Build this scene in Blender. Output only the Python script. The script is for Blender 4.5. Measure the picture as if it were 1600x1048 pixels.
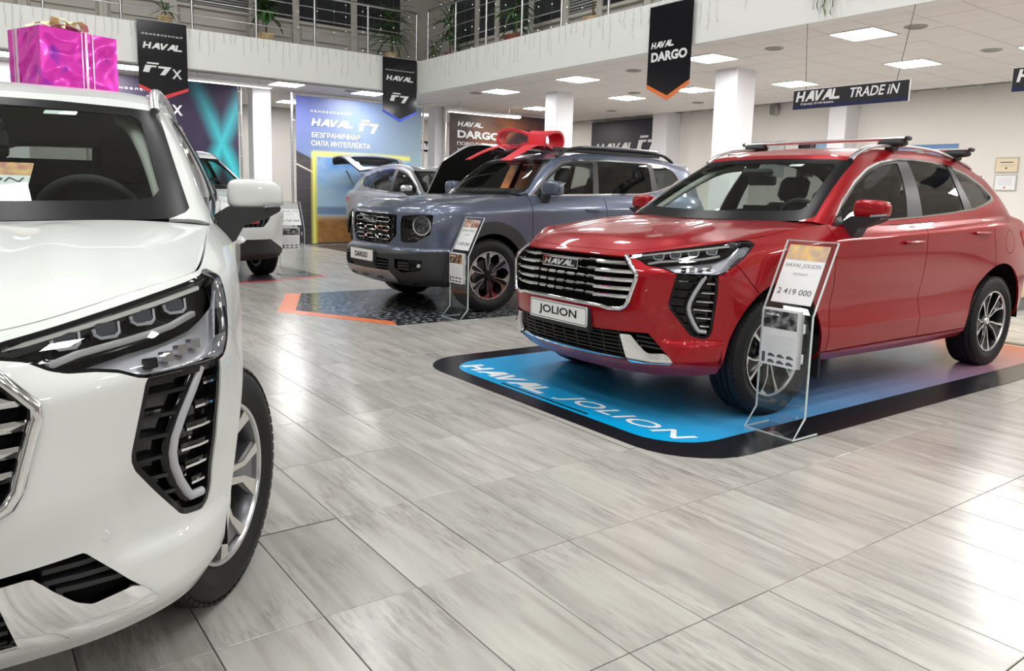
import bpy, bmesh, math, random
import numpy as np
from mathutils import Vector, Matrix, Euler
random.seed(7)
for o in list(bpy.data.objects): bpy.data.objects.remove(o, do_unlink=True)
SC = bpy.context.scene
COL = SC.collection
PI = math.pi
# ------------------------------------------------------------------ camera
cam_d = bpy.data.cameras.new('camera'); cam = bpy.data.objects.new('camera', cam_d); COL.objects.link(cam)
cam_d.sensor_width = 36; cam_d.lens = 1207.9/1600*36; cam_d.shift_y = -41.5/1600; cam_d.clip_start = .05
PITCH, ROLL, YAW = .1456, .0273, .6326
cp, sp, cr, sr = math.cos(PITCH), math.sin(PITCH), math.cos(ROLL), math.sin(ROLL)
cy_, sy_ = math.cos(YAW), math.sin(YAW)
def w_(v): return Vector((cy_*v[0]+sy_*v[1], -sy_*v[0]+cy_*v[1], v[2]))
fwd = w_((0, cp, -sp)); up0 = Vector((0, sp, cp)); rt0 = Vector((1, 0, 0))
rgt = w_(cr*rt0+sr*up0); upv = w_(-sr*rt0+cr*up0)
M = Matrix((rgt, upv, -fwd)).transposed().to_4x4(); M.translation = (0, 0, 1.2)
cam.matrix_world = M
SC.camera = cam
# ------------------------------------------------------------------ world, exposure
W = bpy.data.worlds.new('world'); SC.world = W; W.use_nodes = True
W.node_tree.nodes['Background'].inputs[0].default_value = (.95, .97, 1, 1)
W.node_tree.nodes['Background'].inputs[1].default_value = .55
SC.view_settings.view_transform = 'Standard'; SC.view_settings.look = 'None'
SC.view_settings.gamma = 1; SC.view_settings.use_curve_mapping = False
SC.view_settings.exposure = 0.12
cy = SC.cycles
cy.max_bounces = 10; cy.transparent_max_bounces = 24; cy.glossy_bounces = 5; cy.transmission_bounces = 8; cy.diffuse_bounces = 4
cy.use_denoising = True; cy.caustics_reflective = False; cy.caustics_refractive = False
cy.sample_clamp_indirect = 4.0
def area_lamp(name, loc, sx, sy, power, rot=(0, 0, 0), col=(.98, 1, .985)):
    d = bpy.data.lights.new(name, 'AREA'); d.shape = 'RECTANGLE'; d.size = sx; d.size_y = sy; d.energy = power; d.color = col
    o = bpy.data.objects.new(name, d); COL.objects.link(o); o.location = loc; o.rotation_euler = rot
    return o
# ------------------------------------------------------------------ materials
MATS = {}
def mat(name, col=(.5, .5, .5), rough=.5, metal=0., coat=0., emit=None, estr=1., trans=0., ior=1.45, spec=.5, coat_rough=.03):
    if name in MATS: return MATS[name]
    m = bpy.data.materials.new(name); m.use_nodes = True
    b = m.node_tree.nodes['Principled BSDF']
    b.inputs['Base Color'].default_value = (*col, 1); b.inputs['Roughness'].default_value = rough
    b.inputs['Metallic'].default_value = metal; b.inputs['Coat Weight'].default_value = coat
    b.inputs['Coat Roughness'].default_value = coat_rough
    b.inputs['Specular IOR Level'].default_value = spec; b.inputs['IOR'].default_value = ior
    b.inputs['Transmission Weight'].default_value = trans
    if emit: b.inputs['Emission Color'].default_value = (*emit, 1); b.inputs['Emission Strength'].default_value = estr
    MATS[name] = m
    return m
def nodes(m): return m.node_tree.nodes, m.node_tree.links
def thin_glass(name, tint, ior=1.5, rough=0.0):
    if name in MATS: return MATS[name]
    m = bpy.data.materials.new(name); m.use_nodes = True; n, l = nodes(m); n.clear()
    out = n.new('ShaderNodeOutputMaterial'); mix = n.new('ShaderNodeMixShader'); t = n.new('ShaderNodeBsdfTransparent')
    g = n.new('ShaderNodeBsdfGlossy'); f = n.new('ShaderNodeFresnel')
    t.inputs[0].default_value = (*tint, 1); g.inputs['Roughness'].default_value = rough; gm = n.new('ShaderNodeNewGeometry'); mr = n.new('ShaderNodeMapRange'); mr.inputs[3].default_value = ior; mr.inputs[4].default_value = 1/ior
    l.new(gm.outputs['Backfacing'], mr.inputs[0]); l.new(mr.outputs[0], f.inputs['IOR'])   # same sheen seen from either face of the pane
    l.new(f.outputs[0], mix.inputs[0]); l.new(t.outputs[0], mix.inputs[1]); l.new(g.outputs[0], mix.inputs[2]); l.new(mix.outputs[0], out.inputs[0])
    MATS[name] = m
    return m
# ------------------------------------------------------------------ mesh helpers
def raw_mesh(name, vs, fs, m=None, smooth=False, ns=None, angle=None):
    me = bpy.data.meshes.new(name); me.from_pydata([tuple(map(float, v)) for v in vs], [], fs); me.validate(clean_customdata=False)
    if smooth or ns is not None: me.polygons.foreach_set('use_smooth', [True]*len(me.polygons))
    if ns is not None and len(ns) == len(me.vertices): me.normals_split_custom_set_from_vertices(ns)
    elif angle is not None:
        me.polygons.foreach_set('use_smooth', [True]*len(me.polygons)); me.set_sharp_from_angle(angle=math.radians(angle))
    if m is not None:
        for x in (m if isinstance(m, (list, tuple)) else [m]): me.materials.append(x)
    me.update()
    return me
def link(name, me, parent=None, loc=None, rot=None):
    o = bpy.data.objects.new(name, me); COL.objects.link(o)
    if parent is not None: o.parent = parent
    if loc is not None: o.location = loc
    if rot is not None: o.rotation_euler = rot
    return o
def empty(name, loc=(0, 0, 0), rz=0., parent=None):
    o = bpy.data.objects.new(name, None); COL.objects.link(o); o.location = loc; o.rotation_euler = (0, 0, rz); o.empty_display_size = .1
    if parent is not None: o.parent = parent
    return o
def tag(o, label=None, cat=None, group=None, kind=None):
    if label: o['label'] = label
    if cat: o['category'] = cat
    if group: o['group'] = group
    if kind: o['kind'] = kind
    return o
def copy_tree(o, parent=None):
    c = o.copy(); COL.objects.link(c)
    if parent is not None: c.parent = parent
    for ch in o.children: copy_tree(ch, c)
    return c

class MB:
    """collects simple solids into one mesh"""
    def __init__(s): s.v = []; s.f = []; s.mi = []; s.cur = 0
    def add(s, vs, fs, M=None):
        o = len(s.v)
        if M is not None: vs = [M @ Vector(v) for v in vs]
        s.v += [tuple(v) for v in vs]; s.f += [tuple(i+o for i in f) for f in fs]; s.mi += [s.cur]*len(fs)
        return s
    def box(s, c, d, M=None, b=0.0):
        x, y, z = d[0]/2, d[1]/2, d[2]/2
        if b <= 0:
            vs = [(c[0]+i*x, c[1]+j*y, c[2]+k*z) for i in (-1, 1) for j in (-1, 1) for k in (-1, 1)]
            return s.add(vs, [(0, 1, 3, 2), (4, 6, 7, 5), (0, 4, 5, 1), (2, 3, 7, 6), (0, 2, 6, 4), (1, 5, 7, 3)], M)
        b = min(b, x*.95, y*.95, z*.95)
        vs = []
        for i in (-1, 1):
            for j in (-1, 1):
                for k in (-1, 1):
                    vs += [(c[0]+i*x, c[1]+j*(y-b), c[2]+k*(z-b)), (c[0]+i*(x-b), c[1]+j*y, c[2]+k*(z-b)), (c[0]+i*(x-b), c[1]+j*(y-b), c[2]+k*z)]
        def I(i, j, k, a): return ((i > 0)*4+(j > 0)*2+(k > 0))*3+a
        fs = []
        for a in range(3):
            for sg in (-1, 1):
                q = []
                for (p, r) in ((-1, -1), (1, -1), (1, 1), (-1, 1)):
                    t = [0, 0, 0]; t[a] = sg; t[(a+1) % 3] = p; t[(a+2) % 3] = r; q.append(I(*t, a))
                fs.append(tuple(q if sg > 0 else q[::-1]))
        for a in range(3):
            b1, b2 = (a+1) % 3, (a+2) % 3
            for p in (-1, 1):
                for r in (-1, 1):
                    t0 = [0, 0, 0]; t0[a] = -1; t0[b1] = p; t0[b2] = r; t1 = list(t0); t1[a] = 1
                    q = (I(*t0, b1), I(*t1, b1), I(*t1, b2), I(*t0, b2))
                    fs.append(q if p*r > 0 else q[::-1])
        for i in (-1, 1):
            for j in (-1, 1):
                for k in (-1, 1):
                    q = (I(i, j, k, 0), I(i, j, k, 1), I(i, j, k, 2)); fs.append(q if i*j*k > 0 else q[::-1])
        return s.add(vs, fs, M)
    def tube(s, path, r, n=10, closed=False, cap=True, M=None, up=None):
        """sweep a circle / ellipse (rx,ry) / per-point radii along a path"""
        P = [Vector(p) for p in path]; m = len(P); vs = []; fs = []
        U = Vector(up) if up is not None else None; prev = None
        for i in range(m):
            a = P[(i-1) % m] if (closed or i > 0) else P[i]; b = P[(i+1) % m] if (closed or i < m-1) else P[i]
            t = (b-a).normalized()
            if U is not None: sd = t.cross(U)
            elif prev is None: sd = t.cross(Vector((0, 0, 1)) if abs(t.z) < .9 else Vector((1, 0, 0)))
            else: sd = prev-t*prev.dot(t)
            sd.normalize(); prev = sd; u2 = sd.cross(t)
            rr = r[i] if isinstance(r, list) else r
            rx, ry = rr if isinstance(rr, tuple) else (rr, rr)
            for k in range(n):
                w = 2*PI*k/n; vs.append(P[i]+sd*(rx*math.cos(w))+u2*(ry*math.sin(w)))
        for i in range(m if closed else m-1):
            for k in range(n):
                a, b = i*n+k, i*n+(k+1) % n; c, d = ((i+1) % m)*n+(k+1) % n, ((i+1) % m)*n+k
                fs.append((a, d, c, b))
        if cap and not closed: fs += [tuple(range(n)), tuple(range(m*n-1, m*n-n-1, -1))]
        return s.add(vs, fs, M)
    def sweep(s, path, prof, up=(0, 0, 1), closed=False, M=None, cap=True):
        """sweep a 2-D profile [(side, up)] along a path, up fixed"""
        P = [Vector(p) for p in path]; m = len(P); n = len(prof); vs = []; fs = []; U = Vector(up)
        for i in range(m):
            a = P[(i-1) % m] if (closed or i > 0) else P[i]; b = P[(i+1) % m] if (closed or i < m-1) else P[i]
            t = (b-a).normalized(); sd = t.cross(U).normalized(); u2 = sd.cross(t)
            for (p, q) in prof: vs.append(P[i]+sd*p+u2*q)
        for i in range(m if closed else m-1):
            for k in range(n):
                fs.append((i*n+k, ((i+1) % m)*n+k, ((i+1) % m)*n+(k+1) % n, i*n+(k+1) % n))
        if cap and not closed: fs += [tuple(range(n)), tuple(range(m*n-1, m*n-n-1, -1))]
        return s.add(vs, fs, M)
    def lathe(s, prof, n=32, M=None, closed=False):
        """profile [(r, h)] turned round z"""
        vs = []; fs = []; m = len(prof)
        for (r, h) in prof:
            for k in range(n): w = 2*PI*k/n; vs.append((r*math.cos(w), r*math.sin(w), h))
        for i in range(m-1 if not closed else m):
            for k in range(n):
                j = (i+1) % m; fs.append((i*n+k, i*n+(k+1) % n, j*n+(k+1) % n, j*n+k))
        return s.add(vs, fs, M)
    def prism(s, poly, z0, z1, M=None, chamfer=0.0):
        """extruded polygon in xy between z0 and z1 (any simple polygon)"""
        n = len(poly)
        ar = sum(poly[i][0]*poly[(i+1) % n][1]-poly[(i+1) % n][0]*poly[i][1] for i in range(n))
        if ar < 0: poly = poly[::-1]
        vs = [(x, y, z0) for x, y in poly]+[(x, y, z1) for x, y in poly]
        fs = [tuple(range(n-1, -1, -1)), tuple(range(n, 2*n))]+[(i, (i+1) % n, n+(i+1) % n, n+i) for i in range(n)]
        return s.add(vs, fs, M)
    def mesh(s, name, m=None, angle=40):
        me = raw_mesh(name, s.v, s.f, m, angle=angle)
        if isinstance(m, (list, tuple)) and len(me.polygons) == len(s.mi): me.polygons.foreach_set('material_index', s.mi)
        return me
    def build(s, name, m=None, parent=None, loc=None, rot=None, angle=40):
        return link(name, s.mesh(name, m, angle), parent, loc, rot)

def round_rect(w, h, r, n=5, cx=0, cy=0):
    out = []
    for (sx, sy, a0) in ((1, -1, -PI/2), (1, 1, 0), (-1, 1, PI/2), (-1, -1, PI)):
        for i in range(n+1):
            a = a0+PI/2*i/n; out.append((cx+sx*(w/2-r)+r*math.cos(a), cy+sy*(h/2-r)+r*math.sin(a)))
    return out
def text_mesh(s, size=1., shear=0., bold=0., ext=.0, xs=1., align='CENTER', space=1., m=None, res=3):
    c = bpy.data.curves.new('lettering', 'FONT'); c.body = s; c.size = size; c.shear = shear; c.offset = bold; c.extrude = ext
    c.align_x = align; c.align_y = 'CENTER'; c.space_character = space; c.resolution_u = res
    o = bpy.data.objects.new('lettering', c); COL.objects.link(o)
    dg = bpy.context.evaluated_depsgraph_get(); me = bpy.data.meshes.new_from_object(o.evaluated_get(dg))
    bpy.data.objects.remove(o, do_unlink=True); bpy.data.curves.remove(c)
    if xs != 1.:
        for v in me.vertices: v.co.x *= xs
    me.materials.clear()
    if m is not None: me.materials.append(m)
    return me
def fit_text(name, s, w, h, m, parent, M, shear=0., bold=0., ext=.001, space=1., bold_rel=None):
    """lettering scaled to width w and height h, placed by matrix M (its own xy plane)"""
    me = text_mesh(s, 1., shear, bold, 0., 1., 'CENTER', space, m)
    co = np.array([v.co[:] for v in me.vertices]); lo, hi = co.min(0), co.max(0)
    sx = w/(hi[0]-lo[0]); sy = (h/(hi[1]-lo[1])) if h else sx; c = (lo+hi)/2
    vs = [(M @ Vector(((p[0]-c[0])*sx, (p[1]-c[1])*sy, ext))) for p in co]
    for v, p in zip(me.vertices, vs): v.co = p
    me.name = name; me.update()
    return link(name, me, parent)
def frame_matrix(o, ex, ey):
    ex = Vector(ex).normalized(); ey = Vector(ey).normalized(); ez = ex.cross(ey).normalized(); ey = ez.cross(ex)
    m = Matrix((ex, ey, ez)).transposed().to_4x4(); m.translation = o
    return m
# ------------------------------------------------------------------ numeric helpers (surfaces)
def nspline(t, P, tq):
    """natural cubic spline through P (n,k) at knots t, evaluated at tq"""
    t = np.asarray(t, float); P = np.asarray(P, float); n = len(t)
    h = np.diff(t); A = np.zeros((n, n)); B = np.zeros((n,) + P.shape[1:])
    A[0, 0] = A[-1, -1] = 1
    for i in range(1, n - 1):
        A[i, i-1] = h[i-1]; A[i, i] = 2*(h[i-1]+h[i]); A[i, i+1] = h[i]
        B[i] = 6*((P[i+1]-P[i])/h[i] - (P[i]-P[i-1])/h[i-1])
    M = np.linalg.solve(A, B.reshape(n, -1)).reshape(P.shape)
    k = np.clip(np.searchsorted(t, tq, side='right')-1, 0, n-2)
    sh = (-1,) + (1,)*(P.ndim-1)
    a = (t[k+1]-tq).reshape(sh); b = (tq-t[k]).reshape(sh); hh = h[k].reshape(sh)
    return M[k]*a**3/(6*hh)+M[k+1]*b**3/(6*hh)+(P[k]/hh-M[k]*hh/6)*a+(P[k+1]/hh-M[k+1]*hh/6)*b

def pchip(t, P, tq):
    """monotone cubic through P (n,...) at knots t"""
    t = np.asarray(t, float); P = np.asarray(P, float); n = len(t)
    h = np.diff(t).reshape((-1,)+(1,)*(P.ndim-1)); d = np.diff(P, axis=0)/h
    m = np.zeros_like(P)
    for i in range(1, n-1):
        w1 = 2*h[i]+h[i-1]; w2 = h[i]+2*h[i-1]
        with np.errstate(divide='ignore', invalid='ignore'):
            v = (w1+w2)/(w1/d[i-1]+w2/d[i])
        m[i] = np.where(d[i-1]*d[i] > 0, v, 0)
    m[0] = d[0]; m[-1] = d[-1]
    k = np.clip(np.searchsorted(t, tq, side='right')-1, 0, n-2)
    sh = (-1,)+(1,)*(P.ndim-1)
    hh = h[k]; s = ((tq-t[k]).reshape(sh))/hh
    return P[k]*(1+2*s)*(1-s)**2+m[k]*hh*s*(1-s)**2+P[k+1]*s*s*(3-2*s)+m[k+1]*hh*s*s*(s-1)

def knots(T, ax):
    d = np.linalg.norm(np.diff(T, axis=ax), axis=2).mean(axis=1-ax)
    return np.concatenate([[0], np.cumsum(np.maximum(d, 1e-4))])

def subdiv(k, cnt):
    out = [k[0]]
    for i, c in enumerate(cnt):
        out += list(np.linspace(k[i], k[i+1], c+1)[1:])
    return np.array(out)

def grid_surface(T, cu, cv, mirror_ends=(True, True), smooth_v=False):
    """T (rows, cols, 3) control points -> smooth grid (nv, nu, 3); columns run round the car, rows upwards"""
    T = np.asarray(T, float); R, C = T.shape[:2]
    ku = knots(T, 1); kv = knots(T, 0)
    uq = subdiv(ku, cu); vq = subdiv(kv, cv)
    flip = np.array([1, -1, 1.])
    Te = T; ke = ku
    if mirror_ends[0]:
        Te = np.concatenate([T[:, 1:2]*flip, Te], 1); ke = np.concatenate([[-ku[1]], ke])
    if mirror_ends[1]:
        Te = np.concatenate([Te, T[:, -2:-1]*flip], 1); ke = np.concatenate([ke, [2*ku[-1]-ku[-2]]])
    S = nspline(ke, Te.transpose(1, 0, 2), uq)          # (nu, R, 3)
    f = nspline if smooth_v else pchip
    return f(kv, S.transpose(1, 0, 2), vq)              # (nv, nu, 3)

def grid_normals(G, out=None):
    du = np.gradient(G, axis=1); dv = np.gradient(G, axis=0)
    N = np.cross(du, dv); N /= np.maximum(np.linalg.norm(N, axis=2, keepdims=True), 1e-9)
    return N

def coons(c0, c1, d0, d1):
    """c0(q) at s=0, c1(q) at s=1, d0(s) at q=0, d1(s) at q=1; arrays of points -> (ns, nq, 3)"""
    ns, nq = len(d0), len(c0)
    s = np.linspace(0, 1, ns)[:, None, None]; q = np.linspace(0, 1, nq)[None, :, None]
    L = (1-s)*c0[None]+s*c1[None]+(1-q)*d0[:, None]+q*d1[:, None]
    Bl = (1-s)*(1-q)*c0[0]+(1-s)*q*c0[-1]+s*(1-q)*c1[0]+s*q*c1[-1]
    return L-Bl

def resample(P, n, smooth=True):
    P = np.asarray(P, float)
    t = np.concatenate([[0], np.cumsum(np.linalg.norm(np.diff(P, axis=0), axis=1))])
    tq = np.linspace(0, t[-1], n)
    if smooth and len(P) > 2: return nspline(t, P, tq)
    return np.stack([np.interp(tq, t, P[:, i]) for i in range(P.shape[1])], 1)

def sdf_poly(p, poly):
    """signed distance of points p (n,2) to polygon (negative inside)"""
    poly = np.asarray(poly, float); a = poly; b = np.roll(poly, -1, 0)
    d = np.full(len(p), 1e9); ins = np.zeros(len(p), bool)
    for i in range(len(a)):
        e = b[i]-a[i]; w = p-a[i]
        t = np.clip((w@e)/max(e@e, 1e-12), 0, 1)
        d = np.minimum(d, np.linalg.norm(w-t[:, None]*e, axis=1))
        c = (a[i, 1] > p[:, 1]) != (b[i, 1] > p[:, 1])
        with np.errstate(divide='ignore', invalid='ignore'):
            xi = (b[i, 0]-a[i, 0])*(p[:, 1]-a[i, 1])/(b[i, 1]-a[i, 1])+a[i, 0]
        ins ^= c & (p[:, 0] < xi)
    return np.where(ins, -d, d)

def dist_line(p, line):
    line = np.asarray(line, float); d = np.full(len(p), 1e9)
    for i in range(len(line)-1):
        e = line[i+1]-line[i]; w = p-line[i]
        t = np.clip((w@e)/max(e@e, 1e-12), 0, 1)
        d = np.minimum(d, np.linalg.norm(w-t[:, None]*e, axis=1))
    return d

def side_line(p, line):
    """distance to a polyline, signed by side"""
    line = np.asarray(line, float); d = np.full(len(p), 1e9); sg = np.ones(len(p))
    for i in range(len(line)-1):
        e = line[i+1]-line[i]; w = p-line[i]
        t = np.clip((w@e)/max(e@e, 1e-12), 0, 1); q = np.linalg.norm(w-t[:, None]*e, axis=1); c = e[0]*w[:, 1]-e[1]*w[:, 0]
        m = q < d-1e-9; sg = np.where(m, np.where(c >= 0, 1., -1.), sg); d = np.minimum(d, q)
    return d*sg

R2 = 0.70710678
def prj(V, how):
    if how == 'S': return V[:, [0, 2]]
    if how == 'F': return V[:, [1, 2]]
    if how == 'T': return V[:, [0, 1]]
    if how == 'C': return np.stack([(V[:, 1]-V[:, 0])*R2, V[:, 2]], 1)
    raise KeyError(how)

class Shell:
    """a polygon surface that can be cut along implicit curves; keeps smooth normals"""
    def __init__(self, G=None, flipn=False, N=None):
        self.V = []; self.N = []; self.F = []
        if G is not None:
            nv, nu = G.shape[:2]
            N = grid_normals(G) if N is None else N
            if flipn: N = -N
            self.V = [tuple(x) for x in G.reshape(-1, 3)]; self.N = [tuple(x) for x in N.reshape(-1, 3)]
            for j in range(nv-1):
                for i in range(nu-1):
                    a = j*nu+i
                    q = (a, a+1, a+nu+1, a+nu)
                    self.F.append(q[::-1] if flipn else q)
        self.arr = None
    def A(self):
        if self.arr is None or len(self.arr) != len(self.V): self.arr = np.array(self.V)
        return self.arr
    def split(self, F, f):
        """-> (faces with f<0, faces with f>=0); f has one value per vertex"""
        f = np.array(f, float); f[np.abs(f) < 1e-5] = 1e-5
        s = f < 0; ins = []; out = []; cache = {}
        V, N = self.V, self.N; newf = []
        n0 = len(V)
        for face in F:
            k = [s[v] for v in face]
            if all(k): ins.append(face); continue
            if not any(k): out.append(face); continue
            A = []; B = []
            m = len(face)
            for i in range(m):
                a, b = face[i], face[(i+1) % m]
                (A if s[a] else B).append(a)
                if s[a] != s[b]:
                    key = (a, b) if a < b else (b, a)
                    c = cache.get(key)
                    if c is None:
                        t = f[key[0]]/(f[key[0]]-f[key[1]])
                        p, q = V[key[0]], V[key[1]]; pn, qn = N[key[0]], N[key[1]]
                        c = len(V)
                        V.append((p[0]+t*(q[0]-p[0]), p[1]+t*(q[1]-p[1]), p[2]+t*(q[2]-p[2])))
                        N.append((pn[0]+t*(qn[0]-pn[0]), pn[1]+t*(qn[1]-pn[1]), pn[2]+t*(qn[2]-pn[2])))
                        cache[key] = c
                    A.append(c); B.append(c)
            if len(A) > 2: ins.append(tuple(A))
            if len(B) > 2: out.append(tuple(B))
        return ins, out
    def cut(self, F, how, poly, cond=None, r=0.0, off=0.0):
        """split by polygon (grown by off, corners rounded by r)"""
        V = self.A(); f = sdf_poly(prj(V, how), np.asarray(poly))-off-r
        if cond is not None: f = np.where(cond(V), f, 9.)
        return self.split(F, f)
    def groove(self, F, how, line, w, cond=None):
        def fun(signed):
            V = self.A(); p = prj(V, how); ok = cond(V) if cond is not None else np.ones(len(V), bool)
            return (side_line(p, line) if signed else dist_line(p, line)), ok
        s, ok = fun(True); near = []; far = []
        for f in F: (near if all(ok[v] and abs(s[v]) < .05 for v in f) else far).append(f)
        a, b = self.split(near, s); F = a+b+far          # first put vertices on the line itself
        d, ok = fun(False)
        return self.split(F, np.where(ok, d-w, 9.))[1]
    def ring_groove(self, F, cx, cz, r, w):
        def fun(): V = self.A(); return np.hypot(V[:, 0]-cx, V[:, 2]-cz)-r, V[:, 1] > .5
        s, ok = fun(); near = []; far = []
        for f in F: (near if all(ok[v] and abs(s[v]) < .05 for v in f) else far).append(f)
        a, b = self.split(near, s); F = a+b+far
        s, ok = fun()
        return self.split(F, np.where(ok, np.abs(s)-w, 9.))[1]
    def islands(self, F):
        par = {}
        def find(a):
            while par[a] != a:
                par[a] = par[par[a]]; a = par[a]
            return a
        for f in F:
            for v in f: par.setdefault(v, v)
            r = find(f[0])
            for v in f[1:]: par[find(v)] = r
        d = {}
        for f in F: d.setdefault(find(f[0]), []).append(f)
        return sorted(d.values(), key=len, reverse=True)

def shell_mesh(sh, F, offset=0.0, flange=0.0, mirror=False, both=False):
    """faces of a Shell -> (verts, faces, normals) with an inward edge return; both = left and right in one mesh"""
    idx = {}; vs = []; ns = []; fs = []
    for f in F:
        g = []
        for v in f:
            if v not in idx:
                idx[v] = len(vs); n = sh.N[v]; p = sh.V[v]
                l = math.sqrt(n[0]**2+n[1]**2+n[2]**2) or 1
                n = (n[0]/l, n[1]/l, n[2]/l)
                vs.append((p[0]+offset*n[0], p[1]+offset*n[1], p[2]+offset*n[2])); ns.append(n)
            g.append(idx[v])
        fs.append(tuple(g))
    if flange:
        cnt = {}
        for f in fs:
            for i in range(len(f)):
                a, b = f[i], f[(i+1) % len(f)]
                k = (a, b) if a < b else (b, a)
                cnt[k] = None if k in cnt else (a, b)
        low = {}; top = {}
        for k, e in cnt.items():
            if e is None: continue
            a, b = e
            if abs(vs[a][1]) < 1e-4 and abs(vs[b][1]) < 1e-4: continue
            pa, pb = np.array(vs[a]), np.array(vs[b]); t = pb-pa
            nn = np.cross(t, np.array(ns[a])); l = np.linalg.norm(nn)
            if l < 1e-9: continue
            nn = tuple(nn/l)
            for v in (a, b):
                if v not in low:
                    top[v] = len(vs); vs.append(vs[v]); ns.append(nn)
                    low[v] = len(vs); p, n = vs[v], ns[v]
                    vs.append((p[0]-flange*n[0], p[1]-flange*n[1], p[2]-flange*n[2])); ns.append(nn)
            fs.append((top[b], top[a], low[a], low[b]))
    if mirror or both:
        m = [(x, -y, z) for x, y, z in vs]; mn = [(x, -y, z) for x, y, z in ns]
        if both:
            o = len(vs); fs = fs+[tuple(i+o for i in f[::-1]) for f in fs]; vs = vs+m; ns = ns+mn
        else:
            fs = [f[::-1] for f in fs]; vs = m; ns = mn
    return vs, fs, ns

def ray_hit(P0, d, V, T):
    """first hit of a ray with triangles (numpy)"""
    a = V[T[:, 0]]; e1 = V[T[:, 1]]-a; e2 = V[T[:, 2]]-a
    h = np.cross(d, e2); det = (e1*h).sum(1)
    ok = np.abs(det) > 1e-12; inv = np.where(ok, 1/np.where(ok, det, 1), 0)
    s = P0-a; u = (s*h).sum(1)*inv; q = np.cross(s, e1); v = (q@d)*inv; t = (e2*q).sum(1)*inv
    m = ok & (u >= -1e-6) & (v >= -1e-6) & (u+v <= 1+1e-6) & (t > 1e-6)
    if not m.any(): return None
    return P0+d*t[m].min()

class Caster:
    def __init__(self, grids):
        Vs = []; Ts = []; o = 0
        for G in grids:
            nv, nu = G.shape[:2]; Vs.append(G.reshape(-1, 3))
            i = np.arange(nu-1)[None]+nu*np.arange(nv-1)[:, None]; i = i.ravel()+o
            Ts += [np.stack([i, i+1, i+nu+1], 1), np.stack([i, i+nu+1, i+nu], 1)]; o += nv*nu
        self.V = np.concatenate(Vs); self.T = np.concatenate(Ts)
    def front(self, y, z): return ray_hit(np.array([4., y, z]), np.array([-1., 0, 0]), self.V, self.T)
    def side(self, x, z): return ray_hit(np.array([x, 4., z]), np.array([0, -1., 0]), self.V, self.T)
    def top(self, x, y): return ray_hit(np.array([x, y, 4.]), np.array([0, 0, -1.]), self.V, self.T)
    def corner(self, c, z):
        return ray_hit(np.array([0, 0, z])+np.array([-c*R2, c*R2, 0])+4*np.array([R2, R2, 0]), np.array([-R2, -R2, 0]), self.V, self.T)
# ------------------------------------------------------------------ lamps of the hall (the visible panels carry their own light further down)
HALL_W = 1.0
for x in (-4.2, -1.2, 1.8, 4.8):
    for y in (-2.3, -.2, 2.2, 5.0, 8.5, 12.0):  # unseen lamps; rows nearest the camera are added fill for the near floor
        area_lamp('atrium_lamp', (x+1.0, y, 7.1), .6, .6, 48*HALL_W)
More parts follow.
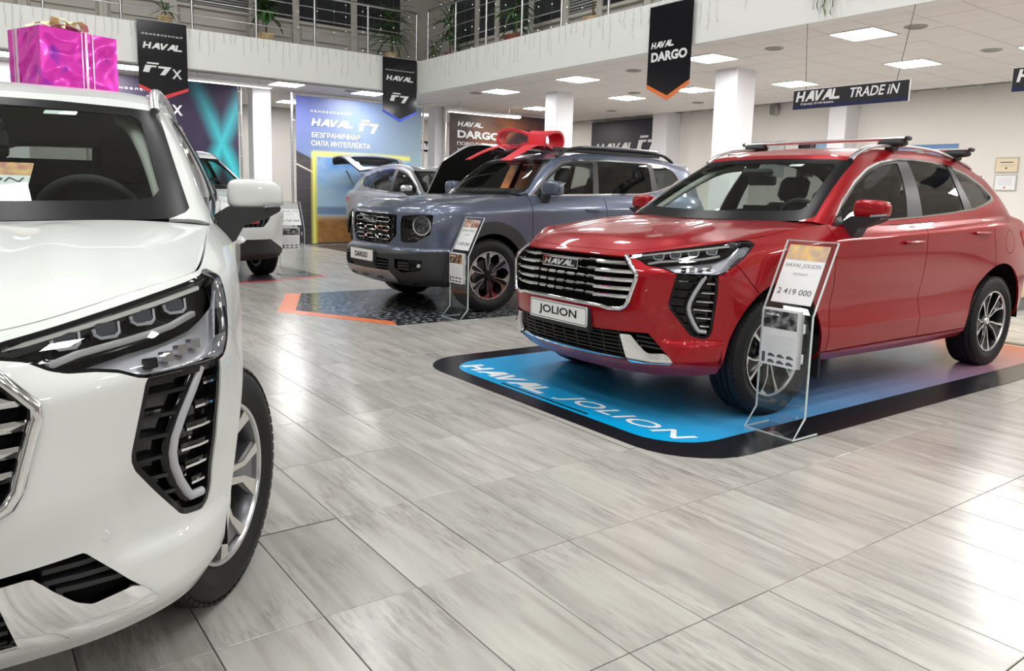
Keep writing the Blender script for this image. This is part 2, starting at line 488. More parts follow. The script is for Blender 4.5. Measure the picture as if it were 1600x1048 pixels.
# ------------------------------------------------------------------ setting materials
def floor_material():
    m = bpy.data.materials.new('floor_tile_stone'); m.use_nodes = True; n, l = nodes(m); b = n['Principled BSDF']
    geo = n.new('ShaderNodeNewGeometry'); inf = n.new('ShaderNodeObjectInfo')
    off = n.new('ShaderNodeVectorMath'); off.operation = 'MULTIPLY_ADD'
    cmb = n.new('ShaderNodeCombineXYZ'); l.new(inf.outputs['Random'], cmb.inputs[0]); l.new(inf.outputs['Random'], cmb.inputs[1]); l.new(inf.outputs['Random'], cmb.inputs[2])
    l.new(cmb.outputs[0], off.inputs[0]); off.inputs[1].default_value = (37, 91, 53); l.new(geo.outputs['Position'], off.inputs[2])
    mp = n.new('ShaderNodeMapping'); mp.inputs['Scale'].default_value = (13, 1.3, 1); l.new(off.outputs[0], mp.inputs[0])
    mp2 = n.new('ShaderNodeMapping'); mp2.inputs['Scale'].default_value = (52, 7.5, 1); l.new(off.outputs[0], mp2.inputs[0])
    n1 = n.new('ShaderNodeTexNoise'); n1.inputs['Scale'].default_value = 1; n1.inputs['Detail'].default_value = 5; n1.inputs['Distortion'].default_value = .6; l.new(mp.outputs[0], n1.inputs[0])
    n2 = n.new('ShaderNodeTexNoise'); n2.inputs['Scale'].default_value = 1; n2.inputs['Detail'].default_value = 6; n2.inputs['Roughness'].default_value = .7; l.new(mp2.outputs[0], n2.inputs[0])
    n3 = n.new('ShaderNodeTexNoise'); n3.inputs['Scale'].default_value = 2.1; n3.inputs['Detail'].default_value = 3; l.new(off.outputs[0], n3.inputs[0])
    r1 = n.new('ShaderNodeValToRGB'); e = r1.color_ramp.elements
    e[0].position = .30; e[0].color = (.335, .32, .292, 1); e[1].position = .72; e[1].color = (.50, .482, .445, 1)
    q = r1.color_ramp.elements.new(.5); q.color = (.425, .408, .375, 1)
    l.new(n1.outputs['Fac'], r1.inputs[0])
    r2 = n.new('ShaderNodeValToRGB'); e = r2.color_ramp.elements; e[0].position = .46; e[0].color = (0, 0, 0, 1); e[1].position = .62; e[1].color = (1, 1, 1, 1); l.new(n2.outputs['Fac'], r2.inputs[0])
    r3 = n.new('ShaderNodeValToRGB'); e = r3.color_ramp.elements; e[0].position = .44; e[0].color = (0, 0, 0, 1); e[1].position = .64; e[1].color = (1, 1, 1, 1); l.new(n3.outputs['Fac'], r3.inputs[0])
    r4 = n.new('ShaderNodeValToRGB'); e = r4.color_ramp.elements; e[0].position = .50; e[0].color = (1, 1, 1, 1); e[1].position = .66; e[1].color = (0, 0, 0, 1); l.new(n1.outputs['Fac'], r4.inputs[0])
    mu = n.new('ShaderNodeMath'); mu.operation = 'MULTIPLY'; l.new(r2.outputs[0], mu.inputs[0]); l.new(r3.outputs[0], mu.inputs[1])
    mu2 = n.new('ShaderNodeMath'); mu2.operation = 'MULTIPLY'; l.new(mu.outputs[0], mu2.inputs[0]); mu2.inputs[1].default_value = .5
    mx = n.new('ShaderNodeMix'); mx.data_type = 'RGBA'; l.new(mu2.outputs[0], mx.inputs['Factor']); l.new(r1.outputs[0], mx.inputs['A']); mx.inputs['B'].default_value = (.17, .158, .148, 1)
    br = n.new('ShaderNodeMath'); br.operation = 'MULTIPLY_ADD'; l.new(inf.outputs['Random'], br.inputs[0]); br.inputs[1].default_value = .16; br.inputs[2].default_value = .92
    mm = n.new('ShaderNodeVectorMath'); mm.operation = 'SCALE'; l.new(mx.outputs['Result'], mm.inputs[0]); l.new(br.outputs[0], mm.inputs['Scale'])
    l.new(mm.outputs[0], b.inputs['Base Color']); b.inputs['Roughness'].default_value = .22; b.inputs['Specular IOR Level'].default_value = .5
    MATS['floor_tile_stone'] = m
    return m
FLOOR_M = floor_material()
GROUT = mat('grout_dark', (.075, .068, .062), .9)
WALL_W = mat('wall_warm_white', (.76, .73, .69), .85)
PLASTER = mat('balcony_plaster_white', (.88, .885, .86), .8)
COLUMN_W = mat('column_white', (.80, .80, .83), .7)
CEIL_M = mat('ceiling_panel_mineral', (.84, .80, .785), .9)
GRID_M = mat('ceiling_grid_white', (.58, .55, .53), .7)
PANEL_E = mat('light_panel_diffuser', (.9, .9, .9), .5, emit=(1, .985, .96), estr=52.)
STEEL = mat('brushed_steel', (.62, .62, .62), .3, 1.)
def struct(name, mb, m, parent=None, **k):
    o = mb.build(name, m, parent, **k)
    if parent is None: o['kind'] = 'structure'
    return o
def bx(name, c0, c1, m, b=0):
    mb = MB(); mb.box([(a+b_)/2 for a, b_ in zip(c0, c1)], [abs(b_-a) for a, b_ in zip(c0, c1)], None, b); return struct(name, mb, m)
# ------------------------------------------------------------------ floor: slab of grout with single tiles on it
X0, Y0 = -9.0, -6.0; X1, Y1 = 14.85, 20.5
floor = bx('floor', (X0, Y0, -.2), (X1, Y1, -.0035), GROUT)
TX, TY, OX, OY = .3022, .6115, .4977, 1.9535
camp = np.array([0, 0, 1.2]); Rw = np.array(rgt); Uw = np.array(upv); Fw = np.array(fwd)
def to_px(p):
    d = np.asarray(p, float)-camp; w = d @ Fw
    return 800+1207.9*(d @ Rw)/w, 482.5-1207.9*(d @ Uw)/w, w
t = MB(); t.box((0, 0, -.003), (TX-.003, TY-.003, .006), None, .0014)
tile_me = t.mesh('floor_tile', FLOOR_M)
cand = []; rest = []
for i in range(-34, 50):
    for j in range(-32, 15):
        x = OX+(i+.5)*TX; y = OY-(j+.5)*TY
        if x < X0+.2 or x > X1-.1 or y < Y0+.3 or y > Y1-.2: continue
        px, py, w = to_px((x, y, 0))
        inview = w > .3 and -260 < px < 1860 and py < 1500
        hid = (2.75 < x < 7.5 and 2.3 < y < 4.7) or (-1.6 < x < 1.1 and 2.3 < y < 6)
        if inview and not hid: cand.append((w, x, y))
        elif w > -6: rest.append((x, y))
cand.sort()
for w, x, y in cand[:300]:
    o = link('floor_tile', tile_me, floor, (x, y, random.uniform(-.0006, .0006)))
mb = MB()
for x, y in [(x, y) for w, x, y in cand[300:]]+rest:
    a, b = TX/2-.0018, TY/2-.0018
    mb.add([(x-a, y-b, 0), (x+a, y-b, 0), (x+a, y+b, 0), (x-a, y+b, 0)], [(0, 1, 2, 3)])
far = mb.build('distant_floor_tiles', FLOOR_M, floor); far['kind'] = 'stuff'
# ------------------------------------------------------------------ walls
CZ = 3.3
wall_right = bx('wall_right', (14.85, Y0, -.1), (15.05, Y1+.2, 7.4), WALL_W)
wall_back = bx('wall_back', (X0, Y1, -.1), (15.05, Y1+.2, CZ+.6), WALL_W)
bx('baseboard_right', (14.82, Y0, 0), (14.85, 13.1, .12), mat('baseboard_grey', (.16, .165, .17), .5))
# the unseen sides behind the photographer: dark windows, added for reflections in the car paint, between white piers under the same balcony
MIRROR_WIN = mat('added_dark_window', (.012, .014, .02), .06)
bx('wall_front', (X0, Y0-.2, -.1), (15.05, Y0, 7.4), WALL_W)
bx('wall_left', (X0-.2, Y0, -.1), (X0, Y1, 7.4), WALL_W)
for k in range(7):
    x = X0+1.0+3.2*k
    o = bx('window_%d' % (40+k), (x, Y0, .35), (x+2.5, Y0+.05, 3.0), mat('window_frame_white', (.7, .7, .7), .5), .01)
    s = MB(); s.box((x+.63, Y0+.055, 1.68), (1.1, .02, 2.45)); s.build('window_pane', MIRROR_WIN, o); s = MB(); s.box((x+1.87, Y0+.055, 1.68), (1.1, .02, 2.45)); s.build('window_pane', MIRROR_WIN, o)
for k in range(6):
    y = Y0+4.0+3.2*k
    o = bx('window_%d' % (50+k), (X0, y, .35), (X0+.05, y+2.5, 3.0), mat('window_frame_white', (.7, .7, .7), .5), .01)
    s = MB(); s.box((X0+.055, y+.63, 1.68), (.02, 1.1, 2.45)); s.build('window_pane', MIRROR_WIN, o); s = MB(); s.box((X0+.055, y+1.87, 1.68), (.02, 1.1, 2.45)); s.build('window_pane', MIRROR_WIN, o)
bx('ceiling_front', (X0, Y0, 3.3), (8.45, -3.0, 3.36), mat('ceiling_front_white', (.66, .65, .63), .9))
bx('trim_3', (X0, -3.0, 3.27), (8.45, -2.8, 3.93), PLASTER)
# balcony: white parapet edge, slab
bx('trim_1', (8.25, Y0, 3.27), (8.45, 14.9, 3.93), PLASTER)
bx('trim_2', (X0, 14.9, 3.28), (8.45, 15.1, 3.96), PLASTER)
bx('wall_upper_floor_right', (8.45, Y0, 3.62), (14.85, 14.9, 3.92), PLASTER)
bx('wall_upper_floor_back', (X0, 15.1, 3.62), (15.05, Y1, 3.94), PLASTER)
bx('ceiling_atrium', (X0, Y0, 7.4), (15.05, Y1, 7.5), mat('atrium_ceiling_white', (.62, .62, .61), .9))
# columns
for k, (a, b, c, d) in enumerate(((10.28, 8.16, 10.76, 8.60), (10.13, 12.48, 10.58, 12.86), (5.33, 16.62, 5.72, 16.95), (9.80, 16.75, 10.06, 17.1), (14.36, 13.42, 14.85, 13.90), (14.40, 8.74, 14.85, 9.12), (.9, 16.62, 1.3, 16.95))):
    bx('wall_column_%d' % (k+1), (a, b, 0), (c, d, CZ+.02), COLUMN_W, .012)
# ------------------------------------------------------------------ suspended ceiling: grid and single panels
_c = MB(); _c.box(((8.45+14.85)/2, (Y0+15.1)/2, CZ+.045), (6.4, 15.1-Y0, .03)); _c.box(((X0+14.85)/2, (15.1+Y1)/2, CZ+.045), (14.85-X0, Y1-15.1, .03))
ceiling = struct('ceiling', _c, mat('ceiling_void', (.25, .25, .25), 1.))
lights = [(9.35, 5.54), (9.35, 8.09), (9.33, 10.80), (9.33, 13.30), (12.02, 6.24), (12.05, 8.28), (12.03, 10.30), (11.94, 12.18), (11.8, 15.1), (9.35, 2.9), (12.02, 4.1), (9.35, .3), (12.02, 1.6), (12.0, -1.), (9.35, -2.3),
          (.91, 15.45), (2.85, 15.45), (5.75, 15.45), (7.68, 15.85), (-1.2, 15.45), (6.83, 19.0), (2.8, 19.0), (10.3, 19.0), (13.2, 17.6), (-1.5, 19.)]
vents = [(9.36, 9.55), (11.32, 11.5), (13.24, 14.2), (13.33, 11.58), (9.36, 6.84), (9.40, 4.92), (11.45, 4.94), (7.12, 15.72), (9.14, 13.95)]
cells = {}
GX, GY = 9.05, 5.24
tm = MB(); tm.box((0, 0, .006), (.585, .585, .012), None, .003); ceil_me = tm.mesh('ceiling_panel', CEIL_M)
taken = set()
def cell(x, y): return (math.floor((x-GX)/.6), math.floor((y-GY)/.6))
L2 = []
for x, y in lights:
    c = cell(x, y); taken.add(c); L2.append((GX+.6*c[0]+.3, GY+.6*c[1]+.3))
near = []; far_c = []
for i in range(-30, 10):
    for j in range(-19, 26):
        x, y = GX+.6*i+.3, GY+.6*j+.3
        if (i, j) in taken or x > 14.6 or y > 20.3 or y < Y0+.3: continue
        if not (x > 8.7 or y > 15.3): continue
        px, py, w = to_px((x, y, CZ))
        (near if (w > 1 and -40 < px < 1640 and -40 < py < 300) else far_c).append((w, x, y))
near.sort()
for w, x, y in near[:300]: link('ceiling_panel', ceil_me, ceiling, (x, y, CZ+random.uniform(-.0015, .0015)), (random.uniform(-.003, .003), random.uniform(-.003, .003), 0))
mb = MB()
for w, x, y in near[300:]+far_c: mb.box((x, y, CZ+.006), (.585, .585, .012))
o = mb.build('distant_ceiling_panels', CEIL_M, ceiling); o['kind'] = 'stuff'
mb = MB()
for i in range(-30, 11):
    x = GX+.6*i
    if x > 14.85: continue
    y0 = Y0 if x > 8.45 else 15.1
    mb.box((x, (y0+20.5)/2, CZ+.014), (.018, 20.5-y0, .024))
for j in range(-19, 27):
    y = GY+.6*j
    if y > 20.5 or y < Y0: continue
    x0 = 8.45 if y < 15.1 else X0
    mb.box(((x0+14.85)/2, y, CZ+.0145), (14.85-x0, .018, .024))
o = mb.build('ceiling_grid', GRID_M, ceiling); o['kind'] = 'stuff'
def ceiling_light(x, y, label):
    e = empty('ceiling_light', (x, y, CZ-.012)); tag(e, label, 'light', 'ceiling lights')
    s = MB(); s.box((0, 0, .006), (.56, .56, .012), None, .003); s.build('diffuser', PANEL_E, e)
    s = MB()
    for a, b, c, d in ((0, .29, .6, .02), (0, -.29, .6, .02), (.29, 0, .02, .56), (-.29, 0, .02, .56)): s.box((a, b, .008), (c, d, .02), None, .003)
    s.build('light_frame', mat('light_frame_white', (.85, .85, .85), .5), e)
    return e
LK = {15: 'lit ceiling panel at the far left edge, left of the pink gift', 16: 'lit ceiling panel between pink gift and red edged pennant', 17: 'lit ceiling panel over the white column left of the blue banner', 18: 'lit ceiling panel left of the blue edged pennant', 21: 'lit ceiling panel low in the gap left of the blue banner', 23: 'lit ceiling panel low in the gap right of the blue banner'}
LL = ['lit square ceiling panel above the column by the red car', 'lit ceiling panel just beyond the hanging off-road banner', 'lit ceiling panel above the red bow', 'lit ceiling panel near the balcony corner', 'lit ceiling panel behind the trade sign, right one', 'lit ceiling panel behind the trade sign, left one', 'lit ceiling panel left of the tall white column', 'small lit ceiling panel above the dark wall banner', 'partly hidden lit ceiling panel behind the second white column']
for k, (x, y) in enumerate(L2):
    ceiling_light(x, y, LL[k] if k < len(LL) else LK.get(k, 'lit square ceiling panel outside the picture'))
VL = ['round grey ceiling vent left of the orange edged pennant', 'round grey ceiling vent beyond the orange edged pennant tip', 'round grey ceiling vent above the black wall banner', 'small round ceiling vent right of the orange edged pennant tip', 'round grey ceiling vent above the left chain of the trade sign', 'round ceiling vent right of the right sign chain', 'round grey ceiling vent at the right edge of the picture', 'round grey ceiling vent above the blue wall banner', 'round grey ceiling vent right of the balcony corner']
for k, (x, y) in enumerate(vents):
    e = empty('ceiling_vent', (x, y, CZ-.004)); tag(e, VL[k], 'vent', 'round ceiling vents')
    s = MB(); s.lathe([(.13, .006), (.13, -.004), (.105, -.012), (.10, -.004)], 24); s.build('vent_ring', mat('vent_grey', (.34, .32, .30), .6), e)
    s = MB(); s.lathe([(0, -.010), (.085, -.008), (.088, .0)], 24); s.build('vent_disc', mat('vent_grey2', (.24, .23, .22), .7), e)
    s = MB(); s.lathe([(.1, -.001), (.0, -.001)], 24); s.build('vent_back', mat('vent_dark', (.02, .02, .02), .9), e)
# hanging linear lamps
def linear_lamp(x0, x1, y, z, label):
    e = empty('linear_lamp', ((x0+x1)/2, y, z)); tag(e, label, 'light'); L = x1-x0
    s = MB(); s.box((0, 0, 0), (L, .16, .05), None, .008); s.build('lamp_body', mat('lamp_body_white', (.85, .85, .84), .4), e)
    s = MB(); s.box((0, 0, -.028), (L-.04, .13, .012)); s.build('lamp_diffuser', mat('linear_diffuser', (.9, .9, .9), .5, emit=(1, .98, .95), estr=2.2), e)
    for k in (-.35, .35):
        s = MB(); s.tube([(k*L, 0, .02), (k*L, 0, CZ-z)], .008, 6); s.build('hanger', STEEL, e)
for x in (-6.5, -4., -1.5, 1., 3.5, 6.): ceiling_light(x, -4.4, 'lit square ceiling panel outside the picture').location.z = 3.29
linear_lamp(3.63, 5.25, 14.35-.0+.85, 3.14, 'long white lamp hanging before the purple wall banner')
linear_lamp(9.42, 11.42, 15.5, 3.08, 'long white lamp hanging before the brown wall banner')
# ------------------------------------------------------------------ upper floor: glazed walls with grey frames
FR_M = mat('window_frame_grey', (.55, .52, .47), .55); WIN_M = mat('dark_window_glass', (.035, .036, .04), .12); PANEL_M = mat('infill_panel_grey', (.50, .47, .43), .6)
wl = bx('wall_upper_back', (X0, 16.3, 3.94), (9.6, 16.5, 7.4), PANEL_M)
wr = bx('wall_upper_right', (9.4, Y0, 3.92), (9.6, 16.3, 7.4), PANEL_M)
WN = [0]
def glazed_unit(name, a0, a1, along, plane, z0, z1, sill, parent_kind=True, blinds=False):
    """one window unit: frame, dark glass, infill panel below"""
    WN[0] += 1
    def q(u, v, w): return (u, plane-v, w) if along == 'x' else (plane-v, u, w)
    def bxx(mb, u0, u1, v0, v1, z0_, z1_, b=.006):
        c = q((u0+u1)/2, (v0+v1)/2, (z0_+z1_)/2); d = (abs(u1-u0), abs(v1-v0), abs(z1_-z0_))
        if along != 'x': d = (d[1], d[0], d[2])
        mb.box(c, d, None, b)
    f = MB()
    bxx(f, a0, a0+.07, 0, .06, z0, z1); bxx(f, a1-.07, a1, 0, .06, z0, z1); bxx(f, a0+.07, a1-.07, 0, .06, sill-.06, sill); bxx(f, a0+.07, a1-.07, 0, .06, z0, z0+.08)
    o = f.build('window_%d' % WN[0], FR_M); o['kind'] = 'structure'
    g = MB(); bxx(g, a0+.07, a1-.07, .012, .022, sill, z1, 0); g.build('window_pane', WIN_M, o)
    p = MB(); bxx(p, a0+.12, a1-.12, .012, .032, z0+.13, (z0+sill)/2-.04, .006); bxx(p, a0+.12, a1-.12, .012, .032, (z0+sill)/2+.0, sill-.11, .006)
    p2 = p.build('infill_panel', PANEL_M, o)
    if blinds:
        for k in range(24):
            b = MB(); bxx(b, a0+.08, a1-.08, .024, .034, sill+.02+k*.05, sill+.05+k*.05, 0); b.build('blind_slat', mat('blind_grey', (.30, .30, .29), .5), o)
xs = [-4.2, -2.8, -1.4, .0, 1.3, 2.55, 3.75, 5.25, 6.15, 7.45, 8.65]
for k in range(len(xs)-1): glazed_unit('w', xs[k], xs[k+1], 'x', 16.3, 3.95, 7.2, 4.68, blinds=(k in (6, 4)))
ysr = [15.35, 14.3, 13.55, 12.4, 11.35, 10.45, 9.3, 8.1, 6.9, 5.7, 4.5]
for k in range(len(ysr)-1): glazed_unit('w', ysr[k+1], ysr[k], 'y', 9.4, 3.93, 7.2, 4.45, blinds=(k in (4, 6)))
# railings: each post its own part, round rails
def railing(pts, axis, zb, label):
    e = empty('balcony_railing', (0, 0, 0)); tag(e, label, 'railing')
    for (x, y) in pts:
        s = MB(); s.tube([(x, y, zb), (x, y, 4.90)], .024, 10); s.lathe([(.045, zb), (.045, zb+.012), (.02, zb+.02)], 12, Matrix.Translation((x, y, 0))); s.build('post', STEEL, e)
    for z, r in ((4.92, .026), (4.70, .009), (4.48, .009), (4.22, .009)):
        s = MB(); s.tube([(pts[0][0], pts[0][1], z), (pts[-1][0], pts[-1][1], z)], r, 10); s.build('rail', STEEL, e)
railing([(x, 15.0) for x in (-3.05, -1.92, -.79, .35, 1.48, 2.62, 3.77, 4.91, 6.05, 7.18, 8.30)], 'x', 3.96, 'steel balcony railing along the back, above the wall banners')
railing([(8.35, y) for y in (14.60, 13.52, 12.44, 11.33, 10.24, 9.12, 8.0, 6.9, 5.8, 4.7)], 'y', 3.93, 'steel balcony railing above the red car side')
# ------------------------------------------------------------------ crossover shape tables (left half; x forward, y left, z up)
J_HULL = [
 # lip underside
 [(2.10,0,.245),(2.09,.22,.245),(2.05,.45,.25),(2.01,.58,.255),(1.95,.68,.26),(1.87,.76,.27),(1.74,.805,.28),(1.35,.81,.28),(.95,.81,.265),(.3,.81,.255),(-.4,.81,.255),(-.95,.81,.265),(-1.35,.81,.28),(-1.72,.79,.32),(-1.95,.70,.34),(-2.10,.5,.34),(-2.15,0,.34)],
 [(2.195,0,.34),(2.185,.22,.34),(2.15,.45,.343),(2.10,.585,.345),(2.03,.70,.348),(1.93,.79,.355),(1.76,.85,.365),(1.35,.862,.35),(.95,.858,.33),(.3,.856,.325),(-.4,.856,.325),(-.95,.858,.33),(-1.35,.862,.35),(-1.72,.848,.39),(-1.98,.765,.41),(-2.15,.54,.42),(-2.2,0,.42)],
 [(2.235,0,.48),(2.225,.22,.48),(2.18,.45,.485),(2.105,.59,.489),(2.02,.70,.492),(1.92,.80,.50),(1.75,.862,.50),(1.35,.880,.48),(.95,.868,.45),(.3,.864,.45),(-.4,.864,.45),(-.95,.870,.46),(-1.35,.880,.48),(-1.72,.862,.52),(-1.98,.785,.55),(-2.17,.55,.56),(-2.225,0,.56)],
 [(2.25,0,.62),(2.24,.22,.62),(2.205,.45,.62),(2.135,.58,.63),(2.03,.70,.64),(1.905,.81,.65),(1.74,.868,.65),(1.35,.886,.64),(.95,.856,.60),(.3,.843,.60),(-.4,.843,.60),(-.95,.860,.62),(-1.35,.886,.64),(-1.72,.866,.67),(-1.99,.788,.70),(-2.18,.55,.71),(-2.23,0,.71)],
 [(2.24,0,.78),(2.23,.22,.785),(2.20,.45,.79),(2.135,.58,.80),(2.035,.71,.815),(1.885,.835,.82),(1.73,.872,.82),(1.35,.888,.80),(.95,.876,.78),(.3,.870,.78),(-.4,.871,.79),(-.95,.880,.81),(-1.35,.888,.82),(-1.72,.863,.84),(-1.99,.783,.86),(-2.15,.55,.87),(-2.19,0,.87)],
 [(2.228,0,.86),(2.218,.22,.862),(2.17,.45,.866),(2.085,.58,.872),(1.965,.705,.888),(1.80,.825,.905),(1.69,.858,.905),(1.35,.884,.905),(.95,.880,.90),(.3,.878,.91),(-.4,.878,.93),(-.95,.883,.95),(-1.35,.884,.96),(-1.72,.85,.97),(-1.99,.77,.98),(-2.12,.53,.97),(-2.16,0,.97)],
 [(2.21,0,.893),(2.195,.22,.895),(2.13,.45,.90),(2.02,.575,.922),(1.875,.695,.955),(1.735,.805,.975),(1.64,.835,.972),(1.35,.862,.975),(.95,.866,.985),(.3,.865,1.015),(-.4,.860,1.045),(-.95,.853,1.08),(-1.35,.845,1.10),(-1.72,.80,1.10),(-1.97,.73,1.10),(-2.06,.5,1.06),(-2.10,0,1.06)],
 [(2.17,0,.918),(2.155,.22,.92),(2.09,.45,.926),(1.985,.565,.945),(1.845,.685,.975),(1.735,.775,.995),(1.62,.793,1.00),(1.35,.797,1.03),(.95,.797,1.075),(.3,.805,1.075),(-.4,.80,1.095),(-.95,.79,1.12),(-1.35,.77,1.14),(-1.7,.735,1.15),(-1.92,.65,1.14),(-2.02,.42,1.12),(-2.05,0,1.12)],
]
J_CU = [12,12,10,10,10,8,12,14,20,20,16,14,14,10,10,12]
J_CV = [3,8,9,10,6,5,6]
J_GREEN = [
 [(1.10,0,1.075),(1.07,.3,1.082),(1.0,.58,1.092),(.945,.735,1.095),(.87,.795,1.078),(.3,.803,1.076),(-.4,.798,1.096),(-.95,.788,1.121),(-1.35,.768,1.141),(-1.7,.733,1.151),(-1.92,.65,1.141),(-2.02,.42,1.121),(-2.05,0,1.121)],
 [(.87,0,1.232),(.845,.28,1.236),(.78,.54,1.24),(.72,.70,1.24),(.62,.742,1.225),(.2,.752,1.235),(-.42,.745,1.248),(-.95,.735,1.26),(-1.36,.718,1.255),(-1.68,.685,1.25),(-1.87,.605,1.24),(-1.96,.40,1.225),(-1.99,0,1.225)],
 [(.63,0,1.375),(.61,.27,1.376),(.555,.515,1.376),(.50,.648,1.372),(.37,.682,1.36),(.05,.681,1.385),(-.45,.676,1.40),(-.95,.669,1.395),(-1.33,.655,1.37),(-1.62,.625,1.35),(-1.79,.555,1.345),(-1.87,.35,1.345),(-1.90,0,1.345)],
 [(.42,0,1.499),(.405,.26,1.497),(.365,.48,1.490),(.325,.592,1.479),(.13,.612,1.488),(-.12,.60,1.518),(-.48,.595,1.532),(-.95,.592,1.515),(-1.30,.585,1.475),(-1.56,.565,1.44),(-1.70,.50,1.435),(-1.77,.3,1.44),(-1.79,0,1.445)],
 [(.375,0,1.527),(.36,.26,1.525),(.325,.48,1.520),(.285,.568,1.514),(.13,.565,1.548),(-.12,.557,1.576),(-.48,.552,1.588),(-.95,.548,1.574),(-1.30,.543,1.531),(-1.58,.535,1.458),(-1.80,.48,1.44),(-1.87,.29,1.45),(-1.885,0,1.455)],
]
J_GCU = [8,8,6,6,16,16,14,10,10,8,8,8]
J_GCV = [8,9,8,3]
# ------------------------------------------------------------------ car kit
BLACK_GLOSS = mat('gloss_black_plastic', (.006, .006, .0065), .04, spec=.35)
BLACK_SATIN = mat('satin_black_plastic', (.022, .022, .024), .42)
BLACK_MATT = mat('matt_black', (.008, .008, .008), .9, spec=.1)
FRIT = mat('black_glass_border', (.006, .006, .007), .3, spec=.15)
CHROME = mat('chrome', (.82, .83, .84), .07, 1.)
SILVER = mat('satin_silver', (.72, .72, .73), .28, 1.)
RUBBER = mat('tyre_rubber', (.011, .011, .012), .55, spec=.35)
INTER_D = mat('dark_interior', (.028, .028, .03), .7)
INTER_L = mat('headliner_grey', (.42, .42, .40), .8)
GLASS_C = thin_glass('clear_car_glass', (.80, .86, .83))
GLASS_T = thin_glass('tinted_car_glass', (.30, .32, .31))
LENS = thin_glass('lamp_lens', (.94, .95, .96))
LAMP_W = mat('lamp_white_plastic', (.42, .42, .45), .22)
LAMP_G = mat('lamp_grey_plastic', (.30, .30, .32), .3)
RED_LENS = mat('red_lamp_lens', (.45, .01, .015), .1)
PLATE_W = mat('plate_white', (.85, .85, .85), .35)
INK = mat('ink_black', (.01, .01, .011), .4)

def paint(name, col, metal=.0, rough=.35):
    if name in MATS: return MATS[name]
    m = mat(name, col, rough, metal, coat=.7, coat_rough=.012, spec=.22)
    return m

def tyre_profile(R, r, w):
    h = w/2
    return [(r, -h*.78), (r+.012, -h*.86), (r+.03, -h*.93), ((R+r)/2, -h), (R-.035, -h*.95), (R-.018, -h*.87), (R-.006, -h*.72), (R, -h*.55),
            (R, -h*.42), (R-.008, -h*.41), (R-.008, -h*.34), (R, -h*.33), (R, -h*.06), (R-.008, -h*.05), (R-.008, h*.05), (R, h*.06),
            (R, h*.33), (R-.008, h*.34), (R-.008, h*.41), (R, h*.42), (R, h*.55), (R-.006, h*.72), (R-.018, h*.87), (R-.035, h*.95), ((R+r)/2, h),
            ((R+r)/2-.006, h*1.005), ((R+r)/2-.012, h), (r+.03, h*.93), (r+.012, h*.86), (r, h*.78)]

def polar(pts): return [(r*math.cos(math.radians(a)), r*math.sin(math.radians(a))) for r, a in pts]

def spoke_mb(mb, poly, zin, zout, R, thick, M=None):
    """a spoke from a flat outline; dishes from zin at the hub to zout at the rim (z outward)"""
    n = len(poly); ar = sum(poly[i][0]*poly[(i+1) % n][1]-poly[(i+1) % n][0]*poly[i][1] for i in range(n))
    if ar < 0: poly = poly[::-1]
    def z(p):
        t = min(1, math.hypot(*p)/R); return zin+(zout-zin)*t
    vs = [(x, y, z((x, y))) for x, y in poly]+[(x*.995, y*.995, z((x, y))-thick) for x, y in poly]
    fs = [tuple(range(n)), tuple(range(2*n-1, n-1, -1))]+[(i, n+i, n+(i+1) % n, (i+1) % n) for i in range(n)]
    mb.add(vs, fs, M)

